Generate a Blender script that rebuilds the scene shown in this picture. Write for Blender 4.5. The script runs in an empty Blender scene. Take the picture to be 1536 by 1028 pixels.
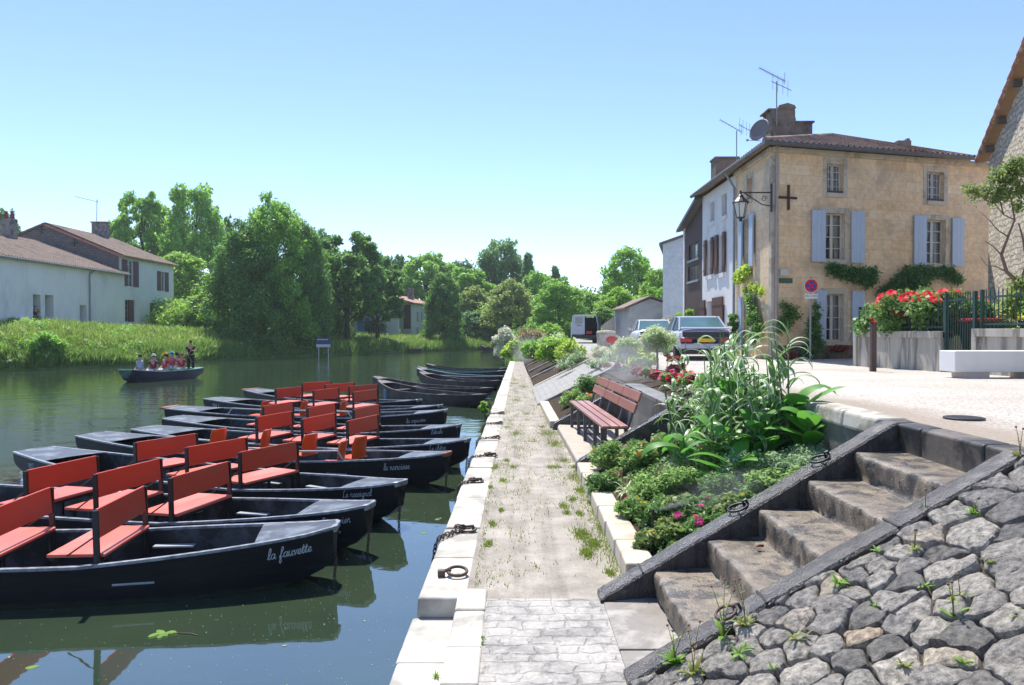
import bpy, bmesh, math, random
import numpy as np
from mathutils import Vector, Matrix, noise
R = math.radians
sc = bpy.context.scene
C = sc.collection

# ---------------------------------------------------------------- camera
EYE = 1.85
PITCH = R(0.93)
cam = bpy.data.cameras.new('camera'); camo = bpy.data.objects.new('camera', cam); C.objects.link(camo)
camo.location = (0, 0, EYE); camo.rotation_euler = (R(90) - PITCH, 0, 0)
cam.sensor_width = 36; cam.lens = 1171 / 1536 * 36; cam.clip_end = 4000; cam.clip_start = 0.05
sc.camera = camo
# ---------------------------------------------------------------- world, sun, exposure
SUN = Vector((-0.26 * math.cos(R(60)), 0.966 * math.cos(R(60)), math.sin(R(60)))).normalized()
w = bpy.data.worlds.new('World'); sc.world = w; w.use_nodes = True
nt = w.node_tree; nt.nodes.clear()
sky = nt.nodes.new('ShaderNodeTexSky'); sky.sky_type = 'NISHITA'; sky.sun_disc = False
sky.sun_elevation = R(60); sky.sun_rotation = math.atan2(SUN.x, SUN.y)
sky.air_density = 0.85; sky.dust_density = 0.0; sky.ozone_density = 2.5; sky.altitude = 50
bg = nt.nodes.new('ShaderNodeBackground'); bg.inputs[1].default_value = 0.15
wo = nt.nodes.new('ShaderNodeOutputWorld')
tint = nt.nodes.new('ShaderNodeMix'); tint.data_type = 'RGBA'; tint.blend_type = 'MULTIPLY'; tint.inputs[0].default_value = 1; tint.inputs[7].default_value = (.91, .90, 1.0, 1)
nt.links.new(sky.outputs[0], tint.inputs[6]); nt.links.new(tint.outputs[2], bg.inputs[0]); nt.links.new(bg.outputs[0], wo.inputs[0])
sl = bpy.data.lights.new('sun', 'SUN'); sl.energy = 4.8; sl.angle = R(0.53); sl.color = (1, .955, .88)
slo = bpy.data.objects.new('sun', sl); C.objects.link(slo); slo.rotation_euler = SUN.to_track_quat('Z', 'Y').to_euler(); slo.location = (0, 0, 60)
sc.view_settings.view_transform = 'Standard'; sc.view_settings.look = 'None'
sc.view_settings.exposure = 0.66; sc.view_settings.gamma = 1
sc.render.engine = 'CYCLES'
sc.cycles.max_bounces = 6; sc.cycles.diffuse_bounces = 3; sc.cycles.glossy_bounces = 3
sc.cycles.transmission_bounces = 4; sc.cycles.transparent_max_bounces = 6; sc.cycles.volume_bounces = 0
sc.cycles.caustics_reflective = False; sc.cycles.caustics_refractive = False

# ---------------------------------------------------------------- measuring helpers (photo pixel -> real place)
def ray(px, py):
    x = (px - 768) / 1171; z = -(py - 514) / 1171
    cp, sp = math.cos(PITCH), math.sin(PITCH)
    return Vector((x, cp + z * sp, -sp + z * cp))
def G(px, py, z=0.0):
    r = ray(px, py); t = (z - EYE) / r.z
    return Vector((r.x * t, r.y * t, z))
def D(px, py, d):
    r = ray(px, py); t = d / r.y
    return Vector((r.x * t, d, EYE + r.z * t))
class Plane:
    """vertical wall plane through A with horizontal direction u"""
    def __init__(s, A, B):
        s.A = Vector((A[0], A[1], 0)); d = Vector((B[0] - A[0], B[1] - A[1], 0)); s.L = d.length; s.u = d.normalized()
        s.n = Vector((s.u.y, -s.u.x, 0))          # outward normal: right-hand side of u
    def uz(s, px, py):
        r = ray(px, py); o = Vector((0, 0, EYE)); t = (s.A - o).dot(s.n) / r.dot(s.n)
        p = o + r * t
        return ((p - s.A).dot(s.u), p.z)
    def P(s, u, z, out=0.0):
        p = s.A + s.u * u + s.n * out; return Vector((p.x, p.y, z))

# ---------------------------------------------------------------- materials
MATS = {}
def new_mat(name):
    m = bpy.data.materials.new(name); m.use_nodes = True; nt = m.node_tree; nt.nodes.clear()
    o = nt.nodes.new('ShaderNodeOutputMaterial'); MATS[name] = m
    return m, nt, o
def nd(nt, t, **kw):
    n = nt.nodes.new(t)
    for k, v in kw.items():
        if k.startswith('i_'): n.inputs[int(k[2:])].default_value = v
        elif k in ('op',): n.operation = v
        else: setattr(n, k, v)
    return n
def L(nt, a, b): nt.links.new(a, b)
def c4(c): return (c[0], c[1], c[2], 1)
def ramp(nt, fac, stops):
    r = nt.nodes.new('ShaderNodeValToRGB'); L(nt, fac, r.inputs[0]); e = r.color_ramp.elements
    e[0].position = stops[0][0]; e[0].color = c4(stops[0][1]); e[1].position = stops[-1][0]; e[1].color = c4(stops[-1][1])
    for p, c in stops[1:-1]:
        x = e.new(p); x.color = c4(c)
    return r.outputs[0]
def mixc(nt, f, a, b, mode='MIX'):
    m = nt.nodes.new('ShaderNodeMix'); m.data_type = 'RGBA'; m.blend_type = mode
    for s, v in ((0, f), (6, a), (7, b)):
        if isinstance(v, (int, float)): m.inputs[s].default_value = v
        elif isinstance(v, tuple): m.inputs[s].default_value = c4(v)
        else: L(nt, v, m.inputs[s])
    return m.outputs[2]
def noise_n(nt, vec, scale, detail=5, rough=.55, dist=0):
    n = nt.nodes.new('ShaderNodeTexNoise'); n.inputs['Scale'].default_value = scale; n.inputs['Detail'].default_value = detail
    n.inputs['Roughness'].default_value = rough; n.inputs['Distortion'].default_value = dist
    if vec is not None: L(nt, vec, n.inputs['Vector'])
    return n.outputs['Fac']
def coords(nt, kind='Object', scale=None):
    t = nt.nodes.new('ShaderNodeTexCoord'); o = t.outputs[kind]
    if scale:
        m = nt.nodes.new('ShaderNodeMapping'); m.inputs['Scale'].default_value = scale; L(nt, o, m.inputs[0]); o = m.outputs[0]
    return o
def princ(nt, o, col, rough=.7, spec=.5, bump=None, bstr=.3, bdist=.02, metal=0):
    p = nt.nodes.new('ShaderNodeBsdfPrincipled')
    if isinstance(col, tuple): p.inputs['Base Color'].default_value = c4(col)
    else: L(nt, col, p.inputs['Base Color'])
    if isinstance(rough, (int, float)): p.inputs['Roughness'].default_value = rough
    else: L(nt, rough, p.inputs['Roughness'])
    p.inputs['Specular IOR Level'].default_value = spec; p.inputs['Metallic'].default_value = metal
    if bump is not None:
        b = nt.nodes.new('ShaderNodeBump'); b.inputs['Strength'].default_value = bstr; b.inputs['Distance'].default_value = bdist
        L(nt, bump, b.inputs['Height']); L(nt, b.outputs[0], p.inputs['Normal'])
    L(nt, p.outputs[0], o.inputs[0])
    return p
def M(name, c1, c2=None, scale=6, rough=.7, spec=.4, bstr=.25, bdist=.01, c3=None, s3=.7, t3=(.5, .62), stretch=None, metal=0, fine=8):
    """two-tone noise paint/stone; c3 = larger patches (stains) with their own shape"""
    if name in MATS: return MATS[name]
    m, nt, o = new_mat(name)
    v = coords(nt, 'Object', stretch)
    n1 = noise_n(nt, v, scale, 6, .6)
    c2 = c2 or tuple(x * .82 for x in c1)
    col = ramp(nt, n1, [(.32, c2), (.68, c1)])
    if c3:
        n3 = noise_n(nt, v, s3, 4, .65, .4)
        f = nd(nt, 'ShaderNodeMapRange'); f.inputs[1].default_value = t3[0]; f.inputs[2].default_value = t3[1]; L(nt, n3, f.inputs[0])
        col = mixc(nt, f.outputs[0], col, c3)
    n2 = noise_n(nt, v, scale * fine, 4, .6)
    princ(nt, o, col, rough, spec, n2, bstr, bdist, metal)
    return m
def leafmat(name, c1, c2, c3=None, trans=.42, rough=.5):
    if name in MATS: return MATS[name]
    m, nt, o = new_mat(name)
    g = nt.nodes.new('ShaderNodeNewGeometry')
    stops = [(0, c1), (1, c2)] if not c3 else [(0, c1), (.5, c2), (.82, c2), (1, c3)]
    col = ramp(nt, g.outputs['Random Per Island'], stops)
    p = nt.nodes.new('ShaderNodeBsdfPrincipled'); L(nt, col, p.inputs['Base Color']); p.inputs['Roughness'].default_value = rough
    p.inputs['Specular IOR Level'].default_value = .35
    t = nt.nodes.new('ShaderNodeBsdfTranslucent')
    h = nt.nodes.new('ShaderNodeHueSaturation'); h.inputs['Hue'].default_value = .495; h.inputs['Value'].default_value = 1.65; L(nt, col, h.inputs['Color'])
    L(nt, h.outputs[0], t.inputs[0])
    mx = nt.nodes.new('ShaderNodeMixShader'); mx.inputs[0].default_value = trans
    L(nt, p.outputs[0], mx.inputs[1]); L(nt, t.outputs[0], mx.inputs[2]); L(nt, mx.outputs[0], o.inputs[0])
    return m
def brickmat(name, cols, mortar, bw, bh, vecfn='xz', msize=.012, stain=None, st=(.5, .65), ss=.5, rough=.85, bstr=.5, bdist=.015, dist=0.0, offset=.5, spec=.3, stain2=None):
    if name in MATS: return MATS[name]
    m, nt, o = new_mat(name)
    ob = coords(nt, 'Object'); sx = nd(nt, 'ShaderNodeSeparateXYZ'); L(nt, ob, sx.inputs[0])
    cb = nd(nt, 'ShaderNodeCombineXYZ')
    if vecfn == 'xz':
        a = nd(nt, 'ShaderNodeMath', op='ADD'); L(nt, sx.outputs[0], a.inputs[0]); L(nt, sx.outputs[1], a.inputs[1])
        L(nt, a.outputs[0], cb.inputs[0]); L(nt, sx.outputs[2], cb.inputs[1])
    else:
        L(nt, sx.outputs[0], cb.inputs[0]); L(nt, sx.outputs[1], cb.inputs[1])
    vec = cb.outputs[0]
    if dist:
        nn = nt.nodes.new('ShaderNodeTexNoise'); nn.inputs['Scale'].default_value = 3.0; L(nt, ob, nn.inputs['Vector'])
        vm = nd(nt, 'ShaderNodeVectorMath', op='SCALE'); L(nt, nn.outputs['Color'], vm.inputs[0]); vm.inputs['Scale'].default_value = dist
        va = nd(nt, 'ShaderNodeVectorMath', op='ADD'); L(nt, vec, va.inputs[0]); L(nt, vm.outputs[0], va.inputs[1]); vec = va.outputs[0]
    b = nt.nodes.new('ShaderNodeTexBrick'); L(nt, vec, b.inputs['Vector'])
    b.inputs['Color1'].default_value = (0, 0, 0, 1); b.inputs['Color2'].default_value = (1, 1, 1, 1); b.inputs['Mortar'].default_value = (0, 0, 0, 1)
    b.inputs['Scale'].default_value = 1; b.inputs['Mortar Size'].default_value = msize; b.inputs['Mortar Smooth'].default_value = .4
    b.inputs['Brick Width'].default_value = bw; b.inputs['Row Height'].default_value = bh; b.offset = offset
    rnd = ramp(nt, b.outputs['Color'], [(i / (len(cols) - 1), c) for i, c in enumerate(cols)])
    n1 = noise_n(nt, ob, 7, 6, .65)
    col = mixc(nt, .35, rnd, ramp(nt, n1, [(.3, tuple(x * .6 for x in cols[0])), (.7, tuple(min(1, x * 1.25) for x in cols[-1]))]))
    col = mixc(nt, b.outputs['Fac'], col, mortar)
    if stain:
        n3 = noise_n(nt, ob, ss, 6, .7, .3)
        f = nd(nt, 'ShaderNodeMapRange'); f.inputs[1].default_value = st[0]; f.inputs[2].default_value = st[1]; f.inputs[4].default_value = .75; L(nt, n3, f.inputs[0])
        col = mixc(nt, f.outputs[0], col, stain)
    if stain2:
        n4 = noise_n(nt, ob, ss * 1.7, 6, .7, .3)
        f = nd(nt, 'ShaderNodeMapRange'); f.inputs[1].default_value = .56; f.inputs[2].default_value = .66; f.inputs[4].default_value = .7; L(nt, n4, f.inputs[0])
        col = mixc(nt, f.outputs[0], col, stain2)
    inv = nd(nt, 'ShaderNodeMath', op='SUBTRACT'); inv.inputs[0].default_value = 1; L(nt, b.outputs['Fac'], inv.inputs[1])
    ad = nd(nt, 'ShaderNodeMath', op='MULTIPLY_ADD'); L(nt, noise_n(nt, ob, 40, 4), ad.inputs[0]); ad.inputs[1].default_value = .5; L(nt, inv.outputs[0], ad.inputs[2])
    princ(nt, o, col, rough, spec, ad.outputs[0], bstr, bdist)
    return m

# ---------------------------------------------------------------- mesh builder
ORG = {}
def setp(o, label=None, cat=None, group=None, kind=None):
    if label: o['label'] = label
    if cat: o['category'] = cat
    if group: o['group'] = group
    if kind: o['kind'] = kind
    return o
def thing(name, label, cat, loc=(0, 0, 0), rz=0, group=None, scale=None):
    o = bpy.data.objects.new(name, None); C.objects.link(o); o.location = loc; o.rotation_euler = (0, 0, rz)
    o.empty_display_size = .2
    if scale: o.scale = scale
    ORG[o.name] = Vector(loc)
    return setp(o, label, cat, group)
class MB:
    def __init__(s): s.v = []; s.f = []; s.mi = []; s.uv = []; s.mat = 0
    def add(s, vs, fs, m=None):
        b = len(s.v); s.v.extend([Vector(v) for v in vs]); m = s.mat if m is None else m
        for f in fs: s.f.append([b + i for i in f]); s.mi.append(m)
        return s
    def quad(s, a, b, c, d, m=None): return s.add([a, b, c, d], [(0, 1, 2, 3)], m)
    def box(s, c, sz, rz=0, m=None, rx=0, ry=0):
        x, y, z = sz[0] / 2, sz[1] / 2, sz[2] / 2
        mt = Matrix.Translation(c) @ Matrix.Rotation(rz, 4, 'Z') @ Matrix.Rotation(ry, 4, 'Y') @ Matrix.Rotation(rx, 4, 'X')
        vs = [mt @ Vector(p) for p in ((-x, -y, -z), (x, -y, -z), (x, y, -z), (-x, y, -z), (-x, -y, z), (x, -y, z), (x, y, z), (-x, y, z))]
        return s.add(vs, [(0, 3, 2, 1), (4, 5, 6, 7), (0, 1, 5, 4), (1, 2, 6, 5), (2, 3, 7, 6), (3, 0, 4, 7)], m)
    def hexa(s, p, m=None):   # 8 corners: 4 bottom ccw, 4 top
        return s.add(p, [(0, 3, 2, 1), (4, 5, 6, 7), (0, 1, 5, 4), (1, 2, 6, 5), (2, 3, 7, 6), (3, 0, 4, 7)], m)
    def prism(s, poly, h, m=None):
        """extrude a polygon (list of Vectors) by vector h"""
        n = len(poly); h = Vector(h); poly = [Vector(p) for p in poly]
        return s.add(poly + [p + h for p in poly], [tuple(range(n - 1, -1, -1)), tuple(range(n, 2 * n))] + [(i, (i + 1) % n, n + (i + 1) % n, n + i) for i in range(n)], m)
    def tube(s, pts, r, n=8, cap=True, m=None):
        pts = [Vector(p) for p in pts]; rs = r if isinstance(r, (list, tuple)) else [r] * len(pts)
        rings = []; prev = None
        for i, p in enumerate(pts):
            t = (pts[min(i + 1, len(pts) - 1)] - pts[max(i - 1, 0)])
            t = t.normalized() if t.length > 1e-9 else Vector((0, 0, 1))
            if prev is None:
                a = t.orthogonal().normalized()
            else:
                a = prev - t * prev.dot(t); a = a.normalized() if a.length > 1e-6 else t.orthogonal().normalized()
            prev = a; b = t.cross(a)
            rings.append([p + (a * math.cos(k * 2 * math.pi / n) + b * math.sin(k * 2 * math.pi / n)) * rs[i] for k in range(n)])
        vs = [v for rg in rings for v in rg]; fs = []
        for i in range(len(pts) - 1):
            for k in range(n):
                fs.append((i * n + k, i * n + (k + 1) % n, (i + 1) * n + (k + 1) % n, (i + 1) * n + k))
        if cap: fs.append(tuple(range(n - 1, -1, -1))); fs.append(tuple((len(pts) - 1) * n + k for k in range(n)))
        return s.add(vs, fs, m)
    def lathe(s, prof, c=(0, 0, 0), n=16, m=None, squash=1):
        c = Vector(c); vs = []; fs = []
        for r, z in prof:
            for k in range(n):
                a = 2 * math.pi * k / n; vs.append(c + Vector((r * math.cos(a), r * math.sin(a) * squash, z)))
        for i in range(len(prof) - 1):
            for k in range(n): fs.append((i * n + k, i * n + (k + 1) % n, (i + 1) * n + (k + 1) % n, (i + 1) * n + k))
        fs.append(tuple(range(n - 1, -1, -1))); fs.append(tuple((len(prof) - 1) * n + k for k in range(n)))
        return s.add(vs, fs, m)
    def ball(s, c, r, n=10, m=None):
        rr = r if isinstance(r, (tuple, list)) else (r, r, r); c = Vector(c); vs = []; fs = []; h = n // 2 + 1
        for i in range(h + 1):
            t = math.pi * i / h
            for k in range(n):
                a = 2 * math.pi * k / n
                vs.append(c + Vector((rr[0] * math.sin(t) * math.cos(a), rr[1] * math.sin(t) * math.sin(a), rr[2] * math.cos(t))))
        for i in range(h):
            for k in range(n): fs.append((i * n + k, (i + 1) * n + k, (i + 1) * n + (k + 1) % n, i * n + (k + 1) % n))
        return s.add(vs, fs, m)
    def torus(s, c, R1, r, n=20, k=8, rot=None, sx=1, m=None):
        mt = Matrix.Translation(c) @ (rot or Matrix.Identity(4)); vs = []; fs = []
        for i in range(n):
            a = 2 * math.pi * i / n
            for j in range(k):
                b = 2 * math.pi * j / k
                q = R1 + r * math.cos(b); vs.append(mt @ Vector((q * math.cos(a) * sx, q * math.sin(a), r * math.sin(b))))
        for i in range(n):
            for j in range(k): fs.append((i * k + j, ((i + 1) % n) * k + j, ((i + 1) % n) * k + (j + 1) % k, i * k + (j + 1) % k))
        return s.add(vs, fs, m)
    def build(s, name, mats, parent=None, world=False, smooth=False, bevel=0, seg=2, autos=None):
        me = bpy.data.meshes.new(name)
        off = ORG.get(parent.name, Vector((0, 0, 0))) if (world and parent) else Vector((0, 0, 0))
        me.from_pydata([tuple(v - off) for v in s.v], [], s.f)
        mats = mats if isinstance(mats, (list, tuple)) else [mats]
        for m in mats: me.materials.append(m)
        if len(mats) > 1: me.polygons.foreach_set('material_index', s.mi)
        if smooth: me.polygons.foreach_set('use_smooth', [True] * len(me.polygons))
        if s.uv:
            ul = me.uv_layers.new(name='UVMap'); li = 0
            for f, u in zip(s.f, s.uv):
                for k in range(len(f)): ul.data[li].uv = u[k]; li += 1
        me.update()
        o = bpy.data.objects.new(name, me); C.objects.link(o)
        if parent: o.parent = parent
        ORG[o.name] = off.copy()
        if bevel:
            b = o.modifiers.new('bevel', 'BEVEL'); b.width = bevel; b.segments = seg; b.limit_method = 'ANGLE'; b.angle_limit = R(35)
            if smooth is None or True: b.harden_normals = False
        return o
    def recalc(s, o):
        bm = bmesh.new(); bm.from_mesh(o.data); bmesh.ops.recalc_face_normals(bm, faces=bm.faces); bm.to_mesh(o.data); bm.free(); return o
def struct(o, name=None): o['kind'] = 'structure'; return o
def npmesh(name, V, F, mat, parent=None):
    """V (N,3) floats, F (M,k) ints"""
    me = bpy.data.meshes.new(name); V = np.asarray(V, dtype=np.float32); F = np.asarray(F, dtype=np.int32)
    k = F.shape[1]; me.vertices.add(len(V)); me.vertices.foreach_set('co', V.ravel())
    me.loops.add(F.size); me.loops.foreach_set('vertex_index', F.ravel())
    me.polygons.add(len(F)); me.polygons.foreach_set('loop_start', np.arange(0, F.size, k, dtype=np.int32))
    try: me.polygons.foreach_set('loop_total', np.full(len(F), k, dtype=np.int32))
    except Exception: pass
    me.update(calc_edges=True)
    for mm in (mat if isinstance(mat, (list, tuple)) else [mat]): me.materials.append(mm)
    o = bpy.data.objects.new(name, me); C.objects.link(o)
    if parent: o.parent = parent
    return o
def copy_tree(o, parent=None):
    c = o.copy(); C.objects.link(c)
    if parent is not None: c.parent = parent
    for ch in list(o.children): copy_tree(ch, c)
    return c

# ---------------------------------------------------------------- foliage
def leafquads(P, size, rng, up=.35, aspect=.55, droop=0):
    n = len(P)
    N = rng.normal(size=(n, 3)); N /= np.linalg.norm(N, axis=1)[:, None]; N[:, 2] = np.abs(N[:, 2]) + up
    N /= np.linalg.norm(N, axis=1)[:, None]
    T = rng.normal(size=(n, 3)); T[:, 2] -= droop; T -= (T * N).sum(1)[:, None] * N; T /= np.linalg.norm(T, axis=1)[:, None]
    B = np.cross(N, T); sz = (size * rng.uniform(.6, 1.3, n))[:, None]
    fold = N * sz * .18
    V = np.stack([P - T * sz, P - B * sz * aspect + fold, P + T * sz, P + B * sz * aspect + fold], 1).reshape(-1, 3)
    F = np.arange(4 * n).reshape(n, 4)
    return V, F
def clump_pts(cl, n, rng, inner=.45):
    cl = np.array(cl, dtype=float); wts = cl[:, 3] ** 2; wts /= wts.sum()
    idx = rng.choice(len(cl), n, p=wts); d = rng.normal(size=(n, 3)); d /= np.linalg.norm(d, axis=1)[:, None]
    r = cl[idx, 3] * (inner + (1 - inner) * rng.uniform(0, 1, n) ** .6)
    sq = np.array([1, 1, .8])
    P = cl[idx, :3] + d * r[:, None] * sq
    P += rng.normal(size=(n, 3)) * .16 * cl[idx, 3][:, None]
    return P
# ================================================================ SETTING
WZ = -0.65
def xw(y): return -.66 + .013 * (y - 5.5)
def xr(y): return -.315 + .012 * (y - 5.5)
def zs(y): return 1.14 - .24 * min(1, max(0, (y - 7) / 13))
def lerp(a, b, t): return a + (b - a) * t

# base ground to the horizon
m_earth = M('earth', (.10, .12, .05), (.06, .08, .03), 1.5, .95, .1, .3, .02)
mb = MB(); mb.quad((-2500, -800, -1.6), (2500, -800, -1.6), (2500, 3000, -1.6), (-2500, 3000, -1.6))
struct(mb.build('ground', m_earth))

# water
m, nt, o = new_mat('river_water')
ob = coords(nt, 'Object')
n1 = nt.nodes.new('ShaderNodeTexNoise'); n1.inputs['Scale'].default_value = 1.1; n1.inputs['Detail'].default_value = 3; n1.inputs['Roughness'].default_value = .5
mp = nt.nodes.new('ShaderNodeMapping'); mp.inputs['Scale'].default_value = (1, 1.8, 1); L(nt, ob, mp.inputs[0]); L(nt, mp.outputs[0], n1.inputs['Vector'])
n2 = noise_n(nt, ob, 7, 2, .5)
ad = nd(nt, 'ShaderNodeMath', op='MULTIPLY_ADD'); L(nt, n2, ad.inputs[0]); ad.inputs[1].default_value = .08; L(nt, n1.outputs['Fac'], ad.inputs[2])
nb = noise_n(nt, ob, .12, 3, .5)
# calmer close to the quay, more ripple out on the river
sx = nd(nt, 'ShaderNodeSeparateXYZ'); L(nt, ob, sx.inputs[0])
mr = nd(nt, 'ShaderNodeMapRange'); L(nt, sx.outputs[1], mr.inputs[0]); mr.inputs[1].default_value = 9; mr.inputs[2].default_value = 30; mr.inputs[3].default_value = .006; mr.inputs[4].default_value = .05
ml = nd(nt, 'ShaderNodeMath', op='MULTIPLY'); L(nt, nb, ml.inputs[0]); L(nt, mr.outputs[0], ml.inputs[1])
bp = nd(nt, 'ShaderNodeBump'); L(nt, ad.outputs[0], bp.inputs['Height']); L(nt, ml.outputs[0], bp.inputs['Distance']); bp.inputs['Strength'].default_value = 1
col = ramp(nt, noise_n(nt, ob, .35, 4, .6), [(.35, (.028, .047, .028)), (.65, (.040, .060, .032))])
p = nt.nodes.new('ShaderNodeBsdfPrincipled'); L(nt, col, p.inputs['Base Color']); p.inputs['Roughness'].default_value = .025; p.inputs['IOR'].default_value = 2.8
p.inputs['Specular IOR Level'].default_value = .5; L(nt, bp.outputs[0], p.inputs['Normal']); L(nt, p.outputs[0], o.inputs[0])
mb = MB(); mb.quad((-260, -60, WZ), (2.0, -60, WZ), (2.0, 140, WZ), (-260, 140, WZ))
struct(mb.build('river_water', m))

# ---- quay
m_curb = M('quay_limestone', (.60, .56, .48), (.50, .46, .39), 5, .75, .3, .5, .006, c3=(.33, .31, .27), s3=1.9, t3=(.47, .60), fine=7)
m_quayside = M('quay_wall_stone', (.22, .21, .17), (.13, .13, .10), 3, .8, .3, .6, .02, c3=(.05, .06, .035), s3=1.5)
random.seed(4)
mb = MB(); y = 5.38
while y < 46:
    ln = random.uniform(.85, 1.35); e = y + ln - .012; z = random.uniform(-.008, .008); j = random.uniform(-.012, .012)
    zb = -.16
    mb.hexa([(xw(y) + j, y, zb), (xr(y), y, zb), (xr(e), e, zb), (xw(e) + j, e, zb), (xw(y) + j + .01, y, z), (xr(y), y, z), (xr(e), e, z), (xw(e) + j + .01, e, z)])
    y += ln
o = mb.build('quay_kerb', m_curb, bevel=.022, seg=3); struct(o)
mb = MB(); y = -6.0
while y < 5.3:
    ln = 1.33; e = min(y + ln - .012, 5.37); z = -.14 + random.uniform(-.006, .006)
    mb.hexa([(-.70, y, -.3), (-.385, y, -.3), (-.385, e, -.3), (-.69, e, -.3), (-.70, y, z), (-.385, y, z), (-.385, e, z), (-.69, e, z)])
    y += ln
y = -6.0
while y < 5.5:
    ln = random.uniform(.45, .6); e = min(y + ln - .008, 5.52); z = .012 + random.uniform(-.004, .004)
    mb.hexa([(-.378, y, -.2), (-.175, y, -.2), (-.175, e, -.2), (-.378, e, -.2), (-.378, y, z), (-.175, y, z), (-.175, e, z), (-.378, e, z)])
    y += ln
struct(mb.build('lower_quay_kerb', m_curb, bevel=.02, seg=3))
mb = MB()
for (a, b) in ((-6, 5.38), (5.38, 20), (20, 46)):
    mb.quad((xw(a) + .02, a, -.1 if a > 5 else -.2), (xw(b) + .02, b, -.1 if a > 5 else -.2), (xw(b) + .02, b, -2), (xw(a) + .02, a, -2))
mb.quad((-.64, 5.39, -.03), (-.3, 5.39, -.03), (-.3, 5.39, -.3), (-.64, 5.39, -.3))
struct(mb.build('quay_wall', m_quayside))

# ---- path
m, nt, o = new_mat('path_concrete')
ob = coords(nt, 'Object')
base = ramp(nt, noise_n(nt, ob, 2.2, 8, .7), [(.3, (.23, .203, .168)), (.5, (.36, .32, .268)), (.7, (.50, .455, .39))])
spk = ramp(nt, noise_n(nt, ob, 60, 3, .6), [(.35, (.5, .5, .5)), (.6, (1, 1, 1))])
base = mixc(nt, .35, base, spk, 'MULTIPLY')
# long strips of older paving
mp = nt.nodes.new('ShaderNodeMapping'); mp.inputs['Scale'].default_value = (3.2, .12, 1); L(nt, ob, mp.inputs[0])
st = ramp(nt, noise_n(nt, mp.outputs[0], 1.0, 6, .7), [(.46, (1, 1, 1)), (.60, (.72, .71, .70))])
base = mixc(nt, .8, base, st, 'MULTIPLY')
gr = nd(nt, 'ShaderNodeMapRange'); gr.inputs[1].default_value = .60; gr.inputs[2].default_value = .72; L(nt, noise_n(nt, ob, 1.1, 7, .75), gr.inputs[0])
base = mixc(nt, gr.outputs[0], base, (.20, .19, .17))
mo = nd(nt, 'ShaderNodeMapRange'); mo.inputs[1].default_value = .60; mo.inputs[2].default_value = .70; mo.inputs[4].default_value = .55; L(nt, noise_n(nt, ob, 3.3, 7, .8), mo.inputs[0])
base = mixc(nt, mo.outputs[0], base, (.20, .24, .08))
princ(nt, o, base, .85, .3, noise_n(nt, ob, 35, 5, .7), .6, .01)
m_path = m
mb = MB(); ys = [5.36 + i * .5 for i in range(82)]
for i in range(len(ys) - 1):
    a, b = ys[i], ys[i + 1]; xe = lambda y: lerp(.9, .66, min(1, max(0, (y - 12) / 22)))
    mb.quad((xr(a) - .03, a, -.012), (xe(a), a, -.012), (xe(b), b, -.012), (xr(b) - .03, b, -.012))
struct(mb.build('path', m_path))
m, nt, o = new_mat('worn_cobbles')
ob = coords(nt, 'Object')
nn = nt.nodes.new('ShaderNodeTexNoise'); nn.inputs['Scale'].default_value = 6; nn.inputs['Detail'].default_value = 4; L(nt, ob, nn.inputs['Vector'])
vm = nd(nt, 'ShaderNodeVectorMath', op='SCALE'); L(nt, nn.outputs['Color'], vm.inputs[0]); vm.inputs['Scale'].default_value = .13
va = nd(nt, 'ShaderNodeVectorMath', op='ADD'); L(nt, ob, va.inputs[0]); L(nt, vm.outputs[0], va.inputs[1])
br = nt.nodes.new('ShaderNodeTexBrick'); L(nt, va.outputs[0], br.inputs['Vector']); br.inputs['Scale'].default_value = 1
br.offset_frequency = 2; br.squash = .8; br.squash_frequency = 3; br.inputs['Brick Width'].default_value = .17; br.inputs['Row Height'].default_value = .125; br.inputs['Mortar Size'].default_value = .022; br.inputs['Mortar Smooth'].default_value = .8
br.inputs['Color1'].default_value = (.34, .32, .29, 1); br.inputs['Color2'].default_value = (.27, .258, .238, 1); br.inputs['Mortar'].default_value = (.22, .21, .195, 1)
sp = nd(nt, 'ShaderNodeMapRange'); sp.inputs[1].default_value = .43; sp.inputs[2].default_value = .55; L(nt, noise_n(nt, ob, 2.6, 9, .75), sp.inputs[0])
col = mixc(nt, sp.outputs[0], br.outputs['Color'], (.46, .43, .39))
col = mixc(nt, .4, col, ramp(nt, noise_n(nt, ob, 45, 4, .7), [(.3, (.45, .45, .45)), (.6, (1, 1, 1))]), 'MULTIPLY')
iv = nd(nt, 'ShaderNodeMath', op='MULTIPLY_ADD'); L(nt, br.outputs['Fac'], iv.inputs[0]); iv.inputs[1].default_value = -.9; L(nt, noise_n(nt, ob, 25, 6, .7), iv.inputs[2])
princ(nt, o, col, .7, .4, iv.outputs[0], .8, .012)
m_worn = m
mb = MB(); mb.quad((-.18, -6, -.004), (.62, -6, -.004), (.62, 5.36, -.004), (-.18, 5.36, -.004)); 
struct(mb.build('cobbled_path', m_worn))
m_flag = M('flagstone', (.27, .245, .215), (.19, .172, .15), 6, .6, .4, .4, .006, c3=(.38, .355, .315), s3=2.6)
mb = MB(); mb.box((.83, 4.92, -.02), (.42, .86, .05)); mb.box((.83, 4.07, -.02), (.42, .80, .05)); mb.box((.83, 3.2, -.02), (.42, .9, .05)); mb.box((.83, 1, -.02), (.42, 3.4, .05))
struct(mb.build('flagstone', m_flag, bevel=.01))

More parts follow.
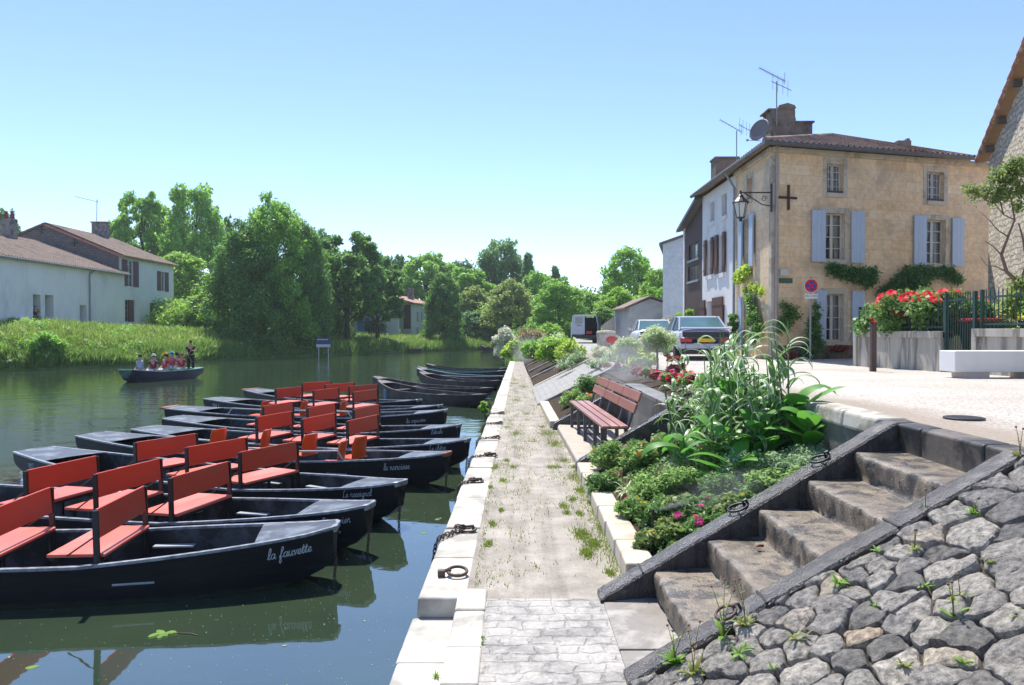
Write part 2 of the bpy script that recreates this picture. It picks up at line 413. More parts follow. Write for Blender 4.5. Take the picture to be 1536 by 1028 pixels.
# ---- stone staircase with sloping cheeks
m_wet = M('wet_slate_stone', (.088, .076, .066), (.034, .029, .027), 9, .27, .5, .9, .012, c3=(.15, .135, .115), s3=3.4, t3=(.54, .68))
m_step = M('worn_step_stone', (.27, .215, .155), (.11, .09, .068), 9, .36, .5, .8, .012, c3=(.055, .048, .040), s3=5.5, t3=(.50, .58), fine=7)
def yl(x): return 5.35 + (x - .97) * .24
def yr(x): return 4.24 + (x - 1) * .15
stair = thing('stone_staircase', 'short flight of worn wet stone steps climbing from the path to the square', 'staircase', (1.9, 4.8, 0))
prof = []
for k in range(1, 7):
    x = .985 + .383 * (k - 1); z0 = .19 * (k - 1); z1 = .19 * k
    prof += [(x + .012, z0, 0), (x, z0 + .06, 1), (x - .004, z1 - .035, 1), (x + .003, z1 - .010, 1), (x + .014, z1 - .001, 1), (x + .07, z1, 1), (x + .22, z1 - .006, .3), (x + .37, z1 - .004, 0)]
prof += [(3.4, 1.136, 0)]
NW = 70; vs = []; fs = []
for i, (x, z, wn) in enumerate(prof):
    a = yl(x) + .02; b = yr(x) - .02
    for j in range(NW):
        t = j / (NW - 1); y = lerp(a, b, t)
        n = noise.noise(Vector((x * 2.2, y * 2.6, z * 3))); n2 = noise.noise(Vector((x * 9, y * 9, z * 9)))
        dip = math.sin(t * math.pi) ** 2
        n3 = noise.noise(Vector((x * 24, y * 24, z * 20)))
        vs.append((x + wn * (.03 * n + .012 * n2 + .007 * n3 + .018 * dip), y, z - wn * .014 * dip + wn * .008 * n2 + .004 * n))
for i in range(len(prof) - 1):
    for j in range(NW - 1): fs.append((i * NW + j, i * NW + j + 1, (i + 1) * NW + j + 1, (i + 1) * NW + j))
mb = MB(); mb.add(vs, fs); o = mb.build('steps', m_step, stair, world=True, smooth=True)
def cheek(y0f, thick, name_parent, x0=.60, x1=2.86, slope=.5, mat=None, lift=.032, seg=90, ang=.0):
    """sloping stone kerb; inner edge y0f(x), thickness signed"""
    mb = MB(); rows = []
    for i in range(seg + 2):
        x = lerp(x0, x1, i / seg) if i <= seg else x1 + .16
        z = (x - x0) * slope + lift if i <= seg else (x1 - x0) * slope + lift
        n = noise.noise(Vector((x * 3, y0f(x) * 3, 1))) * .008
        ya = y0f(x) + n + .006 * noise.noise(Vector((x * 17, 3, 2))) + .004 * noise.noise(Vector((x * 45, 3, 9))); yb = y0f(x) + n + thick + .007 * noise.noise(Vector((x * 15, 8, 2))) + .004 * noise.noise(Vector((x * 45, 5, 1))); s = 1 if thick > 0 else -1
        z += .005 * noise.noise(Vector((x * 6, 1, y0f(1)))) + .003 * noise.noise(Vector((x * 30, 1, 4)))
        rows.append([(x, ya + s * .004, -.15), (x, ya, z - .02), (x, ya + s * .014, z - .004), (x, (ya + yb) / 2, z + .003), (x, yb - s * .014, z - .002), (x, yb, z - .02), (x, yb, -.15)])
    vs = [v for r in rows for v in r]; k = 7; fs = []
    for i in range(len(rows) - 1):
        for j in range(k - 1): fs.append((i * k + j, i * k + j + 1, (i + 1) * k + j + 1, (i + 1) * k + j))
    fs.append(tuple(range(k))); fs.append(tuple((len(rows) - 1) * k + j for j in range(k)))
    mb.add(vs, fs)
    return mb
o = cheek(yl, .21, stair).build('side_kerb', m_wet, stair, world=True)
o = cheek(yr, -.19, stair).build('side_kerb', m_wet, stair, world=True)
for x, yy, th in ((.9, yl, .21), (1.62, yl, .21), (2.28, yl, .21), (1.35, yr, -.19), (2.1, yr, -.19)):
    z = (x - .6) * .5 + .037
    mb = MB(); mb.box((x, yy(x) + th / 2, z - .005), (.012, abs(th) * .98, .008), ry=-math.atan(.5)); mb.build('kerb_joint', M('joint_black', (.01, .01, .012)), stair, world=True)

# ---- terrace / square
m, nt, o = new_mat('square_paving')
ob = coords(nt, 'Object')
base = ramp(nt, noise_n(nt, ob, 34, 5, .75), [(.36, (.20, .18, .155)), (.47, (.44, .40, .355)), (.60, (.66, .62, .57))])
big = ramp(nt, noise_n(nt, ob, .5, 6, .6), [(.35, (.82, .80, .77)), (.65, (1, 1, 1))])
base = mixc(nt, 1, base, big, 'MULTIPLY')
# brownish water-worn gutter band beside the kerb
sx = nd(nt, 'ShaderNodeSeparateXYZ'); L(nt, ob, sx.inputs[0])
g = nd(nt, 'ShaderNodeMath', op='MULTIPLY_ADD'); L(nt, noise_n(nt, ob, 1.1, 5, .6), g.inputs[0]); g.inputs[1].default_value = .9; L(nt, sx.outputs[0], g.inputs[2])
gf = ramp(nt, g.outputs[0], [(0, (1, 1, 1)), (1, (1, 1, 1))])
mr = nd(nt, 'ShaderNodeMapRange'); L(nt, g.outputs[0], mr.inputs[0]); mr.inputs[1].default_value = 4.35; mr.inputs[2].default_value = 3.75; mr.inputs[3].default_value = 0; mr.inputs[4].default_value = .8
base = mixc(nt, mr.outputs[0], base, (.27, .215, .165))
princ(nt, o, base, .85, .25, noise_n(nt, ob, 60, 4, .7), .5, .006)
m_sq = m
def xe_t(y): return 3.02 if y < 10.2 else (3.35 if y < 25 else 2.5)
mb = MB(); ys = [-30, -5, 0, 3, 6, 7, 8, 9, 10.2, 10.201, 12, 14, 16, 18, 20, 25, 25.001, 35, 50, 80, 120, 400]
for a, b in zip(ys[:-1], ys[1:]):
    mb.quad((xe_t(a + 1e-4), a, zs(a)), (400, a, zs(a)), (400, b, zs(b)), (xe_t(b - 1e-4), b, zs(b)))
struct(mb.build('square', m_sq))
# asphalt lane running on behind the cars
m_lane = M('lane_asphalt', (.36, .35, .34), (.28, .27, .265), 3, .85, .3, .5, .005)
mb = MB(); mb.quad((3.0, 30, .905), (7.6, 30, .905), (9.5, 110, .905), (4.5, 110, .905)); struct(mb.build('lane', m_lane))
# edging along the head of the stairs and the retaining wall behind the bed
mb = MB()
for a, b in ((3.9, 4.75), (4.76, 5.5), (5.51, 6.0)):
    mb.hexa([(2.86 + (a - 3.9) * .02, a, .9), (3.06, a, .9), (3.06, b, .9), (2.86 + (b - 3.9) * .02, b, .9), (2.88, a, 1.15), (3.06, a, 1.156), (3.06, b, 1.156), (2.88, b, 1.15)])
a = 6.0
mb.build('square_edging', M('edging_stone', (.20, .165, .13), (.10, .085, .07), 4, .45, .4, .4, .006, c3=(.04, .038, .036), s3=3), bevel=.02, seg=3)['kind'] = 'structure'
m_cap = M('cap_stone', (.56, .53, .46), (.46, .43, .36), 5, .8, .3, .5, .008, c3=(.28, .25, .20), s3=2)
mb = MB(); y = 6.02
for ln in (.62, .55, .75, .7, .6, .7, .27):
    e = y + ln - .012
    mb.hexa([(2.80, y, 1.02), (3.07, y, 1.02), (3.07, e, 1.02), (2.80, e, 1.02), (2.82, y, zs(y) + .03), (3.07, y, zs(y) + .03), (3.07, e, zs(e) + .03), (2.82, e, zs(e) + .03)]); y += ln
struct(mb.build('retaining_wall_cap', m_cap, bevel=.03, seg=3))
m_wall = M('grey_retaining_stone', (.20, .19, .165), (.12, .115, .10), 3, .75, .3, .5, .012, c3=(.06, .06, .055), s3=1.2)
mb = MB(); mb.box((2.97, 8.1, .4), (.28, 4.3, 1.3)); mb.quad((2.87, -6, -.5), (2.87, 3.95, -.5), (2.87, 3.95, 1.13), (2.87, -6, 1.13))
struct(mb.build('retaining_wall', m_wall))

# ---- beds and divider walls
m_soil = M('bed_soil', (.085, .06, .04), (.05, .036, .025), 9, .95, .1, .8, .03)
def soilgrid(name, x0, x1, y0, y1, z00, z01, amp=.03, n=26, mat=None):
    vs = []; fs = []
    for i in range(n):
        for j in range(n):
            x = lerp(x0, x1, i / (n - 1)); y = lerp(y0, y1, j / (n - 1)); z = lerp(z00, z01 if name != 'upper_bed_soil' else zs(y) - .01, i / (n - 1)) + amp * noise.noise(Vector((x * 3, y * 3, 0)))
            vs.append((x, y, z))
    for i in range(n - 1):
        for j in range(n - 1): fs.append((i * n + j, (i + 1) * n + j, (i + 1) * n + j + 1, i * n + j + 1))
    mb = MB(); mb.add(vs, fs); o = mb.build(name, mat or m_soil, smooth=True); return struct(o)
soilgrid('bed_soil', 1.0, 2.84, 5.5, 10.22, .08, .66)
soilgrid('upper_bed_soil', 2.3, 3.40, 10.3, 25, .80, .86)
soilgrid('far_bed_soil', .85, 2.35, 14.7, 19.4, .06, .78)
soilgrid('end_bed_soil', .7, 2.55, 25, 46, .0, .9, .05)
m_kerb2 = M('bed_kerb_limestone', (.58, .52, .42), (.47, .40, .30), 4, .75, .3, .5, .008, c3=(.36, .22, .10), s3=2.2, t3=(.55, .7))
mb = MB(); y = 5.72; random.seed(8)
while y < 9.9:
    ln = random.uniform(.6, .95); e = min(y + ln - .012, 10.15); z = .125 + random.uniform(-.008, .008)
    mb.hexa([(.83, y, -.1), (1.07, y, -.1), (1.07, e, -.1), (.84, e, -.1), (.84, y, z), (1.07, y, z), (1.07, e, z), (.85, e, z)]); y += ln
struct(mb.build('bed_kerb', m_kerb2, bevel=.02, seg=3))
mb = MB(); mb.hexa([(.72, 14.8, -.1), (.92, 14.8, -.1), (.90, 19.2, -.1), (.68, 19.2, -.1), (.72, 14.8, .12), (.92, 14.8, .12), (.90, 19.2, .1), (.68, 19.2, .1)])
struct(mb.build('far_bed_kerb', m_kerb2, bevel=.02))
m_slab = M('alcove_slab', (.47, .41, .34), (.38, .33, .27), 5, .8, .3, .4, .006)
mb = MB(); mb.prism([(.88, 10.42, -.1), (1.02, 10.42, -.1), (2.15, 10.42, -.1), (2.15, 14.5, -.1), (.86, 14.5, -.1), (.83, 14.2, -.1), (.86, 12, -.1)], (0, 0, .19))
struct(mb.build('alcove_slab', m_slab, bevel=.03, seg=3))
m_grey = M('grey_wet_wall', (.24, .235, .22), (.16, .155, .145), 3, .5, .4, .4, .008, c3=(.10, .105, .11), s3=1.6, stretch=(1, 1, .35))
def divider(name, y, th, pts, mat, base=-.15):
    mb = MB(); mb.prism([(x, y, z) for x, z in pts] + [(pts[-1][0], y, base), (pts[0][0], y, base)], (0, th, 0)); o = mb.build(name, mat, bevel=.02, seg=2); mb.recalc(o); return struct(o)
divider('bed_divider', 10.2, .2, [(.84, .06), (.9, .14), (2.02, .78), (2.16, .85), (2.32, .85), (3.1, .86)], m_wet)
divider('bed_divider', 14.5, .2, [(.76, .05), (.80, .12), (2.02, .78), (2.16, .85), (2.32, .85)], m_wet)
divider('ramp_kerb', 19.3, .22, [(.62, .0), (.66, .03), (2.5, .93), (2.8, .95)], m_grey)
divider('ramp_kerb', 25.0, .22, [(.68, .0), (.72, .06), (2.5, .93), (2.8, .95)], m_kerb2)
divider('far_bed_divider', 29.0, .2, [(.68, .0), (.72, .08), (2.3, .85)], m_grey)
divider('far_bed_divider', 33.5, .2, [(.68, .0), (.72, .08), (2.0, .7)], m_grey)
divider('far_bed_divider', 38.5, .2, [(.68, .0), (.72, .08), (2.0, .7)], m_grey)
m_ramp = brickmat('ramp_setts', [(.28, .27, .25), (.36, .35, .33)], (.18, .175, .165), .3, .16, 'xy', .01, bstr=.3)
mb = MB(); mb.quad((.64, 19.5, .0), (.64, 25, .0), (2.6, 25, .92), (2.6, 19.5, .92)); mb.quad((2.6, 19.5, .92), (2.6, 25, .92), (3.4, 25, .905), (3.4, 19.5, .905)); struct(mb.build('ramp', m_ramp))
# wall behind the bench with its coping
mb = MB(); mb.quad((2.14, 10.4, -.1), (2.14, 14.5, -.1), (2.14, 14.5, .8), (2.14, 10.4, .8)); mb.box((2.24, 12.45, .3), (.16, 4.1, 1.0)); struct(mb.build('bench_wall', m_grey))
mb = MB(); y = 10.4; random.seed(2)
while y < 14.3:
    e = min(y + random.uniform(.22, .34), 14.5); mb.box((2.24, (y + e) / 2, .82), (.30, e - y - .008, .07 + random.uniform(0, .008))); y = e
struct(mb.build('bench_wall_coping', m_grey, bevel=.012))

# ---- pitched cobble slope at lower right
random.seed(11)
m, nt, o = new_mat('slope_stone')
ob = coords(nt, 'Object'); gi = nt.nodes.new('ShaderNodeNewGeometry')
c = ramp(nt, gi.outputs['Random Per Island'], [(0, (.20, .188, .17)), (.3, (.35, .328, .30)), (.6, (.43, .40, .355)), (.85, (.52, .485, .43)), (1, (.52, .41, .29))])
nz = ramp(nt, noise_n(nt, ob, 24, 10, .82), [(.36, (.20, .19, .19)), (.48, (.78, .76, .73)), (.62, (1.6, 1.55, 1.46))])
c = mixc(nt, 1, c, nz, 'MULTIPLY')
li = nd(nt, 'ShaderNodeMapRange'); li.inputs[1].default_value = .60; li.inputs[2].default_value = .68; li.inputs[4].default_value = .6; L(nt, noise_n(nt, ob, 5, 8, .8), li.inputs[0])
c = mixc(nt, li.outputs[0], c, (.42, .39, .33))
wetf = nd(nt, 'ShaderNodeMapRange'); wetf.inputs[1].default_value = 3.3; wetf.inputs[2].default_value = 3.9; wetf.inputs[3].default_value = .55; wetf.inputs[4].default_value = .16
s2 = nd(nt, 'ShaderNodeSeparateXYZ'); L(nt, ob, s2.inputs[0]); L(nt, s2.outputs[1], wetf.inputs[0])
princ(nt, o, c, wetf.outputs[0], .5, noise_n(nt, ob, 55, 10, .8), 1.0, .022)
m_cob = m
nrm = Vector((-.5, 0, 1)).normalized(); ud = Vector((1, 0, .5)).normalized()
def slopept(s, t, h): return Vector((.60, 0, 0)) + ud * s + Vector((0, t, 0)) + nrm * h
S1 = 2.62; sites = []
gs = .152
for i in range(-1, 19):
    for j in range(-6, 25):
        s = (i + .5) * gs + (j % 2) * .08 + random.uniform(-.058, .058); t = j * .182 + random.uniform(-.07, .07)
        if random.random() < .20: continue
        sites.append((s, t))
def clip(poly, nx, ny, c):
    out = []
    for i in range(len(poly)):
        a = poly[i]; b = poly[(i + 1) % len(poly)]; da = a[0] * nx + a[1] * ny - c; db = b[0] * nx + b[1] * ny - c
        if da <= 0: out.append(a)
        if da * db < 0: t = da / (da - db); out.append((a[0] + (b[0] - a[0]) * t, a[1] + (b[1] - a[1]) * t))
    return out
mb = MB()
for (s, t) in sites:
    if not (-.12 < s < S1 + .1): continue
    P = [(s - .3, t - .3), (s + .3, t - .3), (s + .3, t + .3), (s - .3, t + .3)]
    for (a, b) in sites:
        if (a, b) != (s, t) and abs(a - s) < .62 and abs(b - t) < .62:
            nx, ny = a - s, b - t; P = clip(P, nx, ny, nx * (a + s) / 2 + ny * (b + t) / 2)
            if len(P) < 3: break
    if len(P) < 3: continue
    P = clip(P, 1, 0, S1 + .03) if len(P) >= 3 else P
    P = clip(P, -1, 0, .02) if len(P) >= 3 else P
    if len(P) < 3: continue
    yedge = 4.24 + (.6 + s * .894 - 1) * .15 - .20
    P = clip(P, 0, 1, yedge)
    if len(P) < 3: continue
    cx = sum(p[0] for p in P) / len(P); cy = sum(p[1] for p in P) / len(P)
    # resample outline
    per = []; N = 30; lens = [math.dist(P[i], P[(i + 1) % len(P)]) for i in range(len(P))]; T = sum(lens)
    if T < .2: continue
    for k in range(N):
        d = T * k / N; i = 0
        while d > lens[i]: d -= lens[i]; i += 1
        a = P[i]; b = P[(i + 1) % len(P)]; f = d / max(lens[i], 1e-6); per.append((a[0] + (b[0] - a[0]) * f, a[1] + (b[1] - a[1]) * f))
    per = [((per[k - 1][0] + 6 * per[k][0] + per[(k + 1) % N][0]) / 8, (per[k - 1][1] + 6 * per[k][1] + per[(k + 1) % N][1]) / 8) for k in range(N)]
    hh = random.uniform(-.010, .010); tx = random.uniform(-.10, .10); ty = random.uniform(-.10, .10); sd = random.uniform(0, 99)
    rings = [(.975, -.10), (.965, -.035), (.945, -.006), (.90, .008), (.80, .014), (.62, .018), (.42, .021), (.2, .022)]
    vs = []; fs = []
    for q, (f, h) in enumerate(rings):
        for k in range(N):
            x = cx + (per[k][0] - cx) * f; y = cy + (per[k][1] - cy) * f
            n = noise.noise(Vector((x * 9, y * 9, sd))) ; n2 = noise.noise(Vector((x * 26, y * 26, sd))); n2b = noise.noise(Vector((x * 22, y * 22, sd + 9)))
            if q < 5: x += n2 * .013 + n * .006; y += n2b * .013 + n * .006
            z = h + hh + tx * (x - cx) + ty * (y - cy) + (n * .017 + n2 * .009) * (q > 0)
            vs.append(slopept(x, y, z))
    for q in range(len(rings) - 1):
        for k in range(N): fs.append((q * N + k, q * N + (k + 1) % N, (q + 1) * N + (k + 1) % N, (q + 1) * N + k))
    fs.append(tuple((len(rings) - 1) * N + k for k in range(N)))
    mb.add(vs, fs)
struct(mb.build('cobbled_slope', m_cob, smooth=False))
mb = MB(); mb.quad(slopept(-.05, -2, -.03), slopept(S1, -2, -.03), slopept(S1, 4.5, -.03), slopept(-.05, 4.0, -.03)); struct(mb.build('slope_bedding', M('joint_grit', (.17, .145, .11), (.08, .07, .05), 30, .9, .2, .8, .02, c3=(.09, .12, .04), s3=3, t3=(.5, .6))))

# ---- left bank terrain
WL = [(-160, 20), (-90, 34), (-60, 40), (-44, 43)] + [tuple(G(px, py, WZ)[:2]) for px, py in ((0, 557), (80, 555), (160, 552), (240, 547), (330, 541), (450, 536), (560, 531), (640, 528), (700, 526), (745, 524.5))] + [(8, 107), (40, 112)]
hgt = [1, 1, 1, 1, 1, 1, 1, .98, .9, .75, .65, .6, .55, .5, .5, .5]
offs = [0, .15, .7, 2.0, 4.5, 8, 14, 40, 400]; hz = [-.9, -.45, .35, 1.1, 1.9, 2.3, 2.35, 2.3, 2.0]
m_bank = M('bank_grass_ground', (.11, .17, .035), (.07, .11, .025), 2.5, .9, .1, .5, .05, c3=(.15, .19, .06), s3=.35)
def bank_rows():
    rows = []
    for i, p in enumerate(WL):
        a = Vector(WL[max(i - 1, 0)]); b = Vector(WL[min(i + 1, len(WL) - 1)]); d = (b - a).normalized(); n = Vector((-d.y, d.x))
        h = hgt[min(i, len(hgt) - 1)]
        rows.append([(p[0] + n.x * q, p[1] + n.y * q, (hz[k] + .65) * (h if k > 1 else 1) - .65) for k, q in enumerate(offs)])
    return rows
BR = bank_rows()
mb = MB(); K = len(offs)
vs = [v for r in BR for v in r]; fs = [(i * K + j, (i + 1) * K + j, (i + 1) * K + j + 1, i * K + j + 1) for i in range(len(BR) - 1) for j in range(K - 1)]
mb.add(vs, fs); o = mb.build('left_bank', m_bank, smooth=True); mb.recalc(o); struct(o)
# right bank beyond the quay
mb = MB(); 
for a, b in ((46, 60), (60, 80), (80, 112)):
    mb.quad((-.3, a, -.9), (-.3 if b < 100 else 2, b, -.9), (1.0, b, .2), (.6, a, -.02)); mb.quad((.6, a, -.02), (1.0, b, .2), (4.7, b, .9), (2.55, a, .9))
struct(mb.build('right_bank', m_bank))
def bankpt(i, f, q):
    """point on the left bank: between profile rows i,i+1 (f 0..1), at q in offset-index units"""
    k = int(q); g = q - k
    A = Vector(BR[i][k]).lerp(Vector(BR[i][k + 1]), g); B = Vector(BR[i + 1][k]).lerp(Vector(BR[i + 1][k + 1]), g)
    return A.lerp(B, f)
# ================================================================ BOATS
def catmull(pts, n=5):
    P = [Vector((p[0], p[1], 0)) for p in pts]
    if len(P) < 3: return P
    out = []
    for i in range(len(P) - 1):
        a = P[max(i - 1, 0)]; b = P[i]; c = P[i + 1]; d = P[min(i + 2, len(P) - 1)]
        for k in range(n):
            t = k / n; out.append(.5 * ((2 * b) + (c - a) * t + (2 * a - 5 * b + 4 * c - d) * t * t + (3 * b - a - 3 * c + d) * t ** 3))
    out.append(P[-1]); return out
GL = {
 'a': (1.0, [[(.75, .85), (.45, 1), (.14, .72), (.14, .25), (.4, 0), (.68, .35), (.78, .95), (.76, .2), (.92, 0), (1.05, .2)]]),
 'c': (.85, [[(.72, .78), (.45, 1), (.12, .6), (.2, .1), (.5, 0), (.9, .25)]]),
 'e': (.8, [[(0, .2), (.45, .45), (.62, .8), (.4, 1), (.14, .65), (.16, .2), (.45, 0), (.85, .25)]]),
 'é': (.8, [[(0, .2), (.45, .45), (.62, .8), (.4, 1), (.14, .65), (.16, .2), (.45, 0), (.85, .25)], [(.35, 1.25), (.55, 1.6)]]),
 'ê': (.8, [[(0, .2), (.45, .45), (.62, .8), (.4, 1), (.14, .65), (.16, .2), (.45, 0), (.85, .25)], [(.15, 1.25), (.38, 1.55)], [(.38, 1.55), (.6, 1.25)]]),
 'f': (.75, [[(0, .1), (.48, 1.2), (.6, 1.9), (.42, 2.1), (.28, 1.6), (.24, .2), (.18, -.8), (.36, -1.1), (.5, -.7), (.34, 0), (.8, .2)]]),
 'g': (1.0, [[(.75, .85), (.45, 1), (.14, .72), (.14, .25), (.4, 0), (.68, .35), (.78, .95), (.76, -.5), (.5, -1.05), (.2, -.8), (.6, -.1), (1.02, .2)]]),
 'h': (1.0, [[(0, .1), (.45, 1.3), (.45, 2), (.25, 2.1), (.15, 1.4), (.12, 0)], [(.12, .5), (.4, 1), (.65, .8), (.65, .2), (.8, 0), (1, .2)]]),
 'i': (.6, [[(0, .2), (.28, 1), (.28, .2), (.42, 0), (.62, .2)], [(.28, 1.38), (.3, 1.48)]]),
 'l': (.6, [[(0, .1), (.45, 1.2), (.45, 2), (.25, 2.1), (.15, 1.4), (.18, .3), (.35, 0), (.62, .2)]]),
 'n': (.95, [[(0, .8), (.13, 1), (.16, 0)], [(.16, .5), (.42, 1), (.64, .8), (.65, .2), (.78, 0), (.98, .2)]]),
 'o': (.85, [[(.45, 1), (.14, .7), (.16, .2), (.45, 0), (.72, .35), (.66, .85), (.45, 1), (.9, .85)]]),
 'p': (.95, [[(.06, .8), (.18, 1), (.14, -1)], [(.16, .6), (.45, 1), (.72, .7), (.64, .1), (.36, 0), (.2, .2)], [(.64, .1), (.95, .2)]]),
 'r': (.8, [[(0, .2), (.2, 1.12), (.3, .9), (.56, .95), (.52, .2), (.66, 0), (.85, .2)]]),
 's': (.75, [[(0, .1), (.42, 1.1), (.58, .5), (.46, .05), (.18, 0), (.1, .2)], [(.46, .05), (.8, .2)]]),
 't': (.6, [[(0, .2), (.28, 1.65), (.24, .2), (.4, 0), (.62, .2)], [(0, 1.1), (.56, 1.2)]]),
 'u': (1.0, [[(0, .6), (.12, 1), (.12, .3), (.35, 0), (.62, .3), (.68, 1), (.68, .2), (.84, 0), (1, .2)]]),
 'v': (.8, [[(0, .7), (.15, 1), (.35, 0), (.66, .95), (.85, .85)]]),
 'L': (1.1, [[(.75, 1.9), (.5, 2.1), (.3, 1.6), (.3, .4), (.1, 0), (.5, .1), (1, .05)]]),
 "'": (.35, [[(.2, 2.0), (.12, 1.6)]]), ' ': (.7, []),
 '9': (1.1, [[(.8, 1.5), (.5, 1.9), (.2, 1.6), (.3, 1.1), (.7, 1.15), (.82, 1.5), (.78, .6), (.55, 0)]]),
 '0': (1.1, [[(.5, 1.9), (.18, 1.5), (.18, .4), (.5, 0), (.82, .4), (.82, 1.5), (.5, 1.9)]]),
 '8': (1.1, [[(.5, 1.0), (.2, 1.45), (.5, 1.9), (.8, 1.45), (.5, 1.0), (.15, .5), (.5, 0), (.85, .5), (.5, 1.0)]]),
 'S': (1.1, [[(.8, 1.65), (.5, 1.9), (.2, 1.5), (.5, 1.0), (.8, .5), (.5, 0), (.18, .3)]]),
 '1': (.7, [[(.1, 1.5), (.4, 1.9), (.4, 0)]]), '7': (1.0, [[(.1, 1.9), (.8, 1.9), (.4, 0)]]),
}
m, nt, o = new_mat('tarred_black_hull')
ob = coords(nt, 'Object'); sx = nd(nt, 'ShaderNodeSeparateXYZ'); L(nt, ob, sx.inputs[0])
mp = nt.nodes.new('ShaderNodeMapping'); mp.inputs['Scale'].default_value = (.5, 2, 3); L(nt, ob, mp.inputs[0])
c = ramp(nt, noise_n(nt, mp.outputs[0], 4, 7, .7), [(.3, (.005, .006, .008)), (.6, (.012, .013, .016)), (.78, (.035, .036, .038))])
sc_n = ramp(nt, noise_n(nt, mp.outputs[0], 22, 6, .75), [(.64, (0, 0, 0)), (.74, (1, 1, 1))]); mm = nd(nt, 'ShaderNodeMath', op='MULTIPLY'); L(nt, sc_n, mm.inputs[0]); mm.inputs[1].default_value = .3
c = mixc(nt, mm.outputs[0], c, (.12, .12, .115))
wl = nd(nt, 'ShaderNodeMath', op='MULTIPLY_ADD'); L(nt, noise_n(nt, ob, 5, 4, .6), wl.inputs[0]); wl.inputs[1].default_value = .07; L(nt, sx.outputs[2], wl.inputs[2])
wm = nd(nt, 'ShaderNodeMapRange'); L(nt, wl.outputs[0], wm.inputs[0]); wm.inputs[1].default_value = .085; wm.inputs[2].default_value = .055; wm.inputs[3].default_value = 0; wm.inputs[4].default_value = .8
c = mixc(nt, wm.outputs[0], c, (.030, .036, .022))
pk_ = nd(nt, 'ShaderNodeMath', op='PINGPONG'); L(nt, sx.outputs[2], pk_.inputs[0]); pk_.inputs[1].default_value = .085
sm = nd(nt, 'ShaderNodeMapRange'); L(nt, pk_.outputs[0], sm.inputs[0]); sm.inputs[1].default_value = 0; sm.inputs[2].default_value = .006; sm.inputs[3].default_value = 0; sm.inputs[4].default_value = 1
hb = nd(nt, 'ShaderNodeMath', op='MULTIPLY_ADD'); L(nt, noise_n(nt, mp.outputs[0], 12, 6, .7), hb.inputs[0]); hb.inputs[1].default_value = .8; L(nt, sm.outputs[0], hb.inputs[2])
princ(nt, o, c, .48, .22, hb.outputs[0], .6, .004)
m_tar = m
m_tar_in = M('tarred_inside', (.022, .024, .030), (.009, .010, .014), 6, .45, .5, .3, .004, c3=(.07, .075, .085), s3=3)
m_deckb = M('sky_sheen_dark_deck', (.065, .075, .088), (.032, .038, .048), 9, .40, .5, .3, .004, c3=(.16, .18, .20), s3=2.5)  # bluish grey base and patches paint the sky's sheen onto a black deck
m_gunw = M('worn_sky_pale_gunwale', (.40, .42, .45), (.10, .11, .13), 14, .35, .5, .2, .003)  # worn edge, with the sky's reflection painted in as pale blue-grey
m_red = M('red_painted_board', (.66, .062, .022), (.56, .048, .018), 3, .42, .45, .12, .002, c3=(.46, .075, .045), s3=3, t3=(.52, .66), stretch=(1, .35, 1))
m_redseat = M('red_seat_board', (.74, .15, .09), (.60, .10, .06), 5, .42, .45, .2, .002, c3=(.66, .20, .14), s3=3, t3=(.52, .7), stretch=(1, .3, 1))
m_steel = M('black_steel', (.012, .012, .014), (.008, .008, .01), 8, .4, .5, .1, .002)
m_white = M('white_lettering', (.55, .60, .64), (.35, .38, .42), 40, .6, .3, 0, .001)
m_rust = M('rusty_iron', (.12, .075, .055), (.06, .042, .036), 30, .65, .4, .5, .002)
m_orange = M('orange_plastic', (.80, .10, .012), (.72, .08, .01), 4, .32, .5, .05, .001)
m_pale = M('pale_grey_metal', (.42, .46, .48), (.30, .33, .35), 12, .4, .5, .1, .002)
m_worn_red = M('worn_red_tip', (.38, .13, .075), (.25, .075, .05), 12, .6, .4, .3, .003)

class Hull:
    def __init__(s, Lg=7.5, beam=.70, bow=.55, mid=.36, stern=.46, blunt=.15, sternw=.34, raise_end=0):
        s.L = Lg; s.beam = beam; s.bow = bow; s.mid = mid; s.stern = stern; s.blunt = blunt; s.sternw = sternw
    def w(s, t):      # half width at gunwale, t metres from bow
        f = t / s.L
        if f < .38: a = math.sin(min(1, (f / .38)) * math.pi / 2) ** .80; return lerp(s.blunt, s.beam, a)
        if f < .62: return s.beam
        a = (f - .62) / .38; return lerp(s.beam, s.sternw, a ** 1.7)
    def zt(s, t):
        f = t / s.L
        return lerp(s.bow, s.mid, min(1, f / .3) ** .7) if f < .5 else lerp(s.mid, s.stern, max(0, (f - .6) / .4) ** 1.6)
    def zb(s, t):
        if t < .9: return lerp(.24, -.10, min(1, (t / .9)) ** .55)
        if t > s.L - 1.1: return lerp(-.10, .22, (t - s.L + 1.1) / 1.1)
        return -.10
    def wb(s, t): return s.w(t) * (.92 if t > 1.1 else lerp(.5, .92, t / 1.1))
    def side(s, t, z, sgn=-1, out=.006):
        zt, zb = s.zt(t), s.zb(t); f = (z - zb) / max(zt - zb, 1e-6); f = max(0, min(1, f))
        y = lerp(s.wb(t), s.w(t), f ** .8)
        return Vector((-t, sgn * (y + out), z))
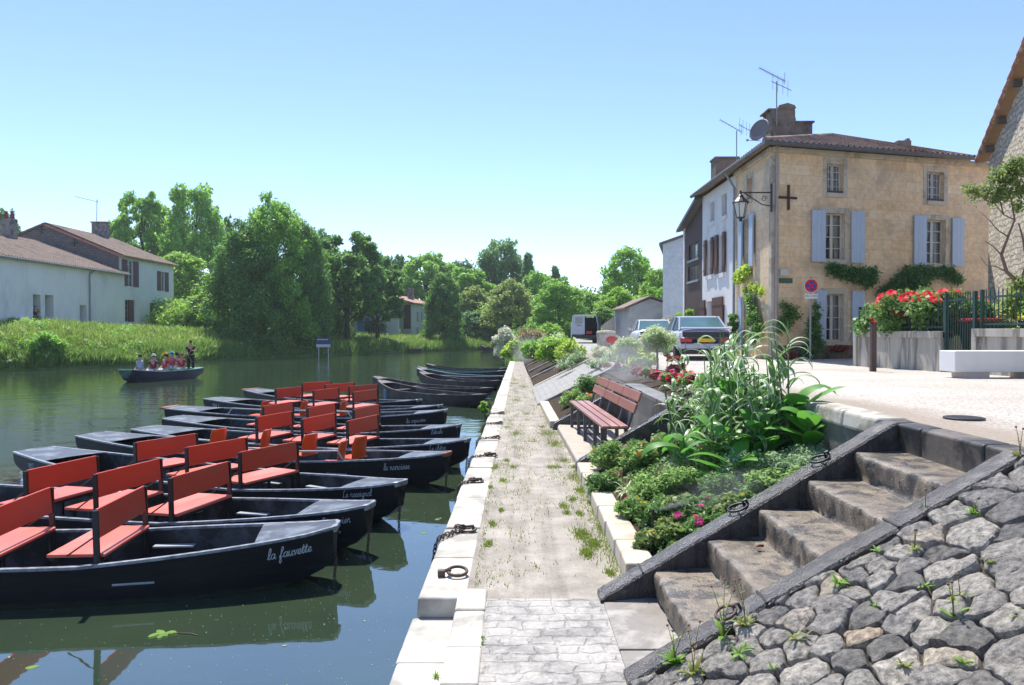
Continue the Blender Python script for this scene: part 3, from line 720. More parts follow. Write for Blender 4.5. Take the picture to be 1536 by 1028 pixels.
def hull_mesh(H, n=40):
    mb = MB(); K = 16; vs = []; fs = []; mi = []
    for i in range(n + 1):
        t = H.L * (i / n) ** 1.15 if i < n else H.L
        w, wb, zt, zb = H.w(t), H.wb(t), H.zt(t), H.zb(t); f = min(zb + .07, zt - .05)
        th = min(.03, w * .3)
        o = [(-w, zt), (-lerp(wb, w, .55), lerp(zb, zt, .5)), (-wb, zb + .06), (-wb * .9, zb), (wb * .9, zb), (wb, zb + .06), (lerp(wb, w, .55), lerp(zb, zt, .5)), (w, zt)]
        q = [(w - th, zt), (lerp(wb, w, .55) - th, lerp(zb, zt, .5)), (wb * .97 - th, f + .03), (wb * .8, f), (-wb * .8, f), (-wb * .97 + th, f + .03), (-lerp(wb, w, .55) + th, lerp(zb, zt, .5)), (-w + th, zt)]
        for y, z in o + q: vs.append((-t - (.10 * max(0, (zt - z)) / .4 * -1 if t < .05 else 0) * 0, y, z))
    for i in range(n):
        for k in range(K):
            fs.append((i * K + k, (i + 1) * K + k, (i + 1) * K + (k + 1) % K, i * K + (k + 1) % K)); mi.append(0 if k < 7 else 1)
    # end plates
    fs.append(tuple(range(8))); mi.append(0); fs.append(tuple(n * K + k for k in range(7, -1, -1))); mi.append(0)
    fs.append(tuple(range(8, 16))); mi.append(1); fs.append(tuple(n * K + k for k in range(15, 7, -1))); mi.append(1)
    mb.v = [Vector(v) for v in vs]; mb.f = [list(f) for f in fs]; mb.mi = mi
    return mb
def chain_mb(pts, link=.05, r=.006, mb=None):
    mb = mb or MB(); P = [Vector(p) for p in pts]; d = 0; k = 0
    cum = [0]
    for a, b in zip(P[:-1], P[1:]): cum.append(cum[-1] + (b - a).length)
    while d < cum[-1]:
        i = max(j for j in range(len(cum)) if cum[j] <= d); i = min(i, len(P) - 2)
        f = (d - cum[i]) / max(cum[i + 1] - cum[i], 1e-6); c = P[i].lerp(P[i + 1], f); t = (P[i + 1] - P[i]).normalized()
        q = t.to_track_quat('X', 'Z').to_matrix().to_4x4() @ Matrix.Rotation((k % 2) * math.pi / 2 + .3, 4, 'X')
        mb.torus(c, link * .36, r, 8, 5, q, 1.5); d += link * .78; k += 1
    return mb
def lettering(txt, H, parent, t_end, size, zc, sgn=-1, name='name_lettering', sx=.9):
    """hand painted script on the hull side, reading towards the bow"""
    x = 0; strokes = []
    for ch in txt:
        a, st = GL.get(ch, (.6, []))
        for s in st: strokes.append([(p[0] + x, p[1]) for p in s])
        x += a
    W = x * size * sx; mb = MB()
    for s in strokes:
        c = catmull(s, 4); pts = []
        for p in c:
            t = t_end + (W - (p.x + p.y * .18) * size * sx) if sgn < 0 else t_end + (p.x + p.y * .18) * size * sx
            z = H.zt(t) - zc + p.y * size
            pts.append(H.side(t, z, sgn, .004))
        # flat brush stroke ribbon
        hw = size * .085
        for a, b in zip(pts[:-1], pts[1:]):
            d = (b - a)
            if d.length < 1e-6: continue
            d.normalize(); up = Vector((-d.z, 0, d.x)) * hw; e = d * hw * .6
            mb.add([a - e - up, b + e - up, b + e + up, a - e + up], [(0, 1, 2, 3)])
    return mb.build(name, m_white, parent)

def boat_bench(root, t, wdt=1.08, zf=-.0):
    z0 = .10; zs_ = .43; zt = .86; x = -t
    mb = MB(); mb.box((x - .20, 0, zs_), (.52, wdt - .02, .035)); mb.build('seat', m_redseat, root, bevel=.012)
    mb = MB(); mb.box((x, 0, zt - .135), (.024, wdt, .27), ry=-.07); bk = mb.build('backrest', m_red, root, bevel=.006)
    for sg in (-1, 1):
        mb = MB(); y = sg * (wdt / 2 + .02)
        mb.box((x + .004, y, (zt + z0) / 2 - .01), (.05, .03, zt - z0), ry=-.03)
        mb.tube([(x, y, .62), (x - .26, y, .44)], .008, 6)
        mb.build('post', m_steel, bk)
    mb = MB()
    for xx in (-.42, .03):
        for sg in (-1, 1): mb.box((x + xx, sg * .42, .21), (.035, .035, .40))
        mb.box((x + xx, 0, .395), (.04, wdt - .06, .03))
    mb.build('seat_frame', m_steel, root)

def make_boat(name, label, cat, bow, heading, H, group, mats=(None, None, None), z=WZ, benches=(), deck=(.75, 1.1), decks=True, tip_red=False, letters=None, num=None, chain=True, plates=(), thwarts=(), inner=None, gunw=None, rail=None):
    """bow = (x,y) of the bow tip; heading = rotation about z (local -x points to the stern)"""
    root = thing(name, label, cat, (bow[0], bow[1], z), heading, group)
    hm = hull_mesh(H); h = hm.build('hull', [mats[0] or m_tar, inner or m_tar_in], root, smooth=False); hm.recalc(h)
    for sg in (-1, 1):
        g = MB(); n = 30; prev = None
        for i in range(n + 1):
            t = H.L * i / n; w = H.w(t); z_ = H.zt(t)
            cur = [(-t, sg * (w + .012), z_ - .012), (-t, sg * (w + .012), z_ + .014), (-t, sg * (w - .038), z_ + .014), (-t, sg * (w - .038), z_ - .012)]
            if prev:
                g.hexa([prev[0], prev[3], cur[3], cur[0], prev[1], prev[2], cur[2], cur[1]])
            prev = cur
        g.build('gunwale', gunw or m_gunw, root, smooth=False)
    if decks:
        for nm, (t0, t1) in (('bow_deck', (0, deck[0])), ('stern_deck', (H.L - deck[1], H.L))):
            mb = MB(); n = 8; vs = []; fs = []
            for i in range(n + 1):
                t = lerp(t0, t1, i / n); w = H.w(t) - .005
                for j in range(7):
                    y = lerp(-w, w, j / 6)
                    tt = t
                    if nm == 'bow_deck': tt = t + (i / n) * .05 * (y / max(w, .01))
                    else: tt = t - (1 - i / n) * .05 * (y / max(w, .01))
                    vs.append((-tt, y, H.zt(t) + .008 + .012 * (1 - (y / max(w, .01)) ** 2)))
            for i in range(n):
                for j in range(6): fs.append((i * 7 + j, i * 7 + j + 1, (i + 1) * 7 + j + 1, (i + 1) * 7 + j))
            mb.add(vs, fs); mb.build(nm, mats[1] or m_deckb, root, smooth=True)
    # rounded nose block and its iron ring
    mb = MB(); zt = H.zt(0); mb.hexa([(-.02, -H.blunt, zt - .05), (.03, -H.blunt * .8, zt - .05), (.03, H.blunt * .8, zt - .05), (-.02, H.blunt, zt - .05), (-.02, -H.blunt - .01, zt + .016), (.035, -H.blunt * .8, zt + .016), (.035, H.blunt * .8, zt + .016), (-.02, H.blunt + .01, zt + .016)])
    mb.build('nose_block', m_worn_red if tip_red == 'bow' else (gunw or m_gunw), root, bevel=.01)
    if tip_red is True:
        mb = MB(); zt = H.zt(H.L); w = H.w(H.L); mb.box((-H.L - .05, 0, zt), (.16, w * 2 + .02, .06)); mb.build('stern_board', m_worn_red, root, bevel=.01)
    for t in benches: boat_bench(root, t)
    for t in thwarts:
        mb = MB(); mb.box((-t, 0, H.zt(t) - .1), (.24, 2 * H.w(t) - .1, .03)); mb.build('thwart', mats[2] or m_deckb, root, bevel=.005)
    for t in plates:
        mb = MB(); w = lerp(H.wb(t), H.w(t), .6); mb.box((-t, w - .10, H.zt(t) - .16), (.42, .10, .02)); mb.build('side_ledge', m_pale, root, bevel=.004)
        mb = MB(); p = H.side(t + .15, H.zt(t) - .20, -1, .006); q = H.side(t - .2, H.zt(t) - .20, -1, .006)
        if plates.index(t) == 0: mb.tube([p, q], .011, 6); mb.build('rubbing_strip', m_pale, root)
    if letters: lettering(letters[0], H, h, letters[1], letters[2], letters[3])
    if num: lettering(num, H, h, H.L - .75, .07, .22, name='registration_number')
    if chain:
        mb = chain_mb([(-.03, -.03, H.zt(0) - .08), (.01, -.035, .2), (-.01, -.03, .03), (.02, -.03, -.12)], .045, .0055)
        mb.tube([(-.02, 0, H.zt(0) - .07), (.05, -.02, H.zt(0) - .08)], .014, 6)
        mb.build('bow_chain', m_rust, root)
    if rail:
        mb = MB(); pts = []
        for i in range(24):
            t = lerp(rail[0], rail[1], i / 23); pts.append((-t, -(H.w(t) - .06) * .96, H.zt(t) + .16))
        pts = [(pts[0][0] + .12, pts[0][1], H.zt(rail[0]))] + pts + [(pts[-1][0] - .12, pts[-1][1], H.zt(rail[1]))]
        mb.tube(pts, .016, 8); mb.build('hand_rail', m_pale, root, smooth=True)
    return root
GB = 'black punts with red benches or chairs moored side by side'
def hd(bow, stern): return math.atan2(bow[1] - stern[1], bow[0] - stern[0])
def BH(**k): return Hull(**k)
bs = []
boats = [
 # name text, bow, heading, benches, chairs?, label
 dict(b=(-1.77, 7.80), a=R(4), L=7.3, n=('la fauvette', .20, .050, .17), lab='black punt lettered la fauvette, nearest the camera, with salmon red benches', be=(2.07, 3.02, 3.98, 4.95)),
 dict(b=(-1.60, 8.72), a=R(-13), L=7.4, n=("l'épervier", .14, .044, .14), lab='black punt lettered l\'épervier, second from the camera, with red benches', be=(2.12, 3.1, 4.05)),
 dict(b=(-1.43, 10.0), a=R(-26), L=7.5, n=('Le rossignol', .27, .042, .115), lab='black punt lettered Le rossignol with three red benches and a grey stern deck', be=(2.2, 3.2, 4.25), num='917'),
 dict(b=(-1.03, 12.35), a=R(-22), L=7.8, n=('le narcisse', .5, .052, .17), lab='black punt lettered le narcisse carrying orange chairs instead of benches', be=(), tip='bow', rail=(1.7, 4.3)),
 dict(b=(-.80, 13.9), a=R(-19), L=7.3, n=('Le chêne', .30, .044, .11), lab='black punt lettered Le chêne with three red benches', be=(2.1, 3.05, 4.05), num='91'),
 dict(b=(-1.1, 16.0), a=R(-18), L=7.2, n=("l'étoile", .25, .046, .11), lab="black punt lettered l'étoile with red benches, behind Le chêne", be=(2.1, 3.2, 4.3)),
 dict(b=(-1.62, 19.0), a=R(-12), L=7.5, n=('la capucine', .42, .052, .20), lab='black punt with white script on its bow, small orange chairs and a pale rail', be=(), tip='stern', rail=(2.3, 5.4)),
 dict(b=(-1.87, 20.2), a=R(-24), L=7.8, n=None, lab='black punt with 908 S on its stern, next to last of the red bench row', be=(2.3, 3.6, 4.9), num='908 S'),
 dict(b=(-2.6, 21.8), a=R(-38), L=8.0, n=None, lab='farthest black punt of the red bench row, with a red stern board', be=(2.3, 3.4, 4.5), tip='stern'),
]
for d in boats:
    H = Hull(Lg=d['L'], blunt=.15 if d['a'] > R(-30) else .13)
    r = make_boat('punt', d['lab'], 'punt', d['b'], d['a'], H, GB, benches=d['be'], letters=d['n'], num=d.get('num'), tip_red={'bow': 'bow', 'stern': True}.get(d.get('tip'), False), plates=(1.75, 2.75) if d['be'] else (1.7,), rail=d.get('rail'), chain=d['b'][1] < 17)
    d['root'] = r; d['H'] = H

# orange chairs standing in two of the punts
def orange_chair(label, loc, rz):
    t = thing('plastic_chair', label, 'chair', loc, rz, 'orange chairs in the punts')
    mb = MB(); n = 8; vs = []; fs = []
    for i in range(n + 1):
        f = i / n; z = .40 + .42 * f; xx = .20 + .06 * f - .02 * math.sin(f * 3.1)
        wd = .21 * (1 - .28 * max(0, f - .75) ** 1 * 2)
        for j in range(5):
            y = lerp(-wd, wd, j / 4); vs.append((xx - .03 * (abs(y) / wd) ** 2, y, z)); 
    for i in range(n):
        for j in range(4): fs.append((i * 5 + j, i * 5 + j + 1, (i + 1) * 5 + j + 1, (i + 1) * 5 + j))
    mb.add(vs, fs); o = mb.build('backrest', m_orange, t, smooth=True); s = o.modifiers.new('thick', 'SOLIDIFY'); s.thickness = .012
    mb = MB(); mb.box((0, 0, .41), (.42, .42, .02)); mb.build('seat', m_orange, t, bevel=.015)
    for sx in (-.18, .18):
        for sy in (-.18, .18): mb = MB(); mb.tube([(sx * 1.05, sy * 1.1, 0), (sx, sy, .40)], .011, 6); mb.build('leg', m_steel, t)
    return t
for i, (px, py) in enumerate(((528, 661), (499, 668), (454, 657), (386, 651), (318, 649))):
    p = G(px, py, WZ + .62); names = ['nearest the bow of le narcisse', 'second from the bow of le narcisse', 'in the middle of le narcisse', 'second from the stern of le narcisse', 'nearest the stern of le narcisse']
    c = orange_chair('orange plastic chair ' + names[i], (p.x, p.y, WZ - .02), R(-22) + (.25 if i % 2 else -.1)); c.scale = (.88,) * 3
for i, (px, py) in enumerate(((506, 606), (447, 606), (388, 606))):
    p = G(px, py, WZ + .62); c = orange_chair('orange plastic chair ' + ['nearest the bow', 'in the middle', 'nearest the stern'][i] + ' of the farther punt with a pale rail', (p.x, p.y, WZ - .02), R(-12)); c.scale = (.88,) * 3

# ---- empty dark punts further along the quay
m_oldtar = M('old_tarred_wood', (.030, .027, .030), (.016, .015, .018), 6, .5, .4, .4, .006, c3=(.055, .05, .052), s3=2)
m_oldin = M('old_brown_inside', (.075, .062, .058), (.04, .034, .034), 6, .6, .3, .4, .006, c3=(.13, .11, .10), s3=3)
m_teal = M('teal_painted_wood', (.02, .22, .19), (.015, .15, .14), 5, .45, .4, .2, .003)
GD = 'old empty punts moored past the red bench row'
def rake(px1, py1, z1, px2, py2, z2): return G(px1, py1, WZ + z1), G(px2, py2, WZ + z2)
for i, (pa, pb, lab, kw) in enumerate((
    ((725, 592), (571, 572), 'old dark empty punt with high pointed end and open brown inside, nearest of its group', dict(thw=(1.2, 2.6, 4.6))),
    ((736, 582), (563, 566), 'old dark empty punt lying just behind the nearest of its group', dict(thw=(1.5, 4.2))),
    ((751, 571), (632, 559), 'old dark empty punt with white inner thwart, third of its group', dict(thw=(1.6, 3.4))),
    ((755, 564), (628, 553), 'old dark empty punt with a pale tarpaulin strip along its gunwale', dict(thw=(2.0,), gun='pale')),
    ((758, 556), (667, 551), 'low punt with teal green gunwales by the far end of the quay', dict(thw=(2,), gun='teal')),
    ((760, 552), (674, 547), 'farthest moored punt, dark with a blue tarpaulin heap', dict(thw=(2,), gun=None)))):
    a, b = rake(pa[0], pa[1], .42, pb[0], pb[1], .57)
    dv = Vector((a.x - b.x, a.y - b.y)); Lg = min(7.2, max(4.6, dv.length))
    H = Hull(Lg=Lg, beam=.62, bow=.42, mid=.34, stern=.60, blunt=.18, sternw=.14)
    g = {'pale': m_pale, 'teal': m_teal}.get(kw.get('gun'), m_oldin)
    r = make_boat('punt', lab, 'punt', (a.x, a.y), math.atan2(dv.y, dv.x), H, GD, mats=(m_oldtar, m_oldin, m_oldin), inner=m_oldin if kw.get('gun') != 'teal' else m_teal, gunw=g, thwarts=kw['thw'], deck=(.4, .5), chain=False)
# far punts across the river
for pa, pb, lab in (((632, 527.0), (579, 528), 'low flat dark punt lying under the far grassy bank'), ((721, 524.6), (746, 526.5), 'small dark punt moored off the end of the quay')):
    a = G(pa[0], pa[1], WZ + .1); b = G(pb[0], pb[1], WZ + .1); dv = Vector((a.x - b.x, a.y - b.y)); H = Hull(Lg=max(2.6, dv.length), beam=.6, bow=.45, mid=.35, stern=.5)
    if lab.startswith('small'): dv = Vector((-1, .25)); a = G(721, 527, WZ); H = Hull(Lg=3.4, beam=.6, bow=.75, mid=.4, stern=.5, blunt=.2)
    make_boat('punt', lab, 'punt', (a.x, a.y), math.atan2(dv.y, dv.x), H, None, mats=(m_oldtar, m_oldin, m_oldin), inner=m_oldin, gunw=m_oldin, chain=False)

# ---- rings and chains on the quay
def mooring_ring(label, p, rz=0, tilt=.18):
    t = thing('mooring_ring', label, 'mooring ring', p, rz, 'iron mooring rings')
    mb = MB(); mb.torus((.02, 0, .03), .072, .0125, 28, 8, Matrix.Rotation(tilt, 4, 'X')); mb.build('ring', m_rust, t, smooth=True)
    mb = MB(); mb.box((-.10, 0, .018), (.055, .045, .05)); mb.tube([(-.085, 0, .03), (-.05, .0, .045), (-.03, 0, .03)], .014, 6); mb.build('staple', m_rust, t)
    return t
mooring_ring('rusty iron ring lying on the white kerb nearest the camera', tuple(G(682, 863, .0)), .15)
CH = [((702, 797), 'rusty chain and shackle over the kerb, nearest the camera'), ((716, 724), 'rusty chain heaped on the kerb, second from the camera'), ((738, 685), 'rusty chain on the kerb, third from the camera'), ((744, 658), 'thin chain crossing the kerb, fourth from the camera'), ((749, 636), 'thin chain crossing the kerb, fifth from the camera'), ((752, 621), 'thin chain crossing the kerb, sixth from the camera')]
for i, ((px, py), lab) in enumerate(CH):
    p = G(px, py, .0); xe = xw(p.y)
    t = thing('mooring_chain', lab, 'chain', (p.x, p.y, 0), 0, 'rusty mooring chains over the quay kerb')
    mb = MB(); random.seed(i + 3)
    pts = [Vector((p.x - .01, p.y + .01, .02))]
    for k in range(1, 9): f = k / 8; pts.append(Vector((lerp(p.x - .02, xe, f), p.y - .30 * f ** 1.5 * (1 if i < 1 else .5) + .02 * math.sin(k * 2.2), .02)))
    pts += [Vector((xe - .03, pts[-1].y - .03, -.03)), Vector((xe - .05, pts[-1].y - .12, -.25)), Vector((xe - .09, pts[-1].y - .2, -.5)), Vector((xe - .14, pts[-1].y - .25, -.75))]
    chain_mb(pts, .05, .0065, mb)
    if i < 3:
        heap = [Vector((p.x - .03 - .05 * k / 6 + random.uniform(-.03, .03), p.y + random.uniform(-.03, .03), .035 + .01 * random.random())) for k in range(10)]
        chain_mb(heap, .05, .0065, mb)
    mb.build('links', m_rust, t, world=True)
    mb = MB(); mb.torus((p.x - .0, p.y, .02), .055, .011, 18, 6, Matrix.Rotation(.2, 4, 'X'), 1.3); mb.tube([(p.x + .05, p.y, .0), (p.x + .045, p.y + .01, .05), (p.x + .0, p.y, .045)], .014, 6); mb.build('shackle', m_rust, t, world=True)
# rings on the stair cheeks
for px, py, lab in ((1107, 772, 'black iron ring on the left stair kerb, lower of two'), (1230, 696, 'black iron ring on the left stair kerb, upper of two')):
    r = ray(px, py); t_ = 5.5 / r.y
    for _ in range(8):
        x = r.x * t_; y = yl(x) + .10; t_ = y / r.y
    z = (x - .6) * .5 + .045
    t = thing('mooring_ring', lab, 'mooring ring', (x, y, z), 0, 'iron mooring rings')
    t.rotation_euler = (0, -math.atan(.5), .35)
    mb = MB(); mb.torus((0, 0, .012), .062, .0085, 26, 6, Matrix.Rotation(.14, 4, 'Y'), 1.15); mb.build('ring', m_steel, t, smooth=True)
    mb = MB(); mb.tube([(.055, 0, -.01), (.06, 0, .03), (.085, 0, .025), (.09, 0, -.01)], .010, 6); mb.build('staple', m_steel, t)
r = ray(1083, 956); x = 1.15; y = yr(x) - .1
t = thing('mooring_ring', 'reddish iron ring lying on the right stair kerb beside the cobbles', 'mooring ring', (x + .0, y, .5 * (x - .6) + .05), 0, 'iron mooring rings'); t.rotation_euler = (.15, -math.atan(.5), .1)
mb = MB(); mb.torus((0, 0, .012), .055, .0085, 26, 6); mb.build('ring', m_rust, t, smooth=True)
mb = MB(); mb.tube([(.05, 0, -.01), (.055, 0, .03), (.08, 0, .025), (.085, 0, -.01)], .010, 6); mb.build('staple', m_rust, t)
# blue-grey post standing in the river
p = G(580, 598, WZ); mb = MB(); mb.lathe([(.11, -.6), (.11, .32), (.10, .34)], (0, 0, 0), 18)
o = mb.build('mooring_post', M('blue_grey_pipe', (.20, .27, .37), (.16, .21, .30), 3, .5)); o.location = (p.x, p.y, WZ); setp(o, 'short blue grey pipe post standing in the river behind the punts', 'post')

# ================================================================ BENCH in the alcove
m_slat = M('oiled_red_slat', (.38, .165, .12), (.30, .125, .09), 5, .38, .5, .3, .003, stretch=(1, .12, 1), c3=(.50, .28, .22), s3=2)
bench = thing('long_bench', 'long reddish brown slatted bench with steel legs in the walled alcove by the path', 'bench', (1.15, 14.2, .05), R(2.4))
Y0, Y1 = 9.95 + .55, 14.25
sec = [(10.42, 11.62), (11.64, 12.90), (12.92, 14.2)]
secs = [(10.42, 12.3), (12.32, 14.2)]
for (a, b) in secs:
    for x in (1.10, 1.225, 1.35): 
        mb = MB(); mb.box((x, (a + b) / 2, .545), (.105, b - a, .035)); mb.build('seat_slat', m_slat, bench, world=True, bevel=.008)
for (a, b) in sec:
    for zc, xx in ((.79, 1.50), (.945, 1.56)):
        mb = MB(); mb.box((xx, (a + b) / 2, zc), (.032, b - a - .01, .135), ry=.33); mb.build('back_slat', m_slat, bench, world=True, bevel=.008)
m_galv = M('grey_steel_leg', (.10, .11, .12), (.07, .075, .08), 6, .45, .4, .1, .002)
for y in (10.6, 11.3, 12.35, 13.15, 14.1):
    mb = MB(); mb.box((1.08, y, .31), (.05, .04, .44)); mb.box((1.4, y, .31), (.05, .04, .44)); mb.box((1.24, y, .515), (.36, .04, .03)); mb.box((1.24, y, .2), (.3, .03, .03))
    mb.tube([(1.42, y, .5), (1.50, y, .75), (1.60, y, 1.02)], .022, 6); mb.build('leg_frame', m_galv, bench, world=True)
# ================================================================ PEOPLE
def skinmat(): return M('skin_tone', (.50, .30, .21), (.44, .26, .18), 6, .5, .4, 0, .001)
def skin_obj(name, nodes, edges, mat, parent, root=0, sub=1):
    """nodes: list of (pos, rx, ry)"""
    me = bpy.data.meshes.new(name); me.from_pydata([n[0] for n in nodes], edges, []); me.materials.append(mat)
    o = bpy.data.objects.new(name, me); C.objects.link(o); o.parent = parent
    md = o.modifiers.new('skin', 'SKIN'); md.use_smooth_shade = True
    sv = me.skin_vertices[0].data
    for i, n in enumerate(nodes): sv[i].radius = (n[1], n[2]); sv[i].use_root = (i == root)
    s = o.modifiers.new('sub', 'SUBSURF'); s.levels = sub; s.render_levels = sub
    return o
def person(label, loc, rz, pose='sit', shirt=(.5, .05, .05), trousers=(.03, .04, .1), hair=(.03, .02, .015), hat=None, arms=None, lean=0.0, scale=1.0, group=None, headturn=0, longsleeve=False, hidelegs=False, shirtname='shirt'):
    """local: faces +x. pose sit: seat at z=.45"""
    t = thing('person', label, 'person', loc, rz, group); t.scale = (scale,) * 3
    hip = .93 if pose == 'stand' else .50
    l = lean
    def up(h): return (l * (h), 0, hip + h)
    P = {'pel': up(0), 'wai': up(.18), 'che': up(.38), 'nek': up(.54), 'hd0': (l * .6, 0, hip + .62), 'hd1': (l * .62 + .012, 0, hip + .70), 'hd2': (l * .64, 0, hip + .79)}
    A = arms or {}
    for s, k in ((1, 'l'), (-1, 'r')):
        P['sh' + k] = (l * .46, s * .175, hip + .46)
        el, wr = A.get(k, ((.02 + l * .3, s * .24, hip + .18), (.22 + l * .2, s * .18, hip + .05)))
        P['el' + k] = el; P['wr' + k] = wr
        d = Vector(wr) - Vector(el); d.normalize(); P['ha' + k] = tuple(Vector(wr) + d * .09)
        if pose == 'stand':
            st = .10 * s
            P['hp' + k] = (0, s * .09, hip - .04); P['kn' + k] = (.04, s * .11, .49); P['an' + k] = (-.01, s * .12, .08); P['to' + k] = (.14, s * .13, .03)
        else:
            P['hp' + k] = (.04, s * .09, hip); P['kn' + k] = (.44, s * .12, hip + .02); P['an' + k] = (.44, s * .12, .09); P['to' + k] = (.60, s * .12, .04)
    ids = {}; nodes = []
    rad = dict(pel=(.13, .11), wai=(.12, .09), che=(.145, .10), nek=(.055, .055), hd0=(.072, .078), hd1=(.078, .092), hd2=(.062, .075))
    rl = dict(sh=(.055, .055), el=(.042, .042), wr=(.029, .026), ha=(.036, .02), hp=(.085, .085), kn=(.058, .058), an=(.038, .038), to=(.038, .025))
    for k, v in P.items():
        r = rad.get(k) or rl[k[:2]]; ids[k] = len(nodes); nodes.append((v, r[0], r[1]))
    E = [('pel', 'wai'), ('wai', 'che'), ('che', 'nek'), ('nek', 'hd0'), ('hd0', 'hd1'), ('hd1', 'hd2')]
    for k in 'lr': E += [('che', 'sh' + k), ('sh' + k, 'el' + k), ('el' + k, 'wr' + k), ('wr' + k, 'ha' + k), ('pel', 'hp' + k), ('hp' + k, 'kn' + k), ('kn' + k, 'an' + k), ('an' + k, 'to' + k)]
    skin_obj('body', nodes, [(ids[a], ids[b]) for a, b in E], skinmat(), t)
    # shirt
    n2 = [(P['pel'], .145, .125), (P['wai'], .138, .108), (P['che'], .162, .118), (up(.49), .075, .07)]
    e2 = [(0, 1), (1, 2), (2, 3)]
    for s, k in ((1, 'l'), (-1, 'r')):
        i = len(n2); n2.append((P['sh' + k], .07, .07)); e2.append((2, i)); f = 1.0 if longsleeve else .55
        n2.append((tuple(Vector(P['sh' + k]).lerp(Vector(P['el' + k]), f)), .055, .055)); e2.append((i, i + 1))
        if longsleeve: n2.append((tuple(Vector(P['el' + k]).lerp(Vector(P['wr' + k]), .9)), .042, .04)); e2.append((i + 1, i + 2))
    skin_obj(shirtname, n2, e2, M('cloth_%02d%02d%02d' % tuple(int(c * 99) for c in shirt), shirt, tuple(c * .75 for c in shirt), 9, .85, .2, .4, .01), t)
    n3 = [(P['pel'], .145, .125)]; e3 = []
    for k in 'lr':
        i = len(n3); n3.append((P['hp' + k], .10, .10)); e3.append((0, i)); n3.append((tuple(Vector(P['hp' + k]).lerp(Vector(P['kn' + k]), 1.0)), .075, .075)); e3.append((i, i + 1))
        if pose == 'stand': n3.append((tuple(Vector(P['kn' + k]).lerp(Vector(P['an' + k]), .95)), .06, .06)); e3.append((i + 1, i + 2))
    skin_obj('trousers', n3, e3, M('cloth_%02d%02d%02d' % tuple(int(c * 99) for c in trousers), trousers, tuple(c * .75 for c in trousers), 9, .85, .2, .4, .01), t)
    hc = Vector(P['hd1']) + Vector((0, 0, .02))
    m_h = M('hair_%02d%02d' % (int(hair[0] * 99), int(hair[2] * 99)), hair, tuple(c * .6 for c in hair), 30, .6, .3, .5, .01)
    mb = MB(); mb.ball(hc + Vector((-.018, 0, .022)), (.098, .086, .102), 12); mb.build('hair', m_h, t, smooth=True)
    # face: nose, eyes, mouth
    mb = MB(); mb.ball(hc + Vector((.094, 0, -.02)), (.016, .012, .02), 6); mb.build('nose', skinmat(), t, smooth=True)
    if hat:
        hm = M('hat_%02d%02d%02d' % tuple(int(c * 99) for c in hat), hat, None, 20, .8, .2, .2, .005)
        mb = MB(); mb.lathe([(.150, .045), (.152, .05), (.098, .062), (.094, .11), (.075, .145), (.02, .155)], hc + Vector((-.0, 0, -.02)), 16); mb.build('hat', hm, t, smooth=True)
    return t
# tourist boat out on the river
a = G(180, 556, WZ + .42); b = G(289, 549, WZ + .40)
dv = Vector((a.x - b.x, a.y - b.y)); HT = Hull(Lg=4.75, beam=.85, bow=.62, mid=.46, stern=.5, blunt=.45, sternw=.42)
bw = G(183, 563, WZ + .5); bw = Vector((-18.35, 37.0, 0)); ha = math.atan2(-4.75, -1.75)
tb_head = ha
TB = make_boat('tour_punt', 'dark punt with green inside carrying a party of seated visitors on the river', 'punt', (bw.x, bw.y), tb_head, HT, None, inner=M('green_painted_inside', (.02, .20, .12), (.015, .15, .09), 4, .45), gunw=M('pale_green_gunwale', (.25, .42, .36), (.18, .32, .28), 6, .4), mats=(M('navy_hull', (.018, .022, .045), (.012, .015, .03), 4, .35), M('green_deck', (.03, .24, .15), None, 5, .5), M('green_deck', (.03, .24, .15))), thwarts=(1.4, 2.2, 3.0, 3.8), chain=False)
def inboat(t, y, z=.0):
    t = t * .90
    c, s = math.cos(tb_head), math.sin(tb_head); return (bw.x + c * (-t) - s * y, bw.y + s * (-t) + c * y, WZ + z)
GP = 'visitors seated in the tour punt'
W_ = (.75, .75, .78)
up = lambda s, h=.5: ((.22, s * .22, .72), (.20, s * .10, 1.08))
folk = [
 (1.45, -.35, 'person with dark hair in a white and blue top at the punt front', (.45, .50, .75), (.55, .52, .5), (.02, .015, .015), None, {'l': ((.15, .27, .75), (.02, .2, 1.15))}),
 (1.55, .35, 'person in dark red top and pale sun hat near the punt front', (.30, .02, .05), W_, (.05, .03, .02), (.72, .66, .62), None),
 (2.35, .35, 'person in a red top with dark hair in the middle of the tour punt', (.55, .02, .04), W_, (.015, .012, .012), None, None),
 (2.4, -.40, 'person in a bright blue vest on the near side of the tour punt', (.03, .08, .45), (.6, .6, .6), (.10, .05, .02), None, None),
 (3.0, .30, 'person in a pale blue cap, tallest of the seated visitors', (.50, .12, .16), W_, (.05, .03, .02), (.12, .50, .70), None),
 (3.2, -.38, 'person in an orange hat and pink top', (.60, .25, .28), (.2, .2, .25), (.05, .03, .02), (.85, .25, .02), None),
 (3.75, .20, 'person in a red cardigan behind the orange hat', (.50, .03, .06), W_, (.25, .12, .05), None, None),
 (4.1, -.32, 'person with a dark cap and pinkish top nearest the boatman', (.55, .30, .32), (.3, .32, .4), (.02, .02, .02), (.02, .02, .03), None),
]
for i, (t, y, lab, sh, tr, hr, ht, ar) in enumerate(folk):
    person(lab, inboat(t, y, -.02 + (.1 if i == 4 else 0)), tb_head + .25 * math.sin(i * 2.3), 'sit', sh, tr, hr, ht, ar, lean=.12 * math.cos(i * 1.7), group=GP)
bm_loc = inboat(4.75, 0.0, .20)
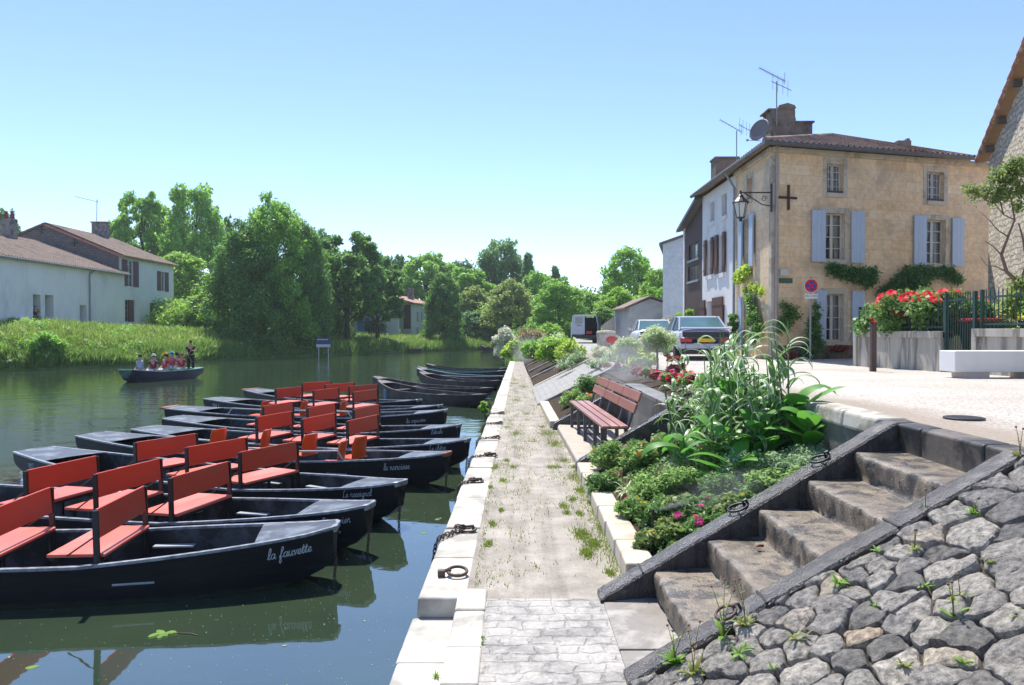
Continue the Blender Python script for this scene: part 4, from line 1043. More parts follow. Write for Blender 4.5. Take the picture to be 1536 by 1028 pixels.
boatman = person('person in black standing at the stern of the tour punt with a paddle', bm_loc, tb_head + .5, 'stand', (.012, .012, .014), (.012, .016, .035), (.015, .012, .01), None,
    {'l': ((.12, .27, 1.20), (.30, .12, 1.22)), 'r': ((.05, -.26, 1.14), (.26, -.10, .98))}, lean=.08, longsleeve=False)
c, s = math.cos(tb_head + .5), math.sin(tb_head + .5)
def bml(v): return (bm_loc[0] + c * v[0] - s * v[1], bm_loc[1] + s * v[0] + c * v[1], bm_loc[2] + v[2])
mb = MB(); q = inboat(5.7, .35, -.25); mb.tube([bml((.36, .16, 1.45)), bml((.34, .10, 1.22)), bml((.32, -.10, .98)), q], .018, 6)
d = (Vector(q) - Vector(bml((.32, -.10, .98)))).normalized(); mb.tube([Vector(q) - d * .15, Vector(q) + d * .25], [.02, .06], 6)
o = mb.build('paddle', M('pole_wood', (.35, .25, .14), None, 8, .6)); setp(o, 'long wooden paddle held by the standing boatman', 'paddle')

# ================================================================ LEFT BANK HOUSES
m_roofL = M('weathered_tiles', (.30, .215, .17), (.19, .145, .12), 3, .85, .2, .4, .02, c3=(.12, .105, .09), s3=.8, t3=(.52, .66))
m_roofR = M('canal_tiles', (.40, .29, .225), (.22, .16, .13), 3.5, .85, .2, .4, .01, c3=(.16, .13, .11), s3=1.4, t3=(.5, .66))
m_render = M('grey_white_render', (.80, .785, .75), (.72, .705, .67), .8, .9, .15, .25, .01, c3=(.58, .56, .52), s3=.5, t3=(.52, .75), stretch=(1, 1, .5), fine=30)
m_renderR = M('cool_white_render', (.80, .79, .77), (.74, .73, .71), .9, .9, .15, .25, .01, c3=(.50, .50, .51), s3=.8, t3=(.52, .75), stretch=(1, 1, .5), fine=30)
m_rubble = brickmat('dark_rubble', [(.13, .125, .12), (.20, .19, .175), (.17, .16, .15)], (.10, .095, .09), .45, .22, 'xz', .03, dist=.25, bstr=.6)
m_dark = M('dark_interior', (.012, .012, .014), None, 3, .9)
m_shut_r = M('oxblood_shutter', (.11, .03, .03), (.08, .022, .022), 5, .6)
m_glass = M('window_glass', (.05, .065, .08), (.04, .05, .06), 1, .06, .6, 0, .001)
m_fr = M('white_window_frame', (.62, .62, .60), (.52, .52, .5), 9, .6)
m_met = M('zinc_pipe', (.30, .32, .34), (.22, .24, .26), 6, .45, .4, .1, .002)
m_stone_lt = M('dressed_limestone', (.55, .52, .46), (.46, .43, .38), 5, .85, .2, .3, .006, c3=(.35, .33, .30), s3=2)

def tiled(mb, e0, e1, r1, r0, pitch=.24, amp=.035, rows=14, step=.02):
    """curved-tile roof slope: eave e0->e1, ridge r0->r1; real corrugation with lapped courses"""
    e0, e1, r0, r1 = map(Vector, (e0, e1, r0, r1)); n = max(2, int((e1 - e0).length / pitch)); K = 6; nu = n * K
    nn = (e1 - e0).cross(r0 - e0).normalized()
    if nn.z < 0: nn = -nn
    vs = []; fs = []; W = nu + 1
    for j in range(rows * 2 + 2):
        f = min(1, (j // 2) / rows) if j % 2 == 0 else min(1, (j // 2) / rows + .0001)
        f = (j + 1) // 2 / (rows + .5) if True else f
        f = min(f, 1); lift = step if j % 2 == 0 else 0
        for i in range(W):
            u = i / nu; p = e0.lerp(e1, u).lerp(r0.lerp(r1, u), f)
            jit = .012 * noise.noise(Vector((i * .35, j * .7, 3)))
            vs.append(p + nn * (amp * math.cos(2 * math.pi * i / K) + lift + jit))
    R_ = rows * 2 + 2
    for j in range(R_ - 1):
        for i in range(W - 1): fs.append((j * W + i, j * W + i + 1, (j + 1) * W + i + 1, (j + 1) * W + i))
    mb.add(vs, fs)
    # underside board
    off = nn * -.10
    mb.add([e0 - nn * .03, e1 - nn * .03, r1 - nn * .03, r0 - nn * .03, e0 + off, e1 + off, r1 + off, r0 + off], [(4, 7, 6, 5), (0, 1, 5, 4), (1, 2, 6, 5), (2, 3, 7, 6), (3, 0, 4, 7)])
def wall_holes(mb, pl, u0, u1, z0, z1, holes, depth=.2):
    us = sorted(set([u0, u1] + [h[0] for h in holes] + [h[1] for h in holes])); zz = sorted(set([z0, z1] + [h[2] for h in holes] + [h[3] for h in holes]))
    for a, b in zip(us[:-1], us[1:]):
        for c, d in zip(zz[:-1], zz[1:]):
            cu, cz = (a + b) / 2, (c + d) / 2
            if any(h[0] < cu < h[1] and h[2] < cz < h[3] for h in holes): continue
            mb.quad(pl.P(a, c), pl.P(b, c), pl.P(b, d), pl.P(a, d))
    for (a, b, c, d) in holes:
        mb.quad(pl.P(a, c), pl.P(a, d), pl.P(a, d, -depth), pl.P(a, c, -depth)); mb.quad(pl.P(b, d), pl.P(b, c), pl.P(b, c, -depth), pl.P(b, d, -depth))
        mb.quad(pl.P(a, d), pl.P(b, d), pl.P(b, d, -depth), pl.P(a, d, -depth)); mb.quad(pl.P(b, c), pl.P(a, c), pl.P(a, c, -depth), pl.P(b, c, -depth))
def pbox(mb, pl, u0, u1, z0, z1, o0, o1, m=None):
    mb.hexa([pl.P(u0, z0, o1), pl.P(u1, z0, o1), pl.P(u1, z0, o0), pl.P(u0, z0, o0), pl.P(u0, z1, o1), pl.P(u1, z1, o1), pl.P(u1, z1, o0), pl.P(u0, z1, o0)], m)
def window(pl, parent, h, depth=.16, cols=2, rows=4, curtain=None, frame=m_fr, bars=.028, name='window', glass=None):
    a, b, c, d = h; mb = MB(); fw = .05
    for (x0, x1, y0, y1) in ((a, a + fw, c, d), (b - fw, b, c, d), (a + fw, b - fw, c, c + fw), (a + fw, b - fw, d - fw, d)): pbox(mb, pl, x0, x1, y0, y1, -depth - .05, -depth)
    for i in range(1, cols): u = lerp(a, b, i / cols); wv = bars * (1.8 if i == cols / 2 else .8); pbox(mb, pl, u - wv, u + wv, c + fw, d - fw, -depth - .04, -depth + .008)
    for j in range(1, rows): z = lerp(c, d, j / rows); pbox(mb, pl, a + fw, b - fw, z - bars / 2, z + bars / 2, -depth - .04, -depth + .004)
    o = mb.build(name, frame, parent, world=True)
    mb = MB(); mb.quad(pl.P(a, c, -depth - .03), pl.P(b, c, -depth - .03), pl.P(b, d, -depth - .03), pl.P(a, d, -depth - .03)); mb.build('pane', glass or m_pane, o, world=True)
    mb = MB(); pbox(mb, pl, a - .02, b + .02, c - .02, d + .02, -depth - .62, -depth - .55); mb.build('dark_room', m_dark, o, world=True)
    if curtain:
        mb = MB(); 
        for sg in (0, 1):
            n = 14; vs = []; fs = []; rowsz = 8
            for j in range(rowsz + 1):
                f = j / rowsz; z = lerp(d - .05, c + .02, f); wd = (b - a) * .5 * (1 - (.55 * math.sin(f * math.pi * .5) ** 2 if curtain == 'tie' else .0)) * (1 if f < .8 or curtain != 'tie' else 1.1)
                for i in range(n + 1):
                    u = (a + wd * i / n) if sg == 0 else (b - wd * i / n); vs.append(pl.P(u, z, -depth - .10 + .012 * math.sin(i * 2.4)))
            for j in range(rowsz):
                for i in range(n): fs.append((j * (n + 1) + i, j * (n + 1) + i + 1, (j + 1) * (n + 1) + i + 1, (j + 1) * (n + 1) + i))
            mb.add(vs, fs)
        mb.build('curtain', m_lace, o, world=True, smooth=True)
    return o
m, nt, o = new_mat('pane_glass')
gl = nt.nodes.new('ShaderNodeBsdfGlossy'); gl.inputs['Roughness'].default_value = .02; gl.inputs['Color'].default_value = (.9, .95, 1, 1)
tr = nt.nodes.new('ShaderNodeBsdfTransparent'); tr.inputs[0].default_value = (.86, .9, .9, 1); fr = nt.nodes.new('ShaderNodeFresnel'); fr.inputs[0].default_value = 1.5
mx = nt.nodes.new('ShaderNodeMixShader'); L(nt, fr.outputs[0], mx.inputs[0]); L(nt, tr.outputs[0], mx.inputs[1]); L(nt, gl.outputs[0], mx.inputs[2]); L(nt, mx.outputs[0], o.inputs[0])
m_pane = m
m_lace = M('lace_curtain', (.52, .52, .54), (.42, .42, .45), 20, .9, .1, .3, .004)
def shutter(pl, parent, a, b, c, d, mat, out=.03, planks=4, cross=True, name='shutter', th=.035):
    mb = MB(); n = planks
    for i in range(n): pbox(mb, pl, lerp(a, b, i / n) + .003, lerp(a, b, (i + 1) / n) - .003, c, d, out, out + th)
    pbox(mb, pl, a + .004, b - .004, c + .004, d - .004, out + .004, out + th - .006)
    if cross:
        for z in (lerp(c, d, .14), lerp(c, d, .86)): pbox(mb, pl, a + .01, b - .01, z - .04, z + .04, out + th, out + th + .018)
    return mb.build(name, mat, parent, world=True)
# cottage nearer the left edge
PL = Plane((-35.7, 50.0), (-35.7, 72.0)); PL.n = Vector((1, 0, 0))
def rect(pl, x0, y0, x1, y1):
    a = pl.uz(x0, (y0 + y1) / 2); b = pl.uz(x1, (y0 + y1) / 2); c = pl.uz((x0 + x1) / 2, y1); d = pl.uz((x0 + x1) / 2, y0)
    return (min(a[0], b[0]), max(a[0], b[0]), c[1], d[1])
H1 = thing('cottage', 'low whitewashed cottage with two red chimney pots, leftmost house on the far bank', 'house', (-38, 60, 2.2))
holes = [rect(PL, 49.5, 442, 61, 480), rect(PL, 67.5, 443, 80.5, 480), rect(PL, 119.5, 458, 130, 484)]
mb = MB(); wall_holes(mb, PL, 0, 22, 1.6, 7.05, holes, 1.1)
mb.quad((-35.7, 50, 1.6), (-49, 50, 1.6), (-49, 50, 7.1), (-35.7, 50, 7.1)); mb.prism([(-35.72, 72, 1.6), (-50.5, 72, 1.6), (-50.5, 72, 7.0), (-43.3, 72, 9.8), (-35.72, 72, 7.0)], (0, -.02, 0))
mb.build('wall', m_render, H1, world=True)
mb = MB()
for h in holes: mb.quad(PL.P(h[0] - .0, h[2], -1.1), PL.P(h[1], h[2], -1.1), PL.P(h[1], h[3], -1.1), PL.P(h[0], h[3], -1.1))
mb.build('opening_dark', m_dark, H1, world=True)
mb = MB(); tiled(mb, (-35.25, 49.6, 7.02), (-35.25, 72.1, 7.02), (-43.3, 72.1, 9.97), (-43.3, 49.6, 9.97), .32, .045, 22, .02)
tiled(mb, (-51, 49.6, 7.02), (-51, 72.1, 7.02), (-43.3, 72.1, 9.97), (-43.3, 49.6, 9.97), .32, .045, 10, .02)
mb.build('roof', m_roofL, H1, world=True)
mb = MB(); mb.tube([(-35.2, 50, 6.95), (-35.2, 72, 6.93)], .07, 6); p = PL.uz(134, 490); u = p[0]; mb.tube([PL.P(u + .4, 6.9, .3), PL.P(u + .1, 6.6, .1), PL.P(u, 6.5, .08), PL.P(u, 2.0, .08)], .07, 6); mb.build('gutter', m_met, H1, world=True)
m_chim = M('chimney_stone', (.30, .27, .26), (.20, .18, .175), 5, .9, .1, .5, .01, c3=(.12, .11, .11), s3=2)
c = D(14, 358, 66); ch = MB(); ch.box((c.x, 66, 10.2), (1.0, .7, 2.0)); cho = ch.build('chimney', m_chim, H1, world=True)
for dx in (-.26, .26):
    mb = MB(); mb.lathe([(.18, 0), (.16, .35), (.10, .5), (.13, .65)], (c.x + dx, 66, 11.2), 10); mb.build('chimney_pot', M('red_clay_pot', (.22, .05, .05), None, 8, .8), cho, world=True)
# taller house behind it
PL2 = Plane((-36.2, 72.0), (-36.2, 84)); PL2.n = Vector((1, 0, 0))
H2 = thing('house', 'two storey whitish house with dark red shutters and a broad chimney on the far bank', 'house', (-39, 77, 2.2))
w1 = rect(PL2, 190.5, 391, 199.5, 430); w2 = rect(PL2, 241, 408, 247, 437); d1 = rect(PL2, 187.5, 450, 202, 483); d2 = rect(PL2, 225, 455, 236, 487)
mb = MB(); wall_holes(mb, PL2, 0, 11.6, 1.6, 8.75, [w1, w2, d1, d2], .3)
mb.quad((-36.2, 83.6, 1.6), (-50, 83.6, 1.6), (-50, 83.6, 8.7), (-36.2, 83.6, 8.7)); mb.build('wall', m_render, H2, world=True)
mb = MB(); mb.prism([(-36.2, 72.05, 1.6), (-36.2, 72.05, 8.75), (-42.9, 72.05, 11.55), (-49.6, 72.05, 8.75), (-49.6, 72.05, 1.6)], (0, .05, 0)); mb.build('gable', m_rubble, H2, world=True)
mb = MB(); tiled(mb, (-35.75, 71.85, 8.72), (-35.75, 84.0, 8.72), (-42.9, 84.0, 11.7), (-42.9, 71.85, 11.7), .32, .045, 18, .02); tiled(mb, (-50, 71.85, 8.72), (-50, 84.0, 8.72), (-42.9, 84.0, 11.7), (-42.9, 71.85, 11.7), .32, .045, 10, .02)
mb.build('roof', m_roofL, H2, world=True)
mb = MB()
a_, b_ = Vector((-35.7, 71.8, 8.62)), Vector((-42.9, 71.8, 11.62)); mb.prism([a_, b_, b_ - Vector((0, 0, .22)), a_ - Vector((0, 0, .22))], (0, .1, 0)); mb.build('verge_board', M('reddish_verge', (.42, .20, .15), None, 6, .8), H2, world=True)
for h, nm in ((w1, 0), (w2, 1)):
    window(PL2, H2, h, .12, 2, 4)
    wd = (h[1] - h[0]) * .9; shutter(PL2, H2, h[0] - wd * .98, h[0] - .02, h[2], h[3], m_shut_r, planks=2, cross=False); shutter(PL2, H2, h[1] + .02, h[1] + wd, h[2], h[3], m_shut_r, planks=2, cross=False)
for h in (d1, d2):
    window(PL2, H2, h, .2, 2, 4, name='glazed_door'); mb = MB(); pbox(mb, PL2, lerp(h[0], h[1], .45), h[1] - .02, h[2], h[3], -.14, -.08); mb.build('door_leaf', m_shut_r, H2, world=True)
c = D(151, 360, 81); mb = MB(); mb.box((c.x, 81, 11.6), (1.45, .8, 2.5)); mb.box((c.x, 81, 12.95), (1.65, .95, .12)); mb.build('chimney', m_chim, H2, world=True)
mb = MB(); pd = PL2.uz(257, 466); pc = PL2.P(pd[0], pd[1], .35); mb.lathe([(.01, 0), (.25, .03), (.42, .10), (.41, .12), (.24, .05), (.01, .02)], (0, 0, 0), 18)
for i, v in enumerate(mb.v): q = Matrix.Rotation(R(75), 4, 'Y') @ v; mb.v[i] = q + pc
mb.tube([PL2.P(pd[0], pd[1], 0), pc], .03, 6); o = mb.build('satellite_dish', m_met, H2, world=True, smooth=True)
def antenna(label, base, top, boom, n=9, el=.35, r=.02, extra=None):
    t = thing('antenna', label, 'antenna', base); b, tp = Vector(base), Vector(top)
    mb = MB(); mb.tube([b, tp], r, 6); mb.build('mast', m_met, t, world=True)
    mb = MB(); a, c = Vector(boom[0]), Vector(boom[1]); mb.tube([a, c], r * .7, 5); d = (c - a).normalized(); s = d.cross(Vector((0, 0, 1))).normalized()
    for i in range(n): p = a.lerp(c, i / (n - 1)); mb.tube([p - s * el / 2, p + s * el / 2], r * .4, 4)
    q = c; mb.tube([q + Vector((0, 0, .3)), q - Vector((0, 0, .12))], r * .5, 4)
    mb.build('boom', m_met, t, world=True)
    if extra:
        mb = MB(); a, c = Vector(extra[0]), Vector(extra[1]); mb.tube([a, c], r * .7, 5); d = (c - a).normalized(); 
        for i in range(4): p = a.lerp(c, (i + .3) / 4); mb.tube([p - Vector((0, 0, .28)), p + Vector((0, 0, .28))], r * .4, 4)
        mb.build('lower_boom', m_met, t, world=True)
antenna('thin television antenna above the broad chimney on the far bank', tuple(D(145, 333, 81)), tuple(D(145.5, 300, 81)), (D(113, 295, 81), D(146, 303, 81)), 5, .5, .035)
# iron anchor crosses on its gable
for px, py in ((112, 364), (62, 345)):
    p = D(px, py, 72); mb = MB(); mb.box((p.x, 71.98, p.z), (.7, .05, .08)); mb.box((p.x, 71.97, p.z), (.08, .05, .7)); mb.build('anchor_cross', m_steel, H2, world=True)
# the person at the cottage opening
u, z = PL.uz(56, 468)
pp = PL.P(u, holes[0][2] - .75, -.15)
person('person in a dark top and pale cap standing at the opening in the cottage wall', (pp.x, pp.y, pp.z), R(-40), 'stand', (.02, .02, .025), (.1, .1, .12), (.04, .03, .02), (.5, .42, .36), {'l': ((.10, .26, 1.22), (.24, .08, 1.42)), 'r': ((.10, -.26, 1.22), (.24, -.08, 1.42))}, scale=1.08)
# ================================================================ RIGHT BANK HOUSES
FP = Plane((8.3, 25.0), (16.9, 27.46)); SP = Plane((8.3, 34.1), (8.3, 25.0))
m_tan = brickmat('ochre_limestone', [(.70, .45, .25), (.84, .62, .40), (.79, .55, .34), (.87, .69, .48)], (.60, .42, .26), .72, .33, 'xz', .007, stain=(.50, .38, .27), st=(.48, .64), ss=.8, bstr=.3, stain2=(.80, .66, .50), bdist=.01)
m_rubLt = brickmat('pale_rubble_wall', [(.40, .31, .22), (.78, .66, .50), (.56, .46, .34), (.86, .77, .62)], (.40, .36, .30), .36, .16, 'xz', .030, dist=.35, bstr=1.0, bdist=.05, stain=(.42, .36, .29), st=(.58, .7), ss=1.2)
m_blue = M('pale_blue_shutter', (.47, .57, .72), (.41, .51, .67), 6, .55, .3, .2, .003, stretch=(3, 3, .5), fine=5)
m_brown = M('brown_shutter', (.14, .075, .055), (.10, .055, .04), 6, .6, .3, .3, .003, stretch=(3, 3, .4))
ZB = .86
TH = thing('stone_house', 'three storey ochre stone house with pale blue shutters and creepers beside the square', 'house', (12, 27, .9))
ho = [rect(FP, 1240, 246, 1265, 290), rect(FP, 1390, 258, 1416, 302), rect(FP, 1236, 320, 1267, 390), rect(FP, 1387, 330, 1418, 396), rect(FP, 1238, 441, 1265, 512)]
WT = 7.68
mb = MB(); wall_holes(mb, FP, 0, FP.L, ZB - .3, WT, ho, .22)
sh = [rect(SP, 1121.5, 267, 1128.5, 300), rect(SP, 1117.5, 328, 1128, 400), rect(SP, 1117.5, 447, 1129, 522)]
wall_holes(mb, SP, 5.1, 9.1, ZB - .3, WT, sh, .2)
mb.quad((16.9, 27.46, .6), (17, 34, .6), (17, 34, WT), (16.9, 27.46, WT)); mb.quad((8.3, 34, .6), (8.3, 34, WT), (17, 34, WT), (17, 34, .6))
mb.build('wall', m_tan, TH, world=True)
# quoin and surrounds, proud of the wall
m_surr = M('pale_surround', (.60, .55, .46), (.50, .45, .37), 4, .85, .2, .3, .005, c3=(.38, .33, .26), s3=2)
def surround(pl, h, wd=.14, top=.16, bot=.12, out=.014, parent=TH, mat=None, sill=True):
    a, b, c, d = h; mb = MB()
    pbox(mb, pl, a - wd, a, c - bot, d + top, -.01, out); pbox(mb, pl, b, b + wd, c - bot, d + top, -.01, out); pbox(mb, pl, a, b, d, d + top, -.01, out)
    if sill: pbox(mb, pl, a, b, c - bot, c, -.01, out + .05)
    return mb.build('window_surround', mat or m_surr, parent, world=True)
for i, h in enumerate(ho):
    surround(FP, h, .15 if i < 2 else .17, .2 if i < 2 else .18, .14, .014)
    window(FP, TH, h, .16, 2, 4 if i > 1 else 4, 'tie' if i > 1 else 'full')
# upper casements have an extra grille of small panes
for h in ho[:2]:
    mb = MB(); a, b, c, d = h
    for k in range(1, 4): u = lerp(a, b, k / 4); pbox(mb, FP, u - .01, u + .01, c, d, -.13, -.115)
    mb.build('glazing_bar', m_fr, TH, world=True)
mb = MB(); pbox(mb, FP, ho[0][0], ho[0][1], ho[0][2] + .0, ho[0][2] + .08, -.15, -.02); mb.build('sill_board', m_brown, TH, world=True)
mb = MB(); pbox(mb, FP, ho[1][0], ho[1][1], ho[1][2] + .0, ho[1][2] + .08, -.15, -.02); mb.build('sill_board', m_brown, TH, world=True)
for x0, y0, x1, y1 in ((1216, 316, 1236, 393), (1275, 318, 1294.5, 395), (1369, 324, 1387, 398), (1426, 328, 1443, 400), (1222.5, 436, 1237, 513), (1276, 437, 1294.5, 513)):
    r_ = rect(FP, x0, y0, x1, y1); shutter(FP, TH, *r_, m_blue, out=.05, planks=3, cross=False, th=.045)
for h in sh:
    surround(SP, h, .12, .15, .12, .012); window(SP, TH, h, .14, 2, 4, 'full')
for h in sh[1:]:
    wd = .40; shutter(SP, TH, h[0] - wd - .03, h[0] - .03, h[2] - .05, h[3] + .05, m_blue, out=.08, planks=3, cross=False, th=.05); shutter(SP, TH, h[1] + .03, h[1] + wd + .03, h[2] - .05, h[3] + .05, m_blue, out=.08, planks=3, cross=False, th=.05)
mb = MB(); pbox(mb, FP, -.0, .26, ZB - .2, WT - .25, -.02, .012); pbox(mb, SP, 8.86, 9.1, ZB - .2, WT - .25, -.02, .012); mb.build('corner_quoin', m_surr, TH, world=True)
mb = MB(); p = FP.P(.13, 0, .07); mb.tube([(p.x, p.y, .95), (p.x, p.y, 7.7)], .045, 8); mb.build('corner_downpipe', M('pinkish_pipe', (.42, .36, .34), None, 5, .6), TH, world=True)
mb = MB(); pbox(mb, FP, -.02, FP.L, 7.52, 7.68, -.02, .10); pbox(mb, SP, 5.1, 9.12, 7.52, 7.68, -.02, .10); mb.build('cornice', m_surr, TH, world=True)
mb = MB(); pbox(mb, FP, .2, FP.L, .8, 1.35, -.01, .02); mb.build('plinth', M('dark_plinth', (.22, .17, .12), (.12, .10, .08), 4, .9, .2, .4, .02, c3=(.07, .07, .05), s3=1.5), TH, world=True)  # dark brown band with darker patches along the wall foot
# roof
R1 = (11.8, 29.0, 9.03); R2 = (17.6, 30.0, 8.45)
mb = MB(); tiled(mb, (7.92, 24.53, 7.76), (17.05, 27.12, 7.76), R2, R1, .22, .045, 14, .025)
tiled(mb, (7.92, 29.0, 7.76), (7.92, 24.53, 7.76), R1, (11.75, 28.95, 9.02), .22, .045, 14, .025)
tiled(mb, (17, 34.4, 7.76), (8, 34.4, 7.76), R1, R2, .22, .045, 6, .025)
mb.build('roof', m_roofR, TH, world=True)
mb = MB(); mb.tube([R1, R2], .11, 8); mb.tube([(7.92, 24.53, 7.80), R1], .10, 8); mb.build('ridge_tiles', m_roofR, TH, world=True)
m_gut = M('dark_zinc_gutter', (.13, .12, .115), (.09, .085, .08), 6, .5, .4)
mb = MB(); mb.tube([(7.88, 29, 7.70), (7.88, 24.45, 7.70), (17.0, 27.05, 7.70)], .075, 8); mb.build('gutter', m_gut, TH, world=True)
m_chR = M('brown_chimney_render', (.27, .22, .175), (.19, .155, .125), 4, .9, .2, .5, .01, c3=(.12, .10, .085), s3=1.8)
mb = MB(); mb.box((9.60, 28.2, 8.7), (.86, .9, 1.9)); mb.box((9.5, 28.2, 9.66), (.9, .95, .06)); mb.prism([(9.4, 27.72, 9.69), (10.06, 27.72, 9.69), (10.0, 27.72, 9.8), (9.75, 27.72, 9.88), (9.45, 27.72, 9.8)], (0, .9, 0)); mb.build('chimney', m_chR, TH, world=True, bevel=.02)
mb = MB(); mb.box((10.35, 28.2, 8.5), (.62, .8, 1.4)); mb.box((10.36, 28.2, 9.22), (.72, .92, .07)); mb.box((10.12, 28.2, 9.36), (.14, .14, .22)); mb.build('chimney', m_chR, TH, world=True, bevel=.02)
mb = MB(); p = D(1354, 217, 29.5); mb.box((p.x, 29.5, p.z + .0), (.5, .3, .24)); mb.box((p.x + .17, 29.5, p.z + .14), (.10, .2, .14)); mb.build('chimney', m_chR, TH, world=True)
# dish and the two aerials
dc = D(1142, 197, 26.2); t = thing('satellite_dish', 'round grey satellite dish beside the brown chimney of the ochre house', 'satellite dish', tuple(dc - Vector((0, 0, .4))))
mb = MB(); mb.lathe([(.01, .0), (.2, .02), (.34, .07), (.39, .11), (.38, .13), (.2, .045), (.01, .03)], (0, 0, 0), 24)
q = Matrix.Rotation(R(-72), 4, 'Y'); q2 = Matrix.Rotation(R(35), 4, 'Z')
mb.v = [q2 @ (q @ v) + dc for v in mb.v]; mb.build('dish', M('grey_brown_dish', (.24, .20, .19), None, 5, .5), t, world=True, smooth=True)
mb = MB(); mb.tube([dc + Vector((.05, 0, 0)), dc + Vector((.15, 0, -.3)), dc + Vector((.15, 0, -.75))], .025, 6); a = dc + Vector((-.0, -.0, -.32)); mb.tube([a, D(1121, 210.5, 25.8)], .012, 5); mb.ball(D(1121, 210.5, 25.8), .045, 6); mb.build('bracket', m_met, t, world=True)
antenna('tall television antenna mast strapped to the brown chimney', tuple(D(1165, 188, 27.6)), tuple(D(1165, 122, 27.6)), (D(1139, 102, 27.6), D(1177, 122, 27.6)), 14, .30, .02, extra=(D(1157, 122, 27.6), D(1187, 136, 27.6)))
antenna('shorter television antenna above the white house roof', tuple(D(1105, 244, 31)), tuple(D(1105, 196, 31)), (D(1080, 180, 31), D(1112, 198, 31)), 8, .3, .02, extra=(D(1108, 187, 31), D(1128, 198, 31)))
# white house
WH = thing('white_house', 'white rendered house with brown shutters beside the ochre house, gutter along its eave', 'house', (9, 32, .9))
wu = [rect(SP, 1065.5, 303, 1071.5, 332), rect(SP, 1082.5, 291, 1090, 323)]; wm = [rect(SP, 1061.8, 360, 1068.6, 412), rect(SP, 1079, 352, 1086, 409)]
gd = [rect(SP, 1060, 452, 1071, 520)]
mb = MB(); wall_holes(mb, SP, 0, 5.1, ZB - .3, WT - .05, wu + wm + gd, .2); mb.quad((8.3, 34.1, .6), (16, 34.1, .6), (16, 34.1, WT), (8.3, 34.1, WT)); mb.build('wall', m_renderR, WH, world=True)
for h in wu + wm: 
    window(SP, WH, h, .14, 2, 4, 'full'); mb = MB(); pbox(mb, SP, h[0] - .1, h[1] + .1, h[2] - .2, h[2] - .03, -.01, .06); mb.build('sill', M('white_sill', (.78, .78, .77), None, 5, .8), WH, world=True)
for h in wm:
    wd = .34
    shutter(SP, WH, h[0] - wd - .03, h[0] - .03, h[2] - .03, h[3] + .04, m_brown, out=.05, planks=3, th=.05); shutter(SP, WH, h[1] + .03, h[1] + wd + .03, h[2] - .03, h[3] + .04, m_brown, out=.05, planks=3, th=.05)
r_ = rect(SP, 1071.5, 446, 1087, 520); shutter(SP, WH, *r_, m_brown, out=.05, planks=6, name='garage_leaf', th=.06); r_ = rect(SP, 1051, 451, 1060, 520); shutter(SP, WH, max(.02, r_[0]), *r_[1:], m_brown, out=.05, planks=5, name='garage_leaf', th=.06)
mb = MB(); h = gd[0]; mb.quad(SP.P(h[0], h[2], -.2), SP.P(h[1], h[2], -.2), SP.P(h[1], h[3], -.2), SP.P(h[0], h[3], -.2)); mb.build('doorway', M('doorway_grey', (.25, .25, .26), None, 3, .8), WH, world=True)
mb = MB(); tiled(mb, (7.92, 34.4, 7.76), (7.92, 29.0, 7.76), R1, (11.8, 34.4, 9.03), .22, .045, 14, .025); mb.build('roof', m_roofR, WH, world=True)
mb = MB(); mb.tube([(7.88, 34.4, 7.70), (7.88, 29, 7.70)], .075, 8); mb.build('gutter', m_gut, WH, world=True)
mb = MB(); mb.tube([(7.9, 28.95, 7.66), (8.0, 28.95, 7.45), (8.22, 28.95, 7.1), (8.22, 28.95, .95)], .05, 8); mb.build('downpipe', m_met, WH, world=True)
mb = MB(); mb.box((8.95, 33, 8.3), (.95, .8, 1.4)); mb.box((8.95, 33, 9.02), (1.05, .9, .08)); mb.build('chimney', m_chR, WH, world=True, bevel=.02)
# timber fronted building
TP = Plane((8.3, 37.7), (8.3, 34.1)); TB2 = thing('timber_building', 'dark brown weatherboarded building with stacked windows between the white and grey houses', 'house', (9, 36, .9))
m_board = M('dark_weatherboard', (.10, .062, .05), (.065, .042, .036), 7, .7, .3, .5, .01, stretch=(1, 4, .4))
tw = [rect(TP, 1033, 365, 1048.5, 389), rect(TP, 1032, 399, 1048.5, 421)]
mb = MB(); wall_holes(mb, TP, 0.2, 3.6, .7, 6.4, tw, .15); mb.add([TP.P(.2, 6.4), TP.P(3.6, 6.4), TP.P(3.6, 7.4), TP.P(.2, 6.62)], [(0, 1, 2, 3)]); mb.build('boarding', m_board, TB2, world=True)
mb = MB(); pbox(mb, TP, -.05, .2, .7, 6.7, -.4, .04); mb.quad((8.3, 37.7, .7), (15, 37.7, .7), (15, 37.7, 6.7), (8.3, 37.7, 6.7)); mb.build('corner_post', m_renderR, TB2, world=True)
for h in tw:
    window(TP, TB2, h, .1, 3, 1, None, frame=M('grey_frame', (.30, .31, .32), None, 5, .6)); mb = MB(); pbox(mb, TP, h[0] - .05, h[1] + .05, h[2] - .10, h[2] - .0, -.01, .06); mb.build('sill', m_met, TB2, world=True)
mb = MB(); mb.prism([(7.95, 37.9, 6.55), (7.95, 34.05, 7.48), (7.95, 34.05, 7.62), (7.95, 37.9, 6.69)], (4, 0, .9)); mb.build('roof', m_gut, TB2, world=True)
